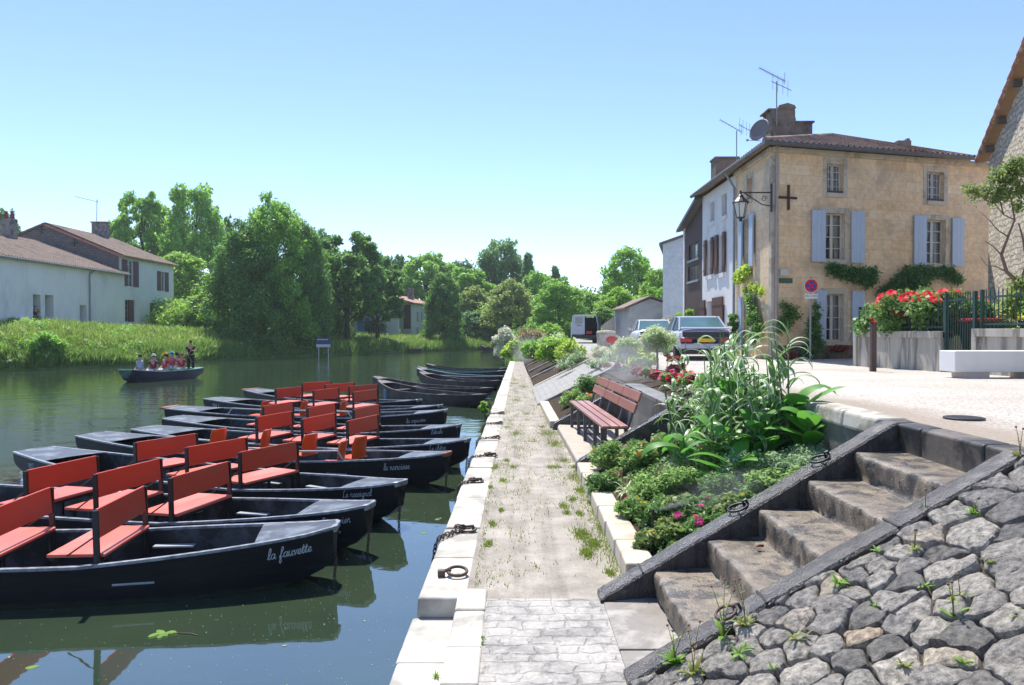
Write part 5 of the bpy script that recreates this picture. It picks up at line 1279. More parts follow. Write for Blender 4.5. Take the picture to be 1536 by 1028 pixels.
# pale blue-grey building, further on
BP = Plane((8.2, 42.5), (14, 42.5)); BB = thing('grey_building', 'plain pale blue grey gabled building beyond the weatherboarded one', 'house', (11, 44, .9))
m_bgr = brickmat('blue_grey_render', [(.46, .52, .58), (.52, .58, .63)], (.43, .48, .53), .9, .45, 'xz', .006, bstr=.1)
mb = MB(); mb.prism([(8.2, 42.5, .6), (14, 42.5, .6), (14, 42.5, 7.2), (11, 42.5, 7.5), (8.2, 42.5, 6.5)], (1.7, 7, 0)); o = mb.build('wall', m_bgr, BB, world=True); mb.recalc(o)
mb = MB(); mb.hexa([(7.95, 42.3, 6.42), (11, 42.3, 7.48), (12.7, 49.7, 7.48), (9.65, 49.7, 6.42), (7.95, 42.3, 6.56), (11, 42.3, 7.64), (12.7, 49.7, 7.64), (9.65, 49.7, 6.56)]); mb.build('roof', m_gut, BB, world=True)
# low shed
SH = thing('shed', 'low pale shed with brown gabled roof behind the parked cars', 'shed', (9, 52, .9))
mb = MB(); mb.prism([(7.5, 50, .6), (11.2, 50, .6), (11.2, 50, 3.1), (8.85, 50, 3.85), (7.5, 50, 3.3)], (0, 7, 0)); o = mb.build('wall', M('pale_block_wall', (.46, .46, .43), (.38, .38, .36), 1, .9, .1, .2, .01, c3=(.34, .33, .30), s3=.6), SH, world=True); mb.recalc(o)
mb = MB()
for a, b in (((7.2, 3.2), (8.85, 3.95)), ((8.85, 3.95), (11.5, 3.05))): mb.hexa([(a[0], 49.8, a[1]), (b[0], 49.8, b[1]), (b[0], 57, b[1]), (a[0], 57, a[1]), (a[0], 49.8, a[1] + .1), (b[0], 49.8, b[1] + .1), (b[0], 57, b[1] + .1), (a[0], 57, a[1] + .1)])
mb.build('roof', m_roofL, SH, world=True)
o = MB().prism([(7.55, 57.1, .6), (7.7, 70, .6), (7.7, 70, 2.0), (7.55, 57.1, 2.9)], (.3, 0, 0)).build('stone_wall', M('old_garden_wall', (.28, .26, .23), (.18, .17, .15), 2, .9, .1, .5, .02)); setp(o, 'old low garden wall running back from the pale shed', 'wall')

# big rubble building at the right
GP_ = Plane((14.8, 24.3), (13.2, 19.4)); RB_ = thing('rubble_building', 'tall rubble stone gabled building at the right edge with tiled verge and timber purlins', 'house', (15, 20, .9))
gz = lambda u: 7.15 + .44 * u
mb = MB(); Lr = 9.0; mb.add([GP_.P(0, .6), GP_.P(Lr * 1.9, .6), GP_.P(Lr * 1.9, gz(0)), GP_.P(Lr, gz(Lr)), GP_.P(0, gz(0))], [(0, 1, 2, 3, 4)]); 
e = GP_.P(0, .6) - GP_.n * 9; mb.quad(GP_.P(0, .6), GP_.P(0, gz(0)), Vector((e.x, e.y, gz(0))), Vector((e.x, e.y, .6)))
mb.build('wall', m_rubLt, RB_, world=True)
mb = MB(); 
mb.prism([GP_.P(-.3, gz(-.3) + .10, .24), GP_.P(Lr, gz(Lr) + .10, .24), GP_.P(Lr, gz(Lr) + .20, .24), GP_.P(-.3, gz(-.3) + .20, .24)], -GP_.n * 6); mb.build('roof_boards', M('orange_soffit', (.42, .24, .13), None, 4, .7), RB_, world=True)
mb = MB(); n = 22
for i in range(n):
    u0 = lerp(-.4, Lr, i / n); u1 = lerp(-.4, Lr, (i + 1) / n) + .06
    mb.tube([GP_.P(u0, gz(u0) + .24, .22), GP_.P(u1, gz(u1) + .22, .22)], [.10, .085], 8)
    mb.tube([GP_.P(u0, gz(u0) + .24, .2), GP_.P(u1, gz(u1) + .22, .2)], [.12, .10], 8)
mb.build('verge_tiles', M('red_verge_tiles', (.48, .23, .16), (.36, .17, .12), 9, .8, c3=(.6, .5, .42), s3=4), RB_, world=True, smooth=True)
for u in (.5, 1.75, 3.2, 4.8):
    mb = MB(); a = GP_.P(u, gz(u) - .03, .21); b = GP_.P(u, gz(u) - .03, -.3); mb.tube([a, b], .11, 4); mb.build('purlin', M('grey_purlin', (.14, .11, .09), None, 6, .8), RB_, world=True)

# ---- fittings on the ochre house
def fitting(name, label, cat, mb, mat, **k): o = mb.build(name, mat, **k); setp(o, label, cat); return o
p = FP.uz(1181, 297); mb = MB(); pbox(mb, FP, p[0] - .33, p[0] + .33, p[1] - .035, p[1] + .035, .0, .05); pbox(mb, FP, p[0] - .035, p[0] + .035, p[1] - .4, p[1] + .4, .045, .09)
fitting('anchor_cross', 'rust brown iron anchor cross on the ochre stone front', 'wall anchor', mb, M('rust_brown_iron', (.07, .03, .025), None, 9, .7))
r_ = rect(FP, 1168, 404, 1180, 414); mb = MB(); pbox(mb, FP, *r_[:2], *r_[2:], 0, .12); fitting('meter_box', 'small white box on the wall above the dark street name plate', 'wall box', mb, m_fr, bevel=.01)
r_ = rect(FP, 1168, 417.5, 1188, 425); t = thing('name_plate', 'dark green street name plate with pale writing near the house corner', 'street sign', FP.P(r_[0], r_[2], .02))
mb = MB(); pbox(mb, FP, *r_, .01, .03); mb.build('plate', M('dark_green_enamel', (.05, .12, .10), None, 4, .4), t, world=True)
t = thing('street_lamp', 'black lantern hanging from a scrolled wall bracket at the house corner', 'street lamp', (8.2, 24.9, 5.9))
a0 = D(1160, 283, 24.93); mb = MB(); zb_ = D(1158, 318, 24.9).z
mb.tube([(8.25, 24.9, zb_), (8.25, 24.9, a0.z + .15)], .035, 6); ax = D(1111, 289, 24.9)
mb.tube([(8.25, 24.9, ax.z), (ax.x, 24.9, ax.z)], .022, 6); mb.tube([(8.2, 24.9, ax.z - .42), (7.95, 24.9, ax.z - .38), (7.6, 24.9, ax.z - .15), (7.4, 24.9, ax.z - .02)], .018, 6)
sc_ = [(8.02 + .10 * math.cos(k * .5) * (1 - k / 22), 24.9, ax.z - .20 + .10 * math.sin(k * .5) * (1 - k / 22)) for k in range(20)]; mb.tube(sc_, .012, 5)
mb.build('bracket', m_steel, t, world=True)
lc = Vector((ax.x, 24.9, D(1113, 327, 24.9).z)); mb = MB()
mb.lathe([(.03, .86), (.03, .74), (.09, .70), (.10, .66), (.16, .60), (.26, .50), (.27, .47), (.22, .47)], lc, 12); mb.lathe([(.02, -.12), (.05, -.08), (.05, -.04), (.12, 0), (.12, .02)], lc, 12)
for k in range(6): an = k * math.pi / 3; mb.tube([lc + Vector((.12 * math.cos(an), .12 * math.sin(an), 0)), lc + Vector((.22 * math.cos(an), .22 * math.sin(an), .48))], .012, 4)
mb.build('lantern_frame', m_steel, t, world=True)
m, nt, o = new_mat('opal_lamp_glass'); princ(nt, o, (.62, .64, .62), .25, .5)
mb = MB(); mb.lathe([(.112, .01), (.212, .47)], lc, 6); mb.build('lamp_glass', m, t, world=True)
# no-stopping sign
sp_ = D(1216, 429, 24.0); t = thing('no_stopping_sign', 'round blue and red no stopping sign on a grey pole before the house', 'road sign', (sp_.x, 24, .9))
mb = MB(); mb.tube([(sp_.x, 24, .8), (sp_.x, 24, sp_.z + .28)], .03, 8); mb.build('pole', m_met, t, world=True)
def disc(cx, cz, y, r0, r1, n=32):
    mb = MB(); vs = []
    for k in range(n): a = 2 * math.pi * k / n; vs += [(cx + r0 * math.cos(a), y, cz + r0 * math.sin(a)), (cx + r1 * math.cos(a), y, cz + r1 * math.sin(a))]
    mb.add(vs, [(2 * k, 2 * k + 1, (2 * k + 3) % (2 * n), (2 * k + 2) % (2 * n)) for k in range(n)]); return mb
mb = MB(); mb.lathe([(.215, 0), (.215, .015)], (0, 0, 0), 32); mb.v = [Vector((sp_.x + v.x, 23.955 + v.z, sp_.z + v.y)) for v in mb.v]; dk = mb.build('disc', M('sign_white', (.8, .8, .8), None, 3, .4), t, world=True)
disc(sp_.x, sp_.z, 23.95, .145, .20).build('red_ring', M('sign_red', (.68, .02, .03), None, 3, .4), dk, world=True)
disc(sp_.x, sp_.z, 23.95, .001, .145).build('blue_field', M('sign_blue', (.03, .07, .48), None, 3, .4), dk, world=True)
mb = MB(); mb.box((sp_.x, 23.946, sp_.z), (.30, .003, .04), ry=R(45)); mb.box((sp_.x, 23.944, sp_.z), (.30, .003, .04), ry=R(-45)); mb.build('red_cross', MATS['sign_red'], dk, world=True)
mb = MB(); mb.box((sp_.x, 23.96, sp_.z - .32), (.40, .015, .15)); pk = mb.build('lower_plate', MATS['sign_white'], t, world=True)
tx = bpy.data.curves.new('plate_text', 'FONT'); tx.body = 'DES 2 CÔTÉS'; tx.size = .062; tx.align_x = 'CENTER'; tx.align_y = 'CENTER'; tx.extrude = .0008
to0 = bpy.data.objects.new('tmp_text', tx); C.objects.link(to0); bpy.context.view_layer.update(); me_ = bpy.data.meshes.new_from_object(to0.evaluated_get(bpy.context.evaluated_depsgraph_get())); bpy.data.objects.remove(to0)
to = bpy.data.objects.new('plate_text', me_); C.objects.link(to); to.parent = pk; to.location = Vector((sp_.x, 23.949, sp_.z - .32)) - ORG[pk.name]; to.rotation_euler = (R(90), 0, 0); me_.materials.clear(); me_.materials.append(m_steel)

# ---- garden wall, fence, gate
m_conc = M('stained_concrete', (.44, .41, .36), (.33, .31, .27), 2.5, .85, .2, .4, .008, c3=(.20, .185, .16), s3=2.2, t3=(.50, .60), stretch=(1, 1.6, .25), fine=14)
def gwall(label, pl, z0, z1, panels):
    t = thing('garden_wall', label, 'wall', pl.P(pl.L / 2, z0, 0))
    mb = MB(); pbox(mb, pl, 0, pl.L, z0 - .2, z1, -.22, 0); mb.build('wall_body', m_conc, t, world=True)
    mb = MB(); pbox(mb, pl, 0, pl.L, z1 - .14, z1 + .012, -.24, .055); 
    n = panels
    for i in range(n + 1):
        u = pl.L * i / n; wd = .17 if i in (0, n) else .055
        if i in (0, n): pbox(mb, pl, max(0, u - wd), min(pl.L, u + wd), z0 - .2, z1 - .14, -.02, .055)
    mb.build('pilasters', m_conc, t, world=True, bevel=.008)
    return t
W1 = Plane((9.05, 20.6), (9.05, 16.4)); W2 = Plane((9.05, 15.3), (9.05, 9.0))
gwall('stained concrete garden wall below the big red rose bush', W1, .9, 1.81, 4)
gwall('concrete garden wall right of the gate behind the white bench', W2, .98, 1.86, 4)
m_green = M('dark_green_paint', (.030, .075, .070), (.02, .05, .048), 6, .45, .4, .1, .002)
def fence(label, pl, u0, u1, z0, z1, name='metal_fence', cat='fence', sp=.125, spikes=True, ends=True, out=-.1):
    t = thing(name, label, cat, pl.P((u0 + u1) / 2, z0, out))
    mb = MB(); n = int((u1 - u0) / sp)
    for i in range(n + 1):
        u = lerp(u0, u1, i / n); mb.tube([pl.P(u, z0, out), pl.P(u, z1, out), pl.P(u, z1 + .05, out)], [.011, .011, .001] if spikes else .011, 5)
    mb.build('bars', m_green, t, world=True)
    for z in (z0 + .08, z1 - .12):
        mb = MB(); pbox(mb, pl, u0, u1, z - .018, z + .018, out - .012, out + .012); mb.build('rail', m_green, t, world=True)
    if ends:
        for u in (u0, u1): mb = MB(); pbox(mb, pl, u - .03, u + .03, z0 - .02, z1 + .03, out - .03, out + .03); mb.build('post', m_green, t, world=True)
    return t
fence('low green railing on the wall in front of the red roses', W1, .05, 4.1, 1.83, 2.42)
fence('green railing with pointed bars on the wall at the right edge', W2, .1, 6.2, 1.88, 2.60)
GTE = Plane((9.05, 16.4), (9.05, 15.3)); fence('green metal garden gate with vertical bars between the two concrete walls', GTE, .04, 1.06, .98, 2.58, 'garden_gate', 'gate', .085, True, True, -.05)
# garden ground behind the walls
mb = MB(); mb.quad((9.3, 8, 1.35), (9.3, 20.4, 1.25), (15, 24.5, 1.25), (13, 8, 1.35)); mb.box((9.2, 20.55, 1.1), (.3, .25, 1.4)); struct(mb.build('garden_soil', m_bank))
mb = MB(); mb.box((11.6, 20.6, 1.3), (4.8, .2, .9)); o = mb.build('garden_wall', m_conc); setp(o, 'return of the concrete garden wall facing away beside the ochre house', 'wall')
def bin_(label, x, y, z, body, lid):
    t = thing('wheelie_bin', label, 'bin', (x, y, z)); mb = MB(); mb.hexa([(x - .2, y - .22, z), (x + .2, y - .22, z), (x + .2, y + .22, z), (x - .2, y + .22, z), (x - .27, y - .28, z + .78), (x + .27, y - .28, z + .78), (x + .27, y + .28, z + .78), (x - .27, y + .28, z + .78)]); mb.build('body', body, t, world=True, bevel=.02)
    mb = MB(); mb.box((x, y, z + .83), (.6, .64, .08)); mb.build('lid', lid, t, world=True, bevel=.03)
m_bin = M('dark_grey_plastic', (.04, .045, .045), None, 5, .5)
bin_('dark bin with a red lid behind the green gate', 9.75, 16.3, 1.22, m_bin, M('red_lid', (.5, .03, .05), None, 3, .4))
bin_('dark bin with a yellow lid behind the right railing', 9.75, 14.3, 1.24, m_bin, M('yellow_lid', (.75, .58, .02), None, 3, .4)); bin_('second yellow lidded bin, at the right edge of the view', 9.75, 13.5, 1.24, m_bin, MATS['yellow_lid'])
# white block bench
t = thing('block_bench', 'white concrete block bench on short feet at the right edge', 'bench', (9, 13.4, 1.0))
m_wc = M('white_concrete', (.74, .74, .73), (.68, .68, .67), 3, .8, .3, .15, .003)
mb = MB(); mb.box((9.05, 13.5, 1.31), (3.05, .5, .36)); mb.build('slab', m_wc, t, world=True, bevel=.012)
for x in (7.93, 8.95, 10.1): mb = MB(); mb.box((x, 13.5, 1.06), (.42, .42, .16)); mb.build('foot', M('warm_white_concrete', (.60, .54, .48), None, 3, .8), t, world=True, bevel=.008)
t = thing('bollard', 'square dark brown bollard with green edges standing on the square', 'bollard', (7.68, 16.6, .95))
mb = MB(); mb.box((7.68, 16.6, 1.45), (.11, .11, 1.02)); mb.build('post', M('brown_paint', (.09, .055, .05), None, 5, .5), t, world=True, bevel=.01)
mb = MB(); mb.box((7.68, 16.6, 1.965), (.125, .125, .03)); mb.build('cap', m_green, t, world=True)
p = G(1446, 629, 1.14); mb = MB(); mb.lathe([(.15, 0), (.15, .012), (.14, .016)], (p.x, p.y, zs(p.y) + .002), 24); o = mb.build('drain_cover', m_steel); setp(o, 'round black iron drain cover set in the square', 'drain cover')

# ---- vehicles (local +y forward)
def loft(mb, secs, n=16, m=None, pw=4.0):
    """secs: (y, zmin, zmax, halfwidth) superellipse sections"""
    vs = []; fs = []
    for (y, a, b, w) in secs:
        cz, h = (a + b) / 2, (b - a) / 2
        for k in range(n):
            t = 2 * math.pi * (k + .5) / n; c, s = math.cos(t), math.sin(t)
            vs.append((w * math.copysign(abs(c) ** (2 / pw), c), y, cz + h * math.copysign(abs(s) ** (2 / pw), s)))
    for i in range(len(secs) - 1):
        for k in range(n): fs.append((i * n + k, i * n + (k + 1) % n, (i + 1) * n + (k + 1) % n, (i + 1) * n + k))
    fs.append(tuple(range(n))); fs.append(tuple((len(secs) - 1) * n + k for k in range(n - 1, -1, -1)))
    mb.add(vs, fs, m); return mb
m_tyre = M('tyre_rubber', (.012, .012, .012), None, 9, .8); m_rim = M('alloy_rim', (.30, .31, .33), None, 8, .35)
m_carglass = M('tinted_car_glass', (.10, .20, .22), (.07, .14, .16), 1.5, .05, .8, 0, .001)
def wheel(root, x, y, r=.30, w=.19):
    mb = MB(); prof = [(r * .62, -w / 2), (r * .93, -w / 2), (r, -w * .3), (r, w * .3), (r * .93, w / 2), (r * .62, w / 2)]; mb.lathe(prof, (0, 0, 0), 22); mb.v = [Vector((x + v.z, y + v.x, r + v.y)) for v in mb.v]; o = mb.build('tyre', m_tyre, root, smooth=True)
    mb = MB(); mb.lathe([(r * .1, -w * .42), (r * .62, -w * .40), (r * .62, w * .40), (r * .1, w * .42)], (0, 0, 0), 16); mb.v = [Vector((x + v.z, y + v.x, r + v.y)) for v in mb.v]; mb.build('rim', m_rim, o)
def saloon(label, loc, rz, paint, plate=True, spoiler=True):
    t = thing('parked_car', label, 'car', loc, rz); Lc = 4.55
    mb = MB(); loft(mb, [(-2.26, .42, .70, .76), (-2.22, .30, .92, .82), (-2.0, .24, .97, .845), (-1.2, .20, .99, .86), (0, .20, .96, .865), (1.1, .20, .92, .86), (1.9, .22, .82, .83), (2.2, .28, .68, .78), (2.28, .36, .58, .70)], 20); mb.build('body', paint, t, smooth=True)
    mb = MB(); g = [(-1.75, .93, .02, .70), (-.95, .93, 1.36, .76), (.35, .93, 1.39, .77), (1.15, .93, .95, .74)]
    b = [(-.74, -1.80, .94), (.74, -1.80, .94), (.76, 1.20, .92), (-.76, 1.20, .92)]; tp = [(-.60, -.98, 1.355), (.60, -.98, 1.355), (.60, .42, 1.37), (-.60, .42, 1.37)]
    mb.hexa(b + tp); mb.build('windows', m_carglass, t, bevel=.03)
    mb = MB(); mb.hexa([(-.625, -1.02, 1.345), (.625, -1.02, 1.345), (.625, .46, 1.36), (-.625, .46, 1.36), (-.56, -.90, 1.395), (.56, -.90, 1.395), (.56, .36, 1.405), (-.56, .36, 1.405)]); mb.build('roof', paint, t, bevel=.03, smooth=False)
    for s in (-1, 1):
        for (p0, p1) in (((.745, -1.82, .93), (.615, -.98, 1.37)), ((.765, 1.2, .92), (.615, .42, 1.385)), ((.775, -.3, .93), (.635, -.28, 1.38))): mb = MB(); mb.tube([(s * p0[0], p0[1], p0[2]), (s * p1[0], p1[1], p1[2])], .032, 6); mb.build('roof_pillar', paint, t)
    mb = MB(); mb.box((0, -2.24, .80), (1.42, .05, .15)); mb.build('dark_tail_band', m_steel, t, bevel=.01)
    for s in (-1, 1): mb = MB(); mb.box((s * .60, -2.25, .62), (.36, .06, .12)); mb.build('tail_light', M('tail_light_red', (.55, .02, .02), None, 3, .2), t, bevel=.01)
    mb = MB(); mb.box((0, -2.30, .44), (1.62, .12, .16)); mb.build('bumper', paint, t, bevel=.03); mb = MB(); mb.box((0, -2.25, .27), (1.5, .1, .16)); mb.build('valance', m_steel, t)
    if plate: mb = MB(); mb.box((0, -2.29, .62), (.52, .02, .115)); mb.build('number_plate', M('yellow_plate', (.78, .52, .02), None, 3, .4), t)
    if spoiler: mb = MB(); mb.box((0, -2.08, 1.0), (1.45, .26, .035), rx=.1); mb.build('boot_spoiler', paint, t, bevel=.01)
    for s in (-1, 1): mb = MB(); mb.box((s * .90, .85, .98), (.14, .09, .11)); mb.build('mirror', paint, t, bevel=.02)
    for x in (-.75, .75):
        for y in (-1.35, 1.35): wheel(t, x, y)
    return t
m_silver = M('silver_lilac_paint', (.42, .43, .53), (.40, .41, .51), 3, .25, .6, 0, .001); m_wpaint = M('white_car_paint', (.72, .72, .72), None, 3, .25, .6, 0, .001)
saloon('silver hatchback with yellow number plate, parked tail towards the camera', (6.15, 26.4, .905), R(-4), m_silver)
saloon('white parked car in front of the silver one, mostly hidden by shrubs', (6.35, 35.6, .91), R(-4), m_wpaint, False, False)
t = thing('delivery_van', 'white van with its right rear door open at the end of the lane', 'van', (5.25, 57.0, .91), R(-3))
m_vanw = M('van_paint', (.50, .55, .62), None, 3, .3, .5, 0, .001)
mb = MB(); W = .92
mb.add([(-W, -2, .35), (W, -2, .35), (W, -2, 1.2), (.78, -2, 1.95), (-.78, -2, 1.95), (-W, -2, 1.2), (-W, 1.6, .35), (W, 1.6, .35), (W, 1.6, 1.2), (.78, 1.4, 1.95), (-.78, 1.4, 1.95), (-W, 1.6, 1.2)], [(1, 7, 8, 2), (2, 8, 9, 3), (3, 9, 10, 4), (4, 10, 11, 5), (5, 11, 6, 0), (0, 6, 7, 1)])
mb.hexa([(-.9, 1.6, .35), (.9, 1.6, .35), (.86, 2.5, .4), (-.86, 2.5, .4), (-.88, 1.6, 1.2), (.88, 1.6, 1.2), (.8, 2.4, .95), (-.8, 2.4, .95)])
for a, b in (((-.92, -2.0, .35), (-.92, -2.0, 1.2)), ((-.92, -2, 1.2), (-.78, -2, 1.95)), ((-.78, -2, 1.95), (.78, -2, 1.95)), ((.78, -2, 1.95), (.92, -2, 1.2)), ((.92, -2, 1.2), (.92, -2, .35))): mb.tube([a, b], .05, 6)
mb.build('body', m_vanw, t)
mb = MB(); mb.add([(-.90, -2.03, .62), (-.02, -2.03, .62), (-.02, -2.03, 1.92), (-.76, -2.03, 1.92), (-.90, -2.03, 1.2)], [(0, 1, 2, 3, 4)]); mb.prism([(-.90, -2.06, .62), (-.02, -2.06, .62), (-.02, -2.06, 1.92), (-.76, -2.06, 1.92), (-.90, -2.06, 1.2)], (0, .03, 0)); o = mb.build('closed_rear_door', m_vanw, t)
mb = MB(); mb.box((-.44, -2.07, .78), (.56, .02, .12)); mb.build('number_plate', m_fr, o); mb = MB(); mb.box((-.44, -2.07, 1.6), (.5, .012, .42)); mb.build('door_window', m_carglass, o); mb = MB(); mb.box((-.4, -2.07, 1.26), (.34, .012, .05)); mb.build('red_mark', MATS['sign_red'], o)
mb = MB(); mb.box((1.0, -2.4, 1.25), (.05, .85, 1.3), rz=-.2); mb.build('open_rear_door', M('dark_van_trim', (.03, .035, .045), None, 3, .4), t, bevel=.01)
mb = MB(); mb.box((.4, -.4, 1.15), (.85, 2.6, 1.3)); mb.build('interior_shade', m_dark, t); mb = MB(); mb.box((.3, -1.85, .75), (.4, .2, .2)); mb.build('red_crate', MATS['sign_red'], t)  # first box is a black block painting the shade inside the open van
mb = MB(); mb.box((0, -2.08, .45), (1.84, .14, .26)); mb.build('rear_bumper', MATS['dark_van_trim'], t, bevel=.03)
for x in (-.8, .8):
    for y in (-1.3, 1.7): wheel(t, x, y, .32, .2)
# stone block and painted flower ornament at the lane edge
p = D(909, 500, 36); mb = MB(); mb.lathe([(.40, -.6), (.43, .0), (.45, .28), (.38, .36), (.1, .38)], (p.x, 36, p.z - .25), 14); o = mb.build('stone_trough', m_surr, bevel=.0); setp(o, 'round pale stone block standing at the edge of the lane', 'stone block')
p = D(918, 512, 30); t = thing('flower_ornament', 'painted wooden flower ornament with red centre and white petals beside the lane', 'ornament', (p.x, 30, .9))
mb = MB(); mb.lathe([(.24, 0), (.24, .03)], (0, 0, 0), 20); mb.v = [Vector((p.x + v.x, 30 + v.z, p.z + .05 + v.y * .6)) for v in mb.v]; mb.build('red_disc', MATS['sign_red'], t, world=True)
mb = MB()
for k in range(9): a = math.pi * k / 8; mb.box((p.x + .28 * math.cos(a), 30.03, p.z + .05 + .2 * math.sin(a)), (.12, .03, .05), ry=-a)
mb.build('petals', m_fr, t, world=True); mb = MB(); mb.tube([(p.x, 30.05, .9), (p.x, 30.05, p.z)], .03, 6); mb.build('stake', m_brown, t, world=True)
# ================================================================ VEGETATION
LM = {
 'mid': leafmat('leaf_mid', (0.142, 0.282, 0.050), (0.236, 0.443, 0.074), (0.378, 0.589, 0.109)),
 'dark': leafmat('leaf_dark', (0.069, 0.164, 0.043), (0.142, 0.282, 0.061), (0.236, 0.414, 0.087)),
 'deep': leafmat('leaf_deep', (0.063, 0.148, 0.056), (0.110, 0.236, 0.078), (0.173, 0.324, 0.092)),
 'bright': leafmat('leaf_bright', (0.158, 0.283, 0.046), (0.253, 0.445, 0.069), (0.379, 0.546, 0.105)),
 'lime': leafmat('leaf_lime', (0.253, 0.363, 0.059), (0.379, 0.525, 0.082), (0.504, 0.546, 0.116)),
 'blue': leafmat('leaf_bluegreen', (0.102, 0.221, 0.086), (0.175, 0.310, 0.111), (0.249, 0.388, 0.135)),
 'silver': leafmat('leaf_silver', (0.438, 0.517, 0.342), (0.700, 0.700, 0.537), (0.700, 0.700, 0.700), .25),
 'grey': leafmat('leaf_greygreen', (0.293, 0.388, 0.220), (0.497, 0.621, 0.342), (0.700, 0.700, 0.488), .3),
 'olive': leafmat('leaf_olive', (0.173, 0.246, 0.071), (0.270, 0.355, 0.099), (0.392, 0.491, 0.140)),
 'wine': leafmat('leaf_wine', (0.175, 0.051, 0.048), (0.351, 0.077, 0.073), (0.467, 0.181, 0.073), .25),
 'hedge': leafmat('leaf_hedge_brown', (0.206, 0.193, 0.086), (0.381, 0.310, 0.146), (0.584, 0.388, 0.195), .2),
 'rust': leafmat('leaf_rust', (0.642, 0.233, 0.073), (0.700, 0.388, 0.122), (0.700, 0.570, 0.195), .3),
}
LM['b_bright'] = leafmat('bed_leaf_light', (0.140, 0.246, 0.069), (0.229, 0.369, 0.108), (0.376, 0.508, 0.184), .4)
LM['b_mid'] = leafmat('bed_leaf_dark', (0.082, 0.172, 0.046), (0.140, 0.262, 0.069), (0.246, 0.376, 0.123), .38)
LM['b_olive'] = leafmat('bed_leaf_olive', (0.123, 0.188, 0.054), (0.197, 0.270, 0.084), (0.328, 0.393, 0.154), .38)
LM['b_grey'] = leafmat('bed_leaf_feathery', (0.197, 0.294, 0.154), (0.328, 0.458, 0.261), (0.525, 0.622, 0.415), .32)
m_bark = M('bark', (.11, .085, .06), (.06, .048, .036), 8, .9, .1, .8, .03)
def crown_clumps(shape, rng, k):
    out = []
    for i in range(k):
        t = (i + rng.uniform(0, 1)) / k; a = i * 2.399 + rng.uniform(-.5, .5)
        if shape == 'round': z = .26 + .70 * t; r = .46 * math.sin(math.pi * (.12 + .80 * t)) ** .7
        elif shape == 'dense': z = .04 + .92 * t; r = .48 * (1 - .82 * t ** 2.6) ** .8
        elif shape == 'spire': z = .10 + .88 * t; r = .40 * (1 - t ** 1.9) * (.8 + .35 * math.sin(t * 13)) + .03
        elif shape == 'multi':
            z = .08 + .88 * t; r = .46 * (1 - .55 * t ** 2)
        elif shape == 'loose': z = .30 + .66 * t; r = .50 * math.sin(math.pi * (.15 + .75 * t)) ** .6
        rr = r * rng.uniform(.35, 1.0) ** .6
        c = rng.uniform(.085, .15) * (1.25 if shape in ('dense', 'multi') else 1) * (.72 if t > .85 else 1)
        out.append((rr * math.cos(a), rr * math.sin(a), z + rng.normal() * .025, c * rng.uniform(.40, .88)))
    return out
def tree_proto(shape, seed, n, k, leaf, H=12.0, R_=4.6):
    rng = np.random.default_rng(seed); cl = crown_clumps(shape, rng, k)
    cl = [(x * 2 * R_, y * 2 * R_, z * H, c * H * .72) for x, y, z, c in cl]
    P = clump_pts(cl, n, rng, .35); P[:, 2] = np.maximum(P[:, 2], .15)
    V, F = leafquads(P, leaf, rng, .25, .6)
    me = npmesh('crown', V, F, LM['mid']); me_ = me.data; bpy.data.objects.remove(me)
    mb = MB(); r0 = .026 * H; mb.tube([(0, 0, -.6), (.05, 0, .15 * H), (-.05, .08, .4 * H), (.05, 0, .72 * H)], [r0 * 1.25, r0, r0 * .6, r0 * .18], 9)
    for i in range(0, len(cl), max(1, len(cl) // 14)):
        c = cl[i]; z0 = min(c[2] * .62, .6 * H); mb.tube([(0, 0, z0), (c[0] * .45, c[1] * .45, lerp(z0, c[2], .6)), (c[0] * .9, c[1] * .9, c[2])], [r0 * .45, r0 * .28, r0 * .08], 6, cap=False)
    t = mb.build('trunk', m_bark, None, smooth=True); tm = t.data; bpy.data.objects.remove(t)
    return me_, tm, H, R_
PR = {}
def proto(shape, v, near):
    key = (shape, v, near)
    if key not in PR:
        n = {0: 10500, 1: 20000, 2: 36000}[near]; lf = {0: .26, 1: .20, 2: .15}[near]
        PR[key] = tree_proto(shape, hash((shape == 'round', len(shape), v)) % 1000 + v * 17, n, {'round': 130, 'dense': 170, 'spire': 120, 'multi': 160, 'loose': 90}[shape], lf)
    return PR[key]
def tree(label, px, top, wpx, d, mat, shape='round', v=0, near=0, base=None, rz=0.0, name='tree', group=None, zb=None):
    if zb is None: zb = .6
    tp = D(px, top, d); Ht = tp.z - zb; Wd = wpx / 1171 * d / 2
    cm, tm, H, R_ = proto(shape, v, near)
    t = thing(name, label, 'tree', (tp.x, d, zb), rz, group); t.scale = (Wd / R_, Wd / R_, Ht / H / .98)
    o = bpy.data.objects.new('crown', cm); C.objects.link(o); o.parent = t; o.material_slots[0].link = 'OBJECT'; o.material_slots[0].material = LM[mat]
    o = bpy.data.objects.new('trunk', tm); C.objects.link(o); o.parent = t
    return t
GT = 'trees along the far bank'
tree('dark tree top showing left of the chimney pots at the left edge', 2, 318, 70, 95, 'dark', 'round', 0, 0, zb=2)
tree('tall light green tree rising left behind the broad chimney house', 213, 291, 105, 104, 'mid', 'round', 1, 1, rz=1, zb=2)
tree('tallest light green tree behind the house on the far bank', 288, 283, 112, 101, 'mid', 'multi', 0, 1, rz=2, zb=2)
tree('darker tree right of the tallest one behind the far house', 343, 327, 62, 108, 'dark', 'spire', 0, 0, zb=1)
tree('pale yellow green bushy tree beside the gable end of the far house', 272, 380, 118, 92, 'bright', 'dense', 0, 1, zb=1.5)
tree('bright low tree between the far house and the dark waterside trees', 308, 440, 70, 80, 'bright', 'dense', 1, 1, zb=1.5, rz=2)
tree('large dense tree drooping to the water, left of the river bend', 372, 338, 128, 71, 'dark', 'dense', 2, 2, zb=-.3)
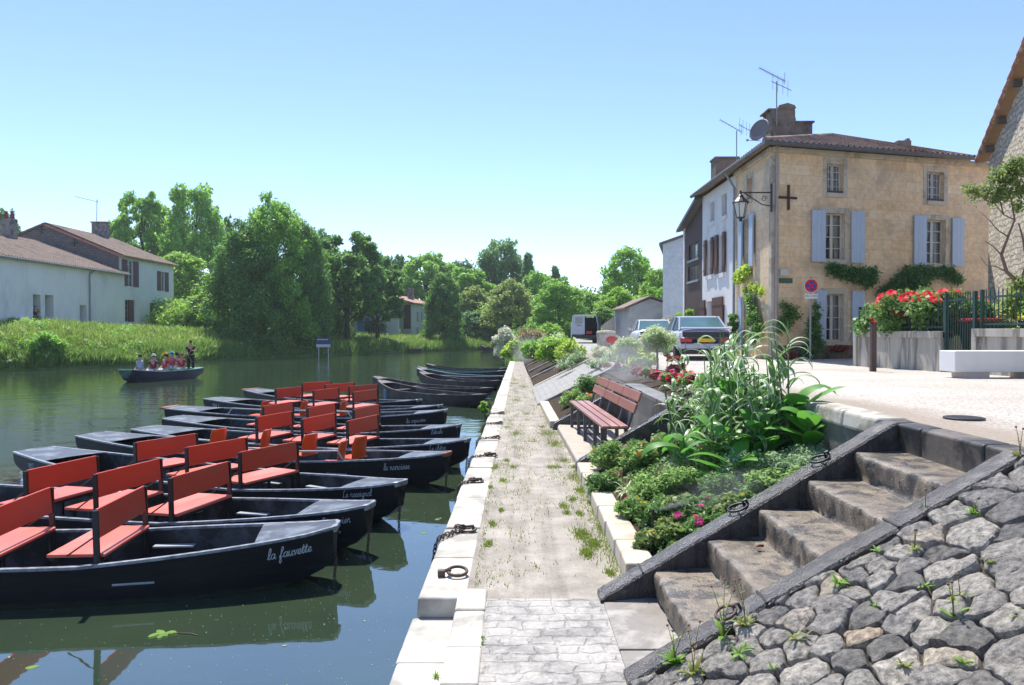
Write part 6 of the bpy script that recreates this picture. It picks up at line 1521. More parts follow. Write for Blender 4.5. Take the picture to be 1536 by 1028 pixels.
tree('tallest dense tree at the waterside, crown peaking over its neighbours', 412, 299, 125, 73, 'mid', 'dense', 1, 2, rz=1.3, zb=-.3)
tree('dense waterside tree to the right of the tallest one', 455, 338, 92, 75, 'dark', 'dense', 0, 2, rz=2.6, zb=-.3)
tree('dark spreading tree with bare trunk near the blue sign', 520, 352, 118, 82, 'dark', 'loose', 0, 1, zb=-.2)
tree('loose leafed tree hiding the left half of the white far house', 566, 388, 88, 88, 'dark', 'loose', 1, 1, zb=.2, rz=1)
tree('rounded yellow green tree behind the white far house', 638, 383, 108, 128, 'mid', 'round', 2, 1, zb=.5)
tree('dark distant tree left of the rounded yellow green one', 596, 387, 62, 136, 'deep', 'round', 0, 0, zb=.5, rz=2)
tree('dark distant tree in the gap between the round and the poplar like tree', 695, 394, 66, 140, 'deep', 'multi', 0, 0, zb=.5, rz=.6)
tree('tall broad poplar at the centre of the far tree line', 752, 361, 92, 126, 'blue', 'multi', 1, 1, zb=.5)
tree('poplar shoulder standing right of the tall central poplar', 792, 386, 66, 122, 'blue', 'spire', 1, 1, zb=.5, rz=1)
tree('dark distant tree right of the central poplars', 833, 404, 62, 130, 'deep', 'spire', 2, 0, zb=.5, rz=2)
tree('small round topped tree standing alone on the far grassy bank', 665, 411, 66, 97, 'dark', 'dense', 3, 1, zb=-.2)
tree('yellowish tree between the lone bank tree and the poplars', 713, 431, 62, 112, 'olive', 'round', 3, 0, zb=.3)
tree('dark olive tree before the poplars on the river bend', 766, 423, 92, 103, 'olive', 'dense', 2, 1, zb=-.2, rz=1)
tree('mid green tree standing left of the delivery van', 838, 419, 92, 88, 'mid', 'dense', 1, 1, zb=.4, rz=3)
tree('small tree behind the delivery van', 888, 440, 58, 98, 'mid', 'dense', 0, 0, zb=.6, rz=1.5)
tree('tall light green tree above the shed on the right bank', 944, 373, 96, 94, 'mid', 'multi', 2, 1, zb=.8)
tree('pale tree between the tall right one and the grey building', 985, 405, 64, 80, 'bright', 'dense', 3, 0, zb=.8, rz=2)
tree('light bushy tree in front of the tall right bank tree', 930, 434, 88, 76, 'bright', 'dense', 2, 1, zb=.8, rz=.5)
tree('feathery pale tree just left of the grey building', 985, 432, 60, 70, 'mid', 'round', 2, 0, zb=.8, rz=.5)
tree('dark low tree filling the bank right of the lone round tree', 712, 468, 70, 104, 'deep', 'dense', 0, 0, zb=-.2, rz=.5)
tree('thick low tree behind the van door', 905, 462, 60, 72, 'dark', 'dense', 3, 0, zb=.7, rz=.5)
tree('wide mid green skyline tree between the white far house and the poplar', 700, 405, 96, 118, 'mid', 'round', 0, 1, zb=.4, rz=.9)
tree('dark tree in the skyline just left of the central poplar', 672, 398, 80, 133, 'deep', 'dense', 1, 0, zb=.4, rz=.2)
tree('mid green tree closing the gap right of the central poplars', 806, 410, 84, 112, 'mid', 'dense', 0, 1, zb=.4, rz=2.2)
tree('dark tree behind the two loose leafed trees by the blue sign', 548, 372, 100, 100, 'deep', 'dense', 3, 1, zb=.4, rz=.2)
tree('dark green tree between the waterside group and the loose leafed trees', 486, 352, 80, 86, 'dark', 'dense', 2, 1, zb=-.1, rz=.7)
tree('light tree low behind the van roof', 870, 436, 70, 110, 'mid', 'dense', 2, 0, zb=.4, rz=2.9)
# far wood closing the view
rng = np.random.default_rng(5)
cl = []
for i in range(240):
    x = rng.uniform(-125, 70); y = 158 + rng.uniform(-8, 10) - abs(x + 20) * .12; h = 9 + 3.0 * noise.noise(Vector((x * .06, 0, 0))) + rng.uniform(-1, 1.5); cl.append((x, y, h - 2.5, rng.uniform(2.2, 3.6))); cl.append((x + 1, y, h * .5, rng.uniform(2.6, 4.2))); cl.append((x + rng.uniform(-2, 2), y, rng.uniform(1, 4), 3.2))
P = clump_pts(cl, 80000, rng, .3); V, F = leafquads(P, .42, rng, .2, .6); o = npmesh('far_wood', V, F, LM['deep']); o['kind'] = 'stuff'
# undergrowth along the far water line
def growth(name, pts_r, n, leaf, mat, seed):
    rng = np.random.default_rng(seed); P = clump_pts(pts_r, n, rng, .3); V, F = leafquads(P, leaf, rng, .3, .5); o = npmesh(name, V, F, LM[mat]); o['kind'] = 'stuff'; return o
rng = np.random.default_rng(9); cl = []
for px in np.arange(255, 800, 5):
    d = 66 + (px - 255) * .075 if px < 520 else 86 + (px - 520) * .07; p = D(px, 500, d + rng.uniform(1, 4)); h = rng.uniform(.4, 1.3) if px > 560 else rng.uniform(.5, 2.0); cl.append((p.x, p.y, h * .5 + rng.uniform(-.4, .2), rng.uniform(.5, 1.1)))
growth('bank_undergrowth', cl, 26000, .13, 'dark', 2)
rng = np.random.default_rng(19); cl = []
for px in np.arange(236, 345, 5):
    p = D(px, 480, 79 + rng.uniform(-2, 3)); cl.append((p.x, p.y, 2.0 + rng.uniform(0, 2.4), rng.uniform(.9, 1.5)))
for px in np.arange(690, 900, 6):
    p = D(px, 480, 108 + rng.uniform(-2, 5)); cl.append((p.x, p.y, .8 + rng.uniform(0, 2.8), rng.uniform(1.2, 2.0)))
growth('bank_scrub', cl, 26000, .17, 'bright', 3)
# ---- bushes
def bush(label, loc, r, h, mat, leaf=.05, n=2500, seed=1, k=14, name='bush', cat='bush', aspect=.55, stemh=0, group=None, flat=.8, flowers=None, inner=.25):
    rng = np.random.default_rng(seed); t = thing(name, label, cat, loc, rng.uniform(0, 6), group); cl = []
    for i in range(k):
        a = i * 2.4; f = (i + .5) / k; rr = r * .72 * math.sqrt(f) * rng.uniform(.7, 1.1); zz = stemh + h * (.18 + .62 * rng.uniform(0, 1) * (1 - (rr / r) ** 2 * .7))
        cl.append((rr * math.cos(a), rr * math.sin(a), zz, r * rng.uniform(.28, .42)))
    P = clump_pts(cl, n, rng, inner); P[:, 2] = np.clip((P[:, 2] - stemh) * 1.0 + stemh, .01, None); V, F = leafquads(P, leaf, rng, .3, aspect); npmesh('foliage', V, F, LM[mat], t)
    mb = MB(); 
    if stemh: mb.tube([(0, 0, -.05), (.02, .01, stemh * .5), (0, 0, stemh + h * .4)], [.03, .024, .015], 7)
    else:
        for i in range(0, k, 3): c = cl[i]; mb.tube([(0, 0, -.03), (c[0] * .5, c[1] * .5, c[2] * .6), (c[0], c[1], c[2])], [r * .035, r * .025, r * .008], 5, cap=False)
    mb.build('stem', m_bark, t)
    if flowers:
        fm, fr, cnt = flowers
        for j in range(cnt):
            i = int(rng.integers(0, k)); c = cl[i]; dv = rng.normal(size=3); dv[2] = abs(dv[2]) + .5; dv /= np.linalg.norm(dv); p = Vector((c[0] + dv[0] * c[3], c[1] + dv[1] * c[3], c[2] + dv[2] * c[3] * .8))
            blossom(t, p, fr * rng.uniform(.85, 1.25), fm, Vector(dv), rng)
    return t
def petalmat(n, c, c2=None):
    return leafmat(n, c, c2 or tuple(x * .75 for x in c), None, .3, .6)
PM = {'red': petalmat('petal_red', (.62, .012, .03), (.80, .03, .07)), 'orange': petalmat('petal_orange', (.80, .20, .01), (.72, .10, .01)), 'yellow': petalmat('petal_yellow', (.80, .55, .01), (.78, .42, .01)),
      'magenta': petalmat('petal_magenta', (.62, .01, .20), (.70, .05, .30)), 'pink': petalmat('petal_pink', (.75, .22, .35), (.65, .10, .25)), 'salmon': petalmat('petal_salmon', (.70, .14, .10), (.60, .20, .18))}
def blossom(parent, p, r, mat, axis, rng, rows=3, name='blossom'):
    vs = []; F = []; q = axis.to_track_quat('Z', 'Y').to_matrix()
    for ring in range(rows):
        rad = r * (1 - ring * .27); tilt = .15 + ring * .5; n = 9 - ring * 2
        for i in range(n):
            a = 2 * math.pi * i / n + ring * .4 + rng.uniform(-.1, .1); b = len(vs); wd = math.pi / n * 1.0
            for (rr, aa, z) in ((.10, 0, 0), (.75, -wd * .8, .1), (1.0, 0, .08), (.75, wd * .8, .1)):
                x = rad * rr * math.cos(a + aa); y = rad * rr * math.sin(a + aa); vs.append(p + q @ Vector((x, y, rad * rr * math.sin(tilt) * .8 + ring * r * .12)))
            F.append((b, b + 1, b + 2, b + 3))
    return npmesh(name, [tuple(v) for v in vs], F, mat if not isinstance(mat, str) else PM[mat], parent)
# ---- ribbon leaves
class RB:
    def __init__(s): s.v = []; s.f = []; s.uv = []
    def leaf(s, base, az, el, ln, w, droop, seg=9, prof='strap', fold=.25, twist=0.0, curl=0.0):
        p = Vector(base); b0 = len(s.v); e = el; a = az
        for i in range(seg + 1):
            t = i / seg
            d = Vector((math.cos(e) * math.cos(a), math.cos(e) * math.sin(a), math.sin(e)))
            sd = Vector((-math.sin(a), math.cos(a), 0)); up = d.cross(sd) * -1
            tw = twist * t; sd2 = sd * math.cos(tw) + up * math.sin(tw); up2 = up * math.cos(tw) - sd * math.sin(tw)
            if prof == 'strap': wd = w * (min(1, .5 + t * 3) * (1 - t ** 2.2)) + .0008
            elif prof == 'broad': wd = w * math.sin(math.pi * min(1, (t * .96 + .04)) ** .8) ** .75 + .001
            else: wd = w * (1 - t) + .0006
            s.v += [p - sd2 * wd + up2 * wd * fold, p.copy(), p + sd2 * wd + up2 * wd * fold]
            p = p + d * (ln / seg); e -= droop / seg * (1 + t * 1.2); a += curl / seg
        for i in range(seg):
            for k in (0, 1):
                q = b0 + i * 3 + k; s.f.append((q, q + 1, q + 4, q + 3)); s.uv.append([(k * .5, i / seg), (k * .5 + .5, i / seg), (k * .5 + .5, (i + 1) / seg), (k * .5, (i + 1) / seg)])
    def build(s, name, mat, parent=None):
        mb = MB(); mb.v = s.v; mb.f = [list(f) for f in s.f]; mb.mi = [0] * len(s.f); mb.uv = s.uv; return mb.build(name, mat, parent, smooth=True)
def stripemat(name, edge, mid, lo=.22, trans=.3):
    m, nt, o = new_mat(name); u = nt.nodes.new('ShaderNodeUVMap'); sx = nd(nt, 'ShaderNodeSeparateXYZ'); L(nt, u.outputs[0], sx.inputs[0])
    g = nt.nodes.new('ShaderNodeNewGeometry'); a = nd(nt, 'ShaderNodeMath', op='SUBTRACT'); L(nt, sx.outputs[0], a.inputs[0]); a.inputs[1].default_value = .5
    b = nd(nt, 'ShaderNodeMath', op='ABSOLUTE'); L(nt, a.outputs[0], b.inputs[0]); r = nd(nt, 'ShaderNodeMath', op='MULTIPLY_ADD'); L(nt, g.outputs['Random Per Island'], r.inputs[0]); r.inputs[1].default_value = .30; L(nt, b.outputs[0], r.inputs[2])
    c = ramp(nt, r.outputs[0], [(lo, mid), (lo + .12, tuple(x * 1.15 for x in mid)), (lo + .16, edge), (.8, edge)])
    p = nt.nodes.new('ShaderNodeBsdfPrincipled'); L(nt, c, p.inputs['Base Color']); p.inputs['Roughness'].default_value = .38; t = nt.nodes.new('ShaderNodeBsdfTranslucent'); L(nt, c, t.inputs[0])
    mx = nt.nodes.new('ShaderNodeMixShader'); mx.inputs[0].default_value = trans; L(nt, p.outputs[0], mx.inputs[1]); L(nt, t.outputs[0], mx.inputs[2]); L(nt, mx.outputs[0], o.inputs[0]); return m
m_varieg = stripemat('variegated_reed', (.58, .66, .46), (.15, .30, .07), .34)
m_spider = stripemat('variegated_spider', (.72, .66, .46), (.16, .28, .06))
m_canna = leafmat('canna_leaf', (.06, .20, .03), (.10, .29, .04), (.16, .38, .05), .38, .48)
m_stemg = M('green_stem', (.14, .24, .07), (.09, .16, .05), 9, .5)
def bz(x): return .08 + (x - 1.0) * .315
def onbed(px, py, dz=0):
    r = ray(px, py); o = Vector((0, 0, EYE)); # z = .08 + (x-1)*.315 + dz
    t = (.08 - .315 + dz - EYE) / (r.z - .315 * r.x); return Vector((r.x * t, r.y * t, EYE + r.z * t - dz))
rnd = random.Random(77)
# giant variegated reed clump
reed = thing('variegated_reed', 'tall clump of white striped reed grass rising over the flower bed', 'reed', (2.45, 8.4, bz(2.45)))
stems = []
for i in range(38):
    x = rnd.uniform(1.95, 2.70); y = rnd.uniform(7.4, 9.6); stems.append((x, y, rnd.uniform(.75, 1.35)))
stems += [(2.70, 7.6, 1.35), (2.62, 7.7, 1.25), (2.3, 8.8, 1.40), (2.45, 8.2, 1.35), (2.05, 9.2, .7), (1.9, 8.6, .45), (2.2, 8.4, 1.2), (2.5, 8.6, 1.3)]
for (x, y, h) in stems:
    z0 = bz(x) - .03; mb = MB(); lx, ly = rnd.uniform(-.14, .10), rnd.uniform(-.12, .12)
    if x > 2.6: lx = rnd.uniform(-.12, .02)
    st = [(x + lx * f ** 1.5, y + ly * f ** 1.5, z0 + h * f) for f in (0, .35, .7, 1)]
    mb.tube([Vector(p) - ORG[reed.name] for p in st], [.011, .010, .008, .004], 6); mb.build('stem', m_stemg, reed)
rb = RB()
for (x, y, h) in stems:
    z0 = bz(x) - .03; n = int(4 + h * 5)
    for k in range(n):
        f = .22 + .78 * k / n; az = k * math.pi + rnd.uniform(-.8, .8) + x * 9
        rb.leaf(Vector((x, y, z0 + h * f * .97)) - ORG[reed.name], az, rnd.uniform(.75, 1.35), rnd.uniform(.28, .48) * (1.1 - .35 * abs(f - .6)), rnd.uniform(.018, .036), rnd.uniform(1.0, 2.8), 10, 'strap', .3, rnd.uniform(-.8, .8), rnd.uniform(-.5, .5))
rb.build('leaves', m_varieg, reed)
# canna clumps
def canna(label, x, y, n, h, seed, w=.075, ln=.42):
    r = random.Random(seed); t = thing('canna', label, 'plant', (x, y, bz(x)), 0, 'canna plants in the bed'); mb = MB(); mb.tube([(0, 0, 0), (.02, 0, h * .5), (0, .01, h)], [.014, .012, .008], 7); mb.build('stem', m_stemg, t)
    for k in range(n):
        rb = RB(); f = (k + .5) / n; az = k * 2.4 + r.uniform(-.3, .3); rb.leaf((0, 0, h * (.15 + .75 * f)), az, r.uniform(.55, 1.25), ln * r.uniform(.75, 1.15), w * r.uniform(.8, 1.2), r.uniform(.5, 1.7), 10, 'broad', .22, r.uniform(-.4, .4)); rb.build('leaf', m_canna, t)
    return t
canna('broad leaved canna at the left front of the reed clump', 1.80, 8.2, 7, .42, 3, .09, .5)
canna('canna with broad glossy leaves under the middle of the reeds', 2.08, 7.7, 8, .48, 4, .09, .5)
canna('large canna leaves at the foot of the reeds, centre right', 2.36, 7.45, 9, .52, 5, .10, .52)
canna('dark green canna rising inside the reed clump', 2.30, 8.3, 9, .85, 6, .11, .55)
canna('upright glossy canna against the white cap stones at the right', 2.72, 7.15, 10, .48, 7, .10, .50)
canna('canna leaning over the cap stones right of the reeds', 2.76, 7.6, 9, .6, 8, .10, .52)
canna('low canna with arching pale leaves in front of the reeds', 2.05, 7.2, 6, .25, 9, .08, .48)
# leafy mounds of the bed
FL = [(915, 690, .30, 'bright', ('orange', .035, 9)), (905, 725, .22, 'mid', ('orange', .030, 3)), (960, 690, .26, 'bright', ('orange', .028, 5)), (1000, 672, .24, 'bright', ('magenta', .028, 7)), (1040, 690, .28, 'grey', ('pink', .028, 5)), (1075, 700, .28, 'bright', None), (975, 735, .26, 'bright', ('salmon', .026, 3)), (1025, 725, .26, 'bright', None), (1085, 735, .24, 'mid', None),
      (1120, 705, .26, 'grey', None), (1165, 700, .26, 'grey', None), (1205, 695, .24, 'grey', None), (1150, 730, .22, 'bright', None), (1195, 722, .2, 'bright', ('salmon', .024, 3)), (1235, 680, .18, 'grey', ('orange', .03, 7)), (990, 765, .22, 'mid', ('yellow', .018, 5)), (950, 760, .18, 'bright', ('yellow', .018, 5)),
      (1030, 765, .20, 'olive', ('magenta', .032, 3)), (1060, 760, .2, 'mid', ('magenta', .03, 5)), (1100, 760, .2, 'olive', ('yellow', .018, 7)), (1010, 795, .17, 'olive', ('yellow', .017, 7)), (1055, 790, .17, 'mid', ('magenta', .035, 3)), (975, 805, .14, 'olive', ('yellow', .017, 7)), (1090, 780, .15, 'mid', ('yellow', .016, 5)), (1130, 752, .16, 'mid', ('yellow', .016, 5)), (1020, 815, .12, 'mid', ('yellow', .015, 3)),
      (1140, 660, .24, 'grey', None), (1060, 668, .22, 'bright', None), (955, 672, .2, 'mid', ('magenta', .026, 5)), (1180, 665, .24, 'grey', None), (1216, 660, .2, 'mid', None)]
where = ['beside the divider wall', 'near the pale kerb', 'in the middle of the bed', 'under the reeds', 'by the stair kerb']
for i, (px, py, r, mt, fl) in enumerate(FL):
    p = onbed(px, py, .10); 
    if p.x > 2.74: p.x = 2.74
    if p.y > 10.0: p.y = 10.0
    colr = {'bright': 'light', 'mid': 'dark', 'grey': 'feathery', 'olive': 'low'}[mt]
    flt = {'orange': 'with orange flowers', 'yellow': 'dotted with small yellow flowers', 'magenta': 'with magenta flowers', 'pink': 'with pink flowers', 'salmon': 'with a salmon flower'}.get(fl[0] if fl else '', 'without flowers')
    spot = ('behind the sprinkler' if py > 775 else ('below the reeds' if px > 1090 else ('in the middle of the bed' if px > 1000 else ('near the pale kerb' if py > 715 else 'by the bench divider'))))
    row = ('far ' if py < 690 else 'middle ' if py < 745 else 'near ') + ('left' if px < 960 else 'centre' if px < 1060 else 'right')
    bush('%s bedding plant %s %s, %s' % (colr, flt, spot, row), (p.x, p.y, bz(p.x) - .02), r, r * 1.25, 'b_' + mt, .026 if mt != 'grey' else .020, int(2600 * (r / .25) ** 1.5) + 500, i + 40, 16, 'bedding_plant', 'plant', .38 if mt != 'olive' else .6, group='bedding plants in the near bed', flowers=fl)
bp = {}
for ob_ in list(C.objects):
    if ob_.name.startswith('bedding_plant'): bp.setdefault(ob_['label'], []).append(ob_)
for lb, os_ in bp.items():
    if len(os_) > 1:
        os_.sort(key=lambda q: q.location.x / q.location.y)
        for q, w_ in zip(os_, (['left one', 'right one'] if len(os_) == 2 else ['left one', 'middle one', 'right one', 'rightmost one'])): q['label'] = lb + ', ' + w_
# ground cover over the soil
rng = np.random.default_rng(31); n = 9000; x = rng.uniform(1.1, 2.8, n); y = rng.uniform(5.7, 10.1, n); P = np.stack([x, y, .095 + (x - 1) * .315 + rng.uniform(-.01, .05, n)], 1)
msk = np.array([noise.noise(Vector((a * 2.3, b * 2.3, 4))) > -.18 and b > 5.35 + (a - .97) * .24 + .3 for a, b in zip(x, y)]); V, F = leafquads(P[msk], .022, rng, .5, .6); o = npmesh('ground_cover', V, F, LM['b_mid']); o['kind'] = 'stuff'
# spider plant and cockscomb by the kerb
p = onbed(940, 745); rb = RB()
for k in range(26): rb.leaf((0, 0, .02), k * 2.4, rnd.uniform(.5, 1.3), rnd.uniform(.16, .28), .008, rnd.uniform(1.2, 2.4), 8, 'strap', .3)
t = thing('spider_plant', 'cream striped spider plant at the inner edge of the pale kerb', 'plant', (p.x, p.y, bz(p.x))); rb.build('leaves', m_spider, t)
for i, (px, py) in enumerate(((925, 722), (942, 758))):
    p = onbed(px, py); t = bush('deep red leaved plant ' + ('behind' if i == 0 else 'in front of') + ' the striped spider plant', (p.x, p.y, bz(p.x) - .02), .09, .12, 'wine', .02, 500, 70 + i, 8, 'red_leaved_plant', 'plant', flowers=('magenta', .03, 2))
# sprinkler
p = onbed(979, 818); sp0 = Vector((p.x, p.y, bz(p.x))); t = thing('sprinkler', 'thin black sprinkler stake spraying water over the flower bed', 'sprinkler', tuple(sp0))
hz_ = .27; mb = MB(); mb.tube([(0, 0, -.02), (0, 0, hz_)], .009, 8); mb.build('stake', m_steel, t); mb = MB(); mb.lathe([(.012, hz_ - .03), (.016, hz_ - .02), (.016, hz_ + .005), (.008, hz_ + .02)], (0, 0, 0), 10); mb.build('nozzle', m_steel, t)
# ---- upper bed planting
def ub(px, py, x):   # ground point in the upper bed at given x through the pixel column
    y = x * 1171 / (px - 768); return (x, y, (zs(y) - .05) if x > 2.3 else .5)
def shrub(label, px, x, r, h, mat, **k): return bush(label, ub(px, 0, x), r, h, mat, **k)
shrub('clipped grey green feathery standard bush on a thin stem above the bench', 985, 2.95, .42, .62, 'grey', leaf=.035, n=7000, seed=101, k=24, stemh=.42, aspect=.25, name='standard_bush')
shrub('second grey green standard bush, left of the clipped one above the bench', 940, 2.75, .40, .5, 'grey', leaf=.035, n=5000, seed=102, k=20, stemh=.32, aspect=.25, name='standard_bush')
shrub('dark red leaved shrub under the clipped standard bush', 1012, 3.0, .22, .62, 'wine', leaf=.03, n=1800, seed=103, k=10)
shrub('lime yellow shrub beside the white parked car', 962, 3.3, .42, .62, 'lime', leaf=.06, n=2600, seed=104, k=14, name='lime_shrub')
shrub('second lime yellow shrub left of the silver car', 940, 3.2, .30, .62, 'lime', leaf=.05, n=1200, seed=105, k=8, name='lime_shrub')
for i, (px, x, r, c) in enumerate(((912, 2.5, .14, 'red'), (925, 2.5, .13, 'salmon'), (940, 2.5, .13, 'pink'), (955, 2.5, .13, 'red'), (968, 2.55, .14, 'pink'), (982, 2.55, .14, 'red'), (998, 2.55, .14, 'pink'), (1012, 2.6, .14, 'red'), (1026, 2.6, .14, 'magenta'), (1040, 2.7, .15, 'salmon'), (1053, 2.85, .15, 'red'), (1064, 3.0, .15, 'pink'), (1030, 2.9, .14, 'salmon'), (1010, 2.85, .14, 'pink'))):
    shrub('low begonia with %s flowers above the bench, %s from the ramp end' % (c, 'first second third fourth fifth sixth seventh eighth ninth tenth eleventh twelfth thirteenth fourteenth'.split()[i]), px, x, r, .2, ('mid', 'wine')[i % 2], leaf=.028, n=420, seed=120 + i, k=8, name='begonia', cat='plant', flowers=(c, .045, 7), group='begonias above the bench')
def grass_plant(label, loc, n, ln, mat, w=.007, seed=0, name='ornamental_grass'):
    r = random.Random(seed); rb = RB(); t = thing(name, label, 'grass plant', loc)
    for k in range(n): rb.leaf((r.uniform(-.06, .06), r.uniform(-.06, .06), 0), r.uniform(0, 6.3), r.uniform(.8, 1.5), ln * r.uniform(.6, 1.1), w, r.uniform(.6, 2.2), 7, 'strap', .3)
    rb.build('blades', mat, t); return t
gi = 0
for px, x, s, nm in ((902, 2.45, .55, 'silvery striped grass left of the bench top'), (915, 2.9, .7, 'taller silvery striped grass beside the lane ornament'), (890, 2.2, .5, 'silvery striped grass nearest the ramp'), (928, 3.1, .6, 'silvery striped grass between the standard bushes'), (868, 2.2, .75, 'silver grass clump at the top of the ramp'), (856, 1.9, .7, 'silver grass clump left of the ramp top'), (846, 1.6, .6, 'silver grass clump in the far bed')):
    gi += 1; xx = x; y = xx * 1171 / (px - 768); z = zs(y) - .1 if xx > 2.1 else .4 + (xx - 1) * .35; grass_plant(nm, (xx, y, z), 70, s, m_varieg, .012, gi)
shrub('leafy grey green shrub at the left end of the upper bed', 900, 2.9, .4, .6, 'silver', leaf=.04, n=2600, seed=111, k=14, aspect=.3)
shrub('white flecked shrub along the square above the far bench end', 930, 3.2, .45, .55, 'silver', leaf=.04, n=3000, seed=112, k=16, aspect=.35)
bush('small green plant with orange flowers in the bed beyond the bench', (1.35, 15.6, .25), .35, .4, 'b_bright', .03, 1800, 113, 10, flowers=('orange', .05, 6), name='marigold', cat='plant')
bush('small yellow flowering plant in the bed beyond the bench', (1.25, 16.6, .25), .3, .35, 'b_bright', .03, 1500, 114, 10, flowers=('yellow', .05, 6), name='marigold', cat='plant')
bush('leafy mound at the back of the bed beyond the bench', (1.75, 17.2, .45), .4, .45, 'b_mid', .03, 2600, 115, 12, name='leafy_mound', cat='plant')
bush('yellow green bush where the ramp meets the far bed', (2.0, 27, .65), .6, .9, 'lime', .06, 2400, 116, 12)
bush('bright green bush in the far bed along the path end', (1.7, 31, .5), .8, 1.2, 'bright', .07, 3200, 117, 14)
bush('grey green bush at the far end of the path beds', (1.9, 36, .55), .8, 1.3, 'grey', .08, 2600, 118, 14)
bush('mid green bush beyond the last path divider', (1.3, 41.5, .35), .9, 1.2, 'mid', .08, 2600, 119, 14)
bush('golden green bush by the far end of the quay', (.15, 47.5, -.3), .95, 1.7, 'lime', .09, 4200, 220, 16)
bush('silvery willow bush rising over the end of the quay', (-.4, 56, -.5), 1.1, 3.0, 'silver', .10, 4200, 221, 22, flat=1)
bush('dull brownish shrub behind the end of the path', (1.3, 56, .1), 1.3, 2.3, 'hedge', .10, 4000, 222, 18)
bush('dark bush on the right bank beyond the willow', (.7, 68, -.1), 1.6, 2.2, 'mid', .12, 4000, 223, 18)
bush('second bush on the right bank near the river bend', (2.2, 78, .3), 1.8, 2.4, 'dark', .12, 4000, 224, 18)
bush('third bush on the right bank, under the central trees', (3.3, 66, .5), 1.5, 2.0, 'bright', .12, 3600, 225, 16)
bush('fresh green weed bush growing from the quay wall beside the old punts', (-.75, 21.5, -.75), .22, .75, 'bright', .035, 900, 226, 9, name='quay_weed', cat='weed')
bush('brownish clipped hedge beside the silver car', (8.0, 39, .9), 1.15, 1.75, 'hedge', .06, 6000, 227, 22, name='hedge', cat='hedge')
bush('green shrub against the weatherboarded building', (7.85, 35.6, .9), .55, 2.6, 'bright', .06, 4200, 228, 20, name='wall_shrub')
bush('rounded bright shrub on the bank left of the tour punt', tuple(bankpt(4, .9, 1.9) - Vector((0, 0, .4))), 1.1, 2.3, 'mid', .11, 4200, 229, 20)
bush('rusty brown bush at the end of the lane', (10.6, 74, .9), 1.5, 2.2, 'rust', .12, 2500, 230, 12)
bush('green bush under the rusty one behind the van', (8.6, 66, .9), 1.3, 1.5, 'bright', .1, 2500, 231, 12)
# creepers on the ochre house
def creeper(label, pl, pts, n, mat, leaf=.07, seed=0, out=.18, name='creeper'):
    """pts: (px,py,rpx) blobs hugging the wall"""
    rng = np.random.default_rng(seed); u, z = pl.uz(pts[0][0], pts[0][1]); base = pl.P(u, z, .1); t = thing(name, label, 'climbing plant', tuple(base)); cl = []
    for (px, py, rp) in pts: u, z = pl.uz(px, py); c = pl.P(u, z, out) - base; r = rp / 1171 * (c + base).y; cl.append((c.x, c.y, c.z, r))
    P = clump_pts(cl, n, rng, .1); P += rng.normal(size=P.shape) * .07; nv = np.array(pl.n); b = np.array([out] * len(P)); dd = P @ nv; mean = np.array([Vector(c[:3]).dot(pl.n) for c in cl]).mean(); P -= np.outer((dd - mean) * .55, nv)
    V, F = leafquads(P, leaf, rng, .2, .5, .4); npmesh('foliage', V, F, LM[mat], t)
    mb = MB(); pp = [Vector(c[:3]) - pl.n * .1 for c in cl]; mb.tube(pp, .012, 5, cap=False) if len(pp) > 1 else None
    if len(pp) > 1: mb.build('vine_stem', m_bark, t)
    return t
creeper('dark creeper hanging under the left first floor window', FP, [(1242, 405, 8), (1252, 408, 10), (1264, 410, 11), (1277, 412, 13), (1290, 416, 14), (1298, 420, 13), (1303, 410, 8)], 3600, 'deep', .055, 1)
creeper('wide dark creeper arching under the right first floor window', FP, [(1318, 440, 9), (1332, 434, 12), (1346, 424, 14), (1358, 414, 16), (1370, 424, 20), (1384, 412, 12), (1398, 410, 9), (1410, 408, 8), (1420, 412, 11), (1430, 420, 9), (1375, 408, 10)], 5600, 'deep', .055, 2)
creeper('yellow green climber tuft on the side wall of the ochre house', SP, [(1120, 413, 12), (1127, 408, 10), (1113, 418, 9)], 1400, 'lime', .06, 3)
creeper('long light vine reaching across the house corner', SP, [(1126, 436, 5), (1134, 432, 6), (1142, 433, 6), (1150, 438, 6), (1128, 445, 4)], 900, 'lime', .05, 4)
creeper('dark rose bush climbing the side wall beside the door', SP, [(1135, 452, 8), (1138, 465, 10), (1142, 478, 12), (1146, 492, 12), (1140, 505, 12), (1134, 482, 8)], 2200, 'dark', .06, 5, .25)
creeper('loose climber right of the corner downpipe', FP, [(1172, 460, 5), (1182, 468, 8), (1176, 480, 10), (1170, 490, 9), (1190, 474, 4)], 1200, 'dark', .06, 6)
creeper('dark upright shrub at the foot of the sign pole', FP, [(1205, 480, 7), (1203, 492, 10), (1206, 505, 13), (1208, 518, 14), (1200, 525, 12)], 2200, 'deep', .05, 7, .5, 'wall_shrub')
creeper('thin creeper beside the ground floor shutter', FP, [(1220, 460, 4), (1221, 475, 4), (1220, 490, 4), (1219, 500, 5)], 500, 'dark', .05, 8)
t = bush('climbing rose bush with red blooms by the white house door', (8.0, 28.3, .9), .30, 2.1, 'dark', .05, 2400, 240, 18, name='rose_bush', flowers=('red', .07, 7))
for i, px in enumerate((1247, 1256, 1150)):
    u, z = FP.uz(px, 516); q = FP.P(u if i < 2 else .6, z if i < 2 else 1.0, .25); 
    bush(['low red leaved plant under the ground floor window', 'clay trough plant on the ground floor sill', 'red flowering plant at the house corner'][i], tuple(q - Vector((0, 0, .25 if i < 2 else .1))), .22, .25, 'wine', .04, 500, 250 + i, 8, name='potted_plant', cat='plant', flowers=('red', .04, 5))
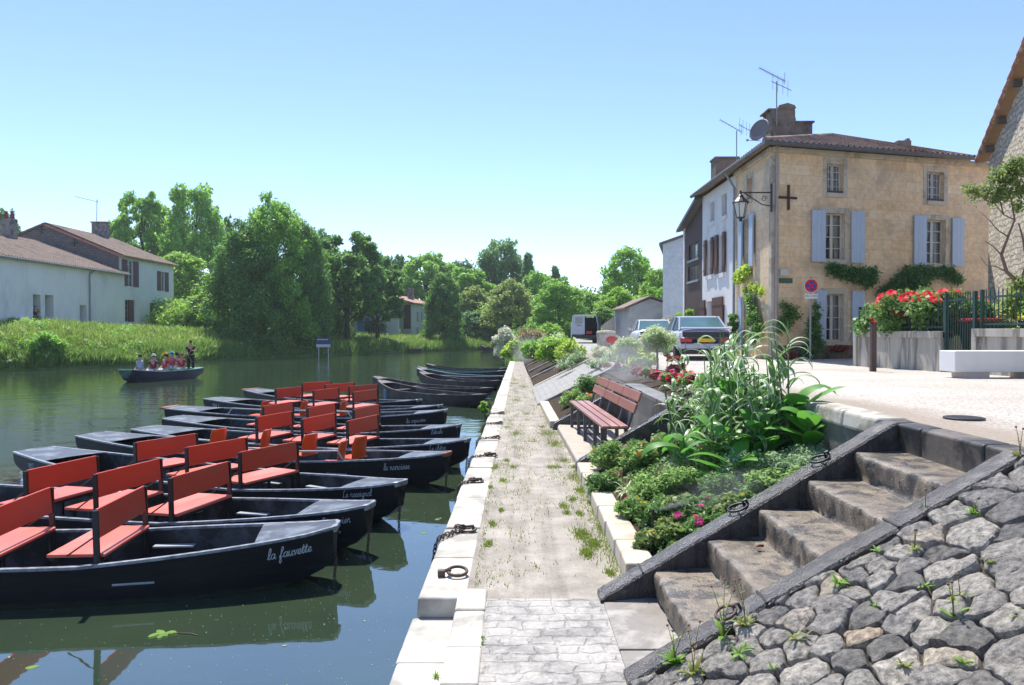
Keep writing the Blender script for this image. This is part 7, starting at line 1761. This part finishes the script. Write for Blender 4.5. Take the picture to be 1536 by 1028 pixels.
# big red rose bush behind the garden wall
def rosebush(label, loc, r, h, n, fl, seed, fr=.10):
    return bush(label, loc, r, h, 'b_mid', .055, n, seed, 26, 'rose_bush', 'bush', .7, 0, None, .8, ('red', fr, fl), .15)
rosebush('large red rose bush spilling over the garden wall, left of the gate', (9.45, 18.6, 1.7), .95, 1.25, 7000, 40, 301, .12)
rosebush('red rose bush at the left end of the garden wall', (9.5, 20.0, 1.6), .75, 1.0, 4200, 18, 302, .12)
rosebush('red rose bush just left of the gate', (9.5, 17.3, 1.7), .75, 1.15, 4600, 26, 303, .12)
rosebush('cluster of red roses behind the green gate', (10.0, 16.9, 1.6), .55, 1.25, 2600, 18, 304, .08)
bush('loose green shrub behind the right railing', (10.4, 14.6, 1.3), 1.0, 1.7, 'mid', .05, 4500, 305, 22, aspect=.4)
bush('green shrub behind the railing at the right edge', (10.6, 13.2, 1.3), .9, 1.6, 'bright', .05, 3500, 306, 20, aspect=.4)
bush('reddish tipped shrub between the gate and the rubble building', (10.6, 16.4, 1.3), .6, 1.9, 'olive', .05, 2400, 307, 16)
# twisted small tree at the right edge
t = thing('small_tree', 'twisted bare limbed small tree with few leaves before the rubble building', 'tree', (9.75, 14.3, 1.3))
o0 = Vector((9.75, 14.3, 1.3)); random.seed(5)
def PT(px, py, d=14.3): return D(px, py, d) - o0
mb = MB()
mb.tube([(0, 0, 0), PT(1545, 450), PT(1532, 428), PT(1510, 408), PT(1502, 382), PT(1512, 355), PT(1522, 330), PT(1517, 300), PT(1508, 278)], [.05, .045, .04, .034, .028, .022, .018, .013, .006], 8)
mb.tube([PT(1532, 428), PT(1540, 395), PT(1535, 360), PT(1528, 335)], [.035, .028, .02, .012], 7)
for pl_ in ([(1522, 330), (1505, 322), (1492, 305), (1480, 290)], [(1512, 355), (1496, 345), (1484, 330), (1470, 318)], [(1517, 300), (1530, 275), (1533, 255)], [(1502, 382), (1490, 370), (1478, 362)], [(1510, 408), (1495, 400), (1480, 398), (1470, 385)], [(1505, 322), (1500, 300), (1490, 280)], [(1492, 305), (1478, 300), (1462, 285)]):
    mb.tube([PT(*q) for q in pl_], [.014, .011, .007, .003][:len(pl_)], 5)
mb.build('trunk', M('reddish_bark', (.20, .13, .11), (.13, .085, .07), 20, .8), t, smooth=True)
rng = np.random.default_rng(8); cl = []
for px, py, rp in ((1500, 268, 16), (1518, 262, 14), (1532, 285, 12), (1480, 288, 9), (1458, 285, 8), (1505, 290, 12), (1528, 310, 8), (1462, 300, 5), (1530, 425, 12), (1520, 248, 12), (1536, 250, 12), (1490, 300, 7)): c = PT(px, py); cl.append((c.x, c.y, c.z, rp / 1171 * 14.3))
P = clump_pts(cl, 3200, rng, .1); P += rng.normal(size=P.shape) * .05; V, F = leafquads(P, .04, rng, .2, .5); npmesh('foliage', V, F, LM['b_olive'], t)

# ---- grass on the left bank
def blades(name, P, h, w, mat, rng, lean=.35):
    n = len(P); a = rng.uniform(0, 2 * np.pi, n); hh = h * rng.uniform(.45, 1.25, n)
    if h > .2: hh = hh * np.array([1.0 + 1.1 * noise.noise(Vector((q[0] * .55, q[1] * .55, q[2]))) for q in P]).clip(.3, 1.8)
    ww = w * rng.uniform(.7, 1.3, n)
    dx, dy = np.cos(a), np.sin(a); la = rng.uniform(0, 2 * np.pi, n); ll = hh * lean * rng.uniform(0, 1, n)
    A = P + np.stack([dx * ww, dy * ww, 0 * a], 1); B = P - np.stack([dx * ww, dy * ww, 0 * a], 1); T = P + np.stack([np.cos(la) * ll, np.sin(la) * ll, hh], 1)
    V = np.stack([A, B, T], 1).reshape(-1, 3); F = np.arange(3 * n).reshape(n, 3); o = npmesh(name, V, F, mat); o['kind'] = 'stuff'; return o
m_gr = leafmat('bank_grass', (.17, .27, .05), (.26, .38, .07), (.48, .48, .22), .35, .6)
m_gr2 = leafmat('reedy_grass', (.12, .22, .045), (.19, .32, .06), (.32, .42, .12), .35, .5)
rng = np.random.default_rng(3); P = []
def bankP(n, i0, i1, q0, q1):
    out = []
    for _ in range(n):
        f = rng.uniform(i0, i1); i = int(f); out.append(tuple(bankpt(i, f - i, rng.uniform(q0, q1))))
    return np.array(out)
blades('bank_grass', np.concatenate([bankP(34000, 3.2, 9, 1.2, 6.3), bankP(9000, 9, 13, 1.2, 5.5)]), .34, .05, m_gr, rng, .8)
blades('water_edge_grass', np.concatenate([bankP(9000, 3.2, 8.5, .9, 2.4), bankP(7000, 8.5, 13.9, .8, 2.6)]), .6, .05, m_gr2, rng, .7)
P = np.stack([rng.uniform(-.35, 1.4, 5000), rng.uniform(46, 100, 5000), np.zeros(5000)], 1); P[:, 2] = np.clip((P[:, 0] + .3) * .75 - .7, -.6, .3); blades('quay_end_grass', P, .7, .05, m_gr2, rng, .5)
rng = np.random.default_rng(44); cl = []
for _ in range(150):
    f = rng.uniform(3.3, 9); i = int(f); q = bankpt(i, f - i, rng.uniform(1.2, 5.2)); cl.append((q.x, q.y, q.z + rng.uniform(-.1, .15), rng.uniform(.18, .55)))
growth('bank_weeds', cl, 15000, .07, 'mid', 45)
cl = [(c_[0] + rng.uniform(-1, 1), c_[1] + rng.uniform(-1, 1), c_[2] + .25, .12) for c_ in cl[::2]]
o = growth('bank_meadow_flowers', cl, 1600, .04, 'silver', 46)
# weeds and moss in the path joints
rng = np.random.default_rng(12); pts = []
for px, py, rp, k in ((735, 730, 4, 40), (742, 700, 6, 60), (760, 690, 4, 40), (775, 650, 6, 60), (770, 700, 4, 40), (738, 785, 4, 50), (733, 815, 5, 60), (752, 765, 3, 40), (845, 758, 6, 60), (850, 768, 4, 40), (872, 800, 9, 160), (870, 770, 4, 50), (858, 748, 6, 50), (890, 815, 10, 180), (880, 828, 8, 120), (905, 790, 6, 90), (915, 858, 5, 60), (845, 690, 6, 50), (835, 700, 6, 50), (822, 650, 12, 160), (832, 665, 10, 160), (840, 640, 8, 80), (812, 640, 8, 60), (870, 735, 7, 90), (858, 715, 8, 60), (760, 640, 5, 30), (790, 620, 6, 40), (775, 600, 8, 60), (768, 575, 6, 50), (800, 660, 8, 50), (825, 700, 5, 30), (755, 720, 5, 40), (862, 700, 5, 60), (784, 580, 6, 50)):
    c = G(px, py, 0); r = rp / 1171 * c.y; m_ = rng.normal(size=(k, 2)) * r * .55; m_[:, 1] *= 2.2
    for a in m_: pts.append((c.x + a[0], c.y + a[1], -.012))
    for a in rng.normal(size=(k * 2, 2)) * r * [.8, 2.2]: pts.append((c.x + a[0], c.y + a[1], -.012))
for i in range(1500): pts.append((rng.normal() * .13 + .05 + .2 * (rng.uniform() > .6), rng.uniform(5.8, 30), -.012))
for i in range(1100): pts.append((.86 - abs(rng.normal()) * .05, rng.uniform(5.8, 10.3), -.012))
for i in range(500): pts.append((xr(9) + abs(rng.normal()) * .02, rng.uniform(5.6, 20), -.012))
for i in range(15000):
    a, b = rng.uniform(-.3, .86), rng.uniform(5.6, 32)
    if noise.noise(Vector((a * 4.5, b * 1.6, 2))) + .35 * noise.noise(Vector((a * 14, b * 9, 5))) > .10 + .5 * abs(a - .02) * (a < .6) - .22 * (a > .6): pts.append((a, b, -.012))
P = np.array(pts); P = P[(P[:, 0] > -.3) & (P[:, 0] < .88)]
blades('path_weeds', P, .026, .0045, leafmat('moss_green', (.14, .20, .03), (.22, .30, .05), (.32, .36, .09), .3, .7), rng, .9)
# ---- weeds growing between the cobbles
def weed(label, loc, n, ln, mat, kind='rosette', seed=0, stalks=0):
    r = random.Random(seed); t = thing('weed', label, 'weed', loc, r.uniform(0, 6), 'weeds between the cobbles and steps'); rb = RB()
    for k in range(n):
        if kind == 'rosette': rb.leaf((0, 0, .0), k * 2.4, r.uniform(.35, 1.2), ln * r.uniform(.6, 1.1), ln * .11, r.uniform(.3, 1.2), 6, 'broad', .25)
        else: rb.leaf((r.uniform(-.01, .01), r.uniform(-.01, .01), 0), r.uniform(0, 6.3), r.uniform(.9, 1.5), ln * r.uniform(.6, 1.1), .0035, r.uniform(.3, 1.5), 5, 'strap', .3)
    rb.build('leaves', mat, t)
    for k in range(stalks):
        h = ln * r.uniform(1.4, 2.4); lx, ly = r.uniform(-.35, .35) * h, r.uniform(-.25, .25) * h; mb = MB(); st = [Vector((lx * f * f, ly * f * f, h * f)) for f in (0, .3, .6, .85, 1)]; mb.tube(st, [.0028, .0024, .002, .0015, .001], 5); mb.ball(st[-1], .007, 6)
        mb.build('stalk', m_stalk, t, smooth=True)
        rb = RB()
        for j in range(7): f = .2 + .11 * j; rb.leaf((lx * f * f, ly * f * f, h * f), j * 2.2, .6, ln * .22, ln * .035, .5, 4, 'broad', .2)
        rb.build('stalk_leaves', mat, t)
    return t
m_stalk = M('dry_stalk', (.24, .15, .09), (.16, .11, .06), 20, .7)
WM = [leafmat('weed_green', (.12, .24, .03), (.20, .36, .05), (.30, .40, .07), .4, .5), leafmat('weed_olive', (.14, .18, .04), (.22, .26, .06), (.36, .22, .08), .35, .5)]
def onslope(px, py):
    r = ray(px, py); t = (-.30 - EYE) / (r.z - .5 * r.x)   # z = .5*(x-.6)
    p = Vector((0, 0, EYE)) + r * t; return (p.x, p.y, p.z + .012)
ws = [((1012, 1000), 22, .10, 'rosette', 4, 'bushy weed clump at the foot of the cobble slope, bottom centre'), ((1040, 1018), 16, .11, 'rosette', 2, 'leafy weed low on the cobble slope beside the clump'), ((1085, 960), 0, .13, 'rosette', 3, 'tall thin stalked weed at the foot of the right stair kerb'), ((1118, 945), 16, .10, 'rosette', 2, 'weed with upright leafy shoots beside the reddish iron ring'), ((1110, 985), 8, .09, 'rosette', 0, 'small broad leafed weed below the reddish ring'),
      ((1198, 968), 15, .085, 'rosette', 0, 'bright green and orange rosette weed in the lower cobbles'), ((1258, 880), 14, .075, 'rosette', 0, 'leafy weed at the edge of the right stair kerb, middle'), ((1372, 830), 12, .06, 'rosette', 2, 'slender upright weed below the upper cobbles'), ((1385, 885), 16, .055, 'rosette', 0, 'tufted weed in the middle of the cobbles'), ((1440, 905), 14, .07, 'rosette', 1, 'reddish stalked weed right of the middle tuft'), ((1430, 930), 0, .10, 'rosette', 2, 'dry brown stalk across the right cobbles'),
      ((1388, 768), 10, .055, 'rosette', 1, 'small weed at the upper end of the right stair kerb'), ((1460, 775), 12, .06, 'rosette', 1, 'yellowish weed among the upper cobbles'), ((1530, 690), 9, .09, 'rosette', 2, 'tall reddish weed at the top right of the cobble slope'), ((1315, 830), 9, .05, 'rosette', 0, 'small weed under the stair kerb near the top'), ((1200, 770), 0, .05, 'grass', 0, 'tiny tuft on the steps'), ((1310, 915), 10, .04, 'grass', 0, 'tiny tuft in the cobbles above the rosette weed'), ((1485, 850), 10, .045, 'rosette', 0, 'small green weed at the right of the cobbles'), ((1160, 1010), 10, .05, 'grass', 0, 'grassy tuft at the bottom edge of the cobbles'), ((1355, 1005), 12, .05, 'rosette', 0, 'yellow green weed near the bottom edge'), ((1445, 1000), 10, .05, 'rosette', 0, 'weed near the bottom right corner'), ((1530, 930), 8, .06, 'rosette', 0, 'weed at the right edge of the cobbles')]
for i, ((px, py), n, ln, kd, stk, lab) in enumerate(ws):
    if n == 0 and not stk: continue
    weed(lab, onslope(px, py), max(n, 3), ln, WM[i % 2], kd, i, stk)
for i, (px, py, z, n, ln, lab) in enumerate(((950, 893, 0, 12, .06, 'weed under the lower end of the left stair kerb'), (972, 895, 0, 16, .05, 'grassy weed in front of the first step'), (1010, 920, 0, 16, .035, 'weed at the corner of the first riser'), (680, 908, -.14, 18, .035, 'small fern like weed in the notch of the white kerb'), (655, 1018, -.14, 14, .05, 'grass tuft between the two rows of white kerb at the bottom'), (725, 958, 0, 12, .02, 'moss tuft beside the white kerb, nearer'), (725, 966, 0, 12, .02, 'moss tuft beside the white kerb, just beyond the nearer'))):
    p = G(px, py, z); weed(lab, (p.x, p.y, z), n, ln, WM[0], 'rosette' if i in (0, 2, 3) else 'grass', 60 + i)
p = G(1140, 822, .39); mb = MB(); 
for k in range(7): mb.ball((p.x + rnd.uniform(-.02, .02), p.y + rnd.uniform(-.015, .015), .40 + rnd.uniform(0, .012)), (.014, .010, .006), 6)
o = mb.build('dead_leaf', M('dead_leaf_brown', (.16, .05, .02), None, 20, .6), smooth=True); setp(o, 'curled brown dead leaf lying on the second step', 'leaf')

# ---- things on the water
rng = np.random.default_rng(21); n = 2600
x = -.75 - np.abs(rng.normal(size=n)) * 2.6; y = rng.uniform(3.8, 15, n); cl_ = np.array([noise.noise(Vector((a * 1.4, b * 1.4, 7))) for a, b in zip(x, y)]); k = cl_ > -.12 - rng.uniform(0, .25, n); x, y = x[k], y[k]; n = len(x)
sz = rng.uniform(.0015, .005, n) * (1 + 2.5 * (rng.uniform(0, 1, n) > .975)); a = rng.uniform(0, 6.28, n)
V = []; 
for j in range(4): V.append(np.stack([x + np.cos(a + j * 1.57) * sz * (1.4 if j % 2 else .8), y + np.sin(a + j * 1.57) * sz * (1.4 if j % 2 else .8), np.full(n, WZ + .004)], 1))
V = np.stack(V, 1).reshape(-1, 3); o = npmesh('floating_specks', V, np.arange(4 * n).reshape(n, 4), leafmat('pollen_fluff', (.45, .45, .38), (.30, .36, .16), (.6, .6, .58), .1, .8)); o['kind'] = 'stuff'
p = G(243, 950, WZ + .01); rb = RB()
for k in range(9): rb.leaf((rnd.uniform(-.04, .04), rnd.uniform(-.03, .03), .006), k * 2.4, .12, rnd.uniform(.07, .12), .028, .25, 6, 'broad', .15)
t = thing('floating_waterweed', 'bright green waterweed floating in front of the nearest punt', 'waterweed', (p.x, p.y, WZ + .002)); rb.build('leaves', WM[0], t); mb = MB(); mb.tube([(.05, 0, .006), (.15, .01, .008), (.24, 0, .006), (.31, -.035, .004)], .004, 5); mb.build('stalk', m_stalk, t)
for i, (px, py) in enumerate(((38, 1002), (655, 780), (640, 800))):
    p = G(px, py, WZ + .005); rb = RB(); rb.leaf((0, 0, 0), .5 + i, .02, .09, .03, .05, 6, 'broad', .08); o = rb.build('floating_leaf', WM[i % 2]); o.location = (p.x, p.y, WZ + .004); setp(o, ['pale leaf floating at the lower left corner of the river', 'small leaf floating near the quay chains', 'second small leaf floating near the quay chains'][i], 'leaf')

# ---- far bank extras
t = thing('far_house', 'white house with red roof half hidden by trees across the river', 'house', (-15, 108, .8))
A_ = D(612, 500, 106); B_ = D(617, 500, 104); Cc = D(641, 500, 112)
HPf = Plane((A_.x - 5.5, 108), (B_.x, 104)); HPs = Plane((B_.x, 104), (Cc.x + .5, 112.5))
ztop = D(618, 456, 104).z; zl = D(640, 462, 112).z
mb = MB(); mb.add([HPf.P(0, .2), HPf.P(HPf.L, .2), HPf.P(HPf.L, ztop), HPf.P(HPf.L * .35, ztop + 1.1), HPf.P(0, ztop)], [(0, 1, 2, 3, 4)])
hs = [(2.2, 3.0, 2.9, 4.3), (4.0, 4.8, 2.9, 4.3), (2.2, 3.0, .8, 2.2)]
wall_holes(mb, HPs, 0, HPs.L, .2, ztop, hs, .15); mb.build('wall', M('far_white_wall', (.62, .62, .58), (.52, .52, .48), .5, .9), t, world=True)
mb = MB(); pbox(mb, HPf, HPf.L - 1.3, HPf.L - .1, 2.0, ztop - .1, -.05, .06); mb.build('brown_panel', m_board, t, world=True)
for h in hs: window(HPs, t, h, .1, 2, 2); 
mb = MB(); e0 = HPs.P(-.4, ztop, .5); e1 = HPs.P(HPs.L + .4, ztop, .5); bk = -HPs.n * 4.2 + Vector((0, 0, 1.2)); mb.hexa([e0, e1, e1 + bk, e0 + bk, e0 + Vector((0, 0, .15)), e1 + Vector((0, 0, .15)), e1 + bk + Vector((0, 0, .15)), e0 + bk + Vector((0, 0, .15))]); bk2 = -HPs.n * 8.4
mb.hexa([e0 + bk2, e1 + bk2, e1 + bk, e0 + bk, e0 + bk2 + Vector((0, 0, .15)), e1 + bk2 + Vector((0, 0, .15)), e1 + bk + Vector((0, 0, .15)), e0 + bk + Vector((0, 0, .15))]); mb.build('roof', M('far_red_roof', (.42, .24, .18), (.32, .19, .15), 2, .9), t, world=True)
mb = MB(); c = D(616, 440, 110); mb.box((c.x, 110, c.z - .4), (.8, .8, 2.2)); mb.build('chimney', m_chim, t, world=True)
t = thing('blue_shuttered_house', 'pale wall with bright blue shutters glimpsed between the far trees', 'house', (-24, 96, .9)); c = D(530, 480, 97)
mb = MB(); mb.box((c.x, 98, 2.6), (11, 1, 4.2)); mb.build('wall', MATS['far_white_wall'], t, world=True)
for px in (497, 540, 551): c = D(px, 487, 97.4); mb = MB(); mb.box((c.x, 97.4, c.z), (.6, .08, 1.6)); mb.build('shutter', M('bright_blue_paint', (.10, .25, .75), None, 4, .5), t, world=True)
c = D(485, 514, 68); t = thing('river_sign', 'dark blue and white notice board on two posts standing in the river', 'sign', (c.x, 68, WZ))
mb = MB(); mb.box((c.x, 68, c.z + .1), (1.25, .06, .55)); mb.build('board', M('navy_board', (.03, .05, .16), None, 4, .5), t, world=True); mb = MB(); mb.box((c.x, 67.98, c.z - .28), (1.25, .06, .24)); mb.build('white_panel', m_fr, t, world=True); mb = MB(); mb.box((c.x - .05, 67.95, c.z + .26), (.95, .02, .07)); mb.build('white_line', m_fr, t, world=True)
for s in (-.42, .42): mb = MB(); mb.tube([(c.x + s, 68.06, WZ - .4), (c.x + s, 68.06, c.z)], .035, 6); mb.build('post', m_fr, t, world=True)
c = D(698, 485, 112); t = thing('small_outbuilding', 'small pale outbuilding with a tiled cap on the far bank', 'shed', (c.x, 112, .5)); mb = MB(); mb.box((c.x, 112, 2.2), (.9, 1.2, 4.0)); mb.build('wall', MATS['far_white_wall'], t, world=True); mb = MB(); mb.box((c.x, 112, 4.25), (1.3, 1.5, .25)); mb.build('roof', MATS['far_red_roof'], t, world=True)
c = D(702, 500, 108); mb = MB(); mb.box((c.x, 108, .9), (2.4, .3, 1.2)); o = mb.build('low_wall', MATS['far_white_wall']); setp(o, 'short pale garden wall on the far bank beside the small outbuilding', 'wall')

# ---- drifting spray from the sprinklers
def mist(name, c, scale, dens, rz=0, ry=0):
    """soft-edged puff of fine spray: density falls to nothing before the mesh boundary"""
    m, nt, o = new_mat(name + '_mat'); v = nt.nodes.new('ShaderNodeVolumePrincipled'); v.inputs['Color'].default_value = (.95, .97, 1, 1); v.inputs['Anisotropy'].default_value = .3
    ob = coords(nt, 'Object'); ln = nd(nt, 'ShaderNodeVectorMath', op='LENGTH'); L(nt, ob, ln.inputs[0])
    mr = nd(nt, 'ShaderNodeMapRange'); L(nt, ln.outputs['Value'], mr.inputs[0]); mr.inputs[1].default_value = .95; mr.inputs[2].default_value = .1; mr.inputs[3].default_value = 0; mr.inputs[4].default_value = 1; mr.interpolation_type = 'SMOOTHSTEP'
    nz = ramp(nt, noise_n(nt, ob, 2.2, 3, .6), [(.35, (.1, .1, .1)), (.65, (1, 1, 1))]); mu = nd(nt, 'ShaderNodeMath', op='MULTIPLY'); L(nt, mr.outputs[0], mu.inputs[0]); L(nt, nz, mu.inputs[1])
    m2 = nd(nt, 'ShaderNodeMath', op='MULTIPLY'); L(nt, mu.outputs[0], m2.inputs[0]); m2.inputs[1].default_value = dens; L(nt, m2.outputs[0], v.inputs['Density']); L(nt, v.outputs[0], o.inputs[1])
    mb = MB(); mb.ball((0, 0, 0), 1, 16); o_ = mb.build(name, m, smooth=True); o_.location = c; o_.scale = scale; o_.rotation_euler = (0, ry, rz); o_['kind'] = 'stuff'; return o_
h = sp0 + Vector((0, 0, .28))
mist('sprinkler_spray', h + Vector((.17, .03, .035)), (.22, .035, .035), 12, .15, -.2)
mist('sprinkler_spray_drift', h + Vector((.65, .2, .12)), (.65, .4, .22), .7, .15, -.2)
mist('drifting_spray', (2.3, 15.5, 1.15), (.9, 3.0, .8), .34)
mist('drifting_spray_low', (1.9, 11.6, .75), (.5, 1.5, .5), .15)
mist('far_drifting_spray', (.9, 45, .6), (1.3, 6, 1.3), .22)

# ---- air
m, nt, o = new_mat('haze_air'); v = nt.nodes.new('ShaderNodeVolumePrincipled'); v.inputs['Color'].default_value = (.86, .94, 1, 1); v.inputs['Density'].default_value = .0004; v.inputs['Anisotropy'].default_value = .2; L(nt, v.outputs[0], o.inputs[1])
mb = MB(); mb.box((-20, 120, 14), (420, 300, 34)); hz_o = mb.build('haze', m); hz_o['kind'] = 'stuff'
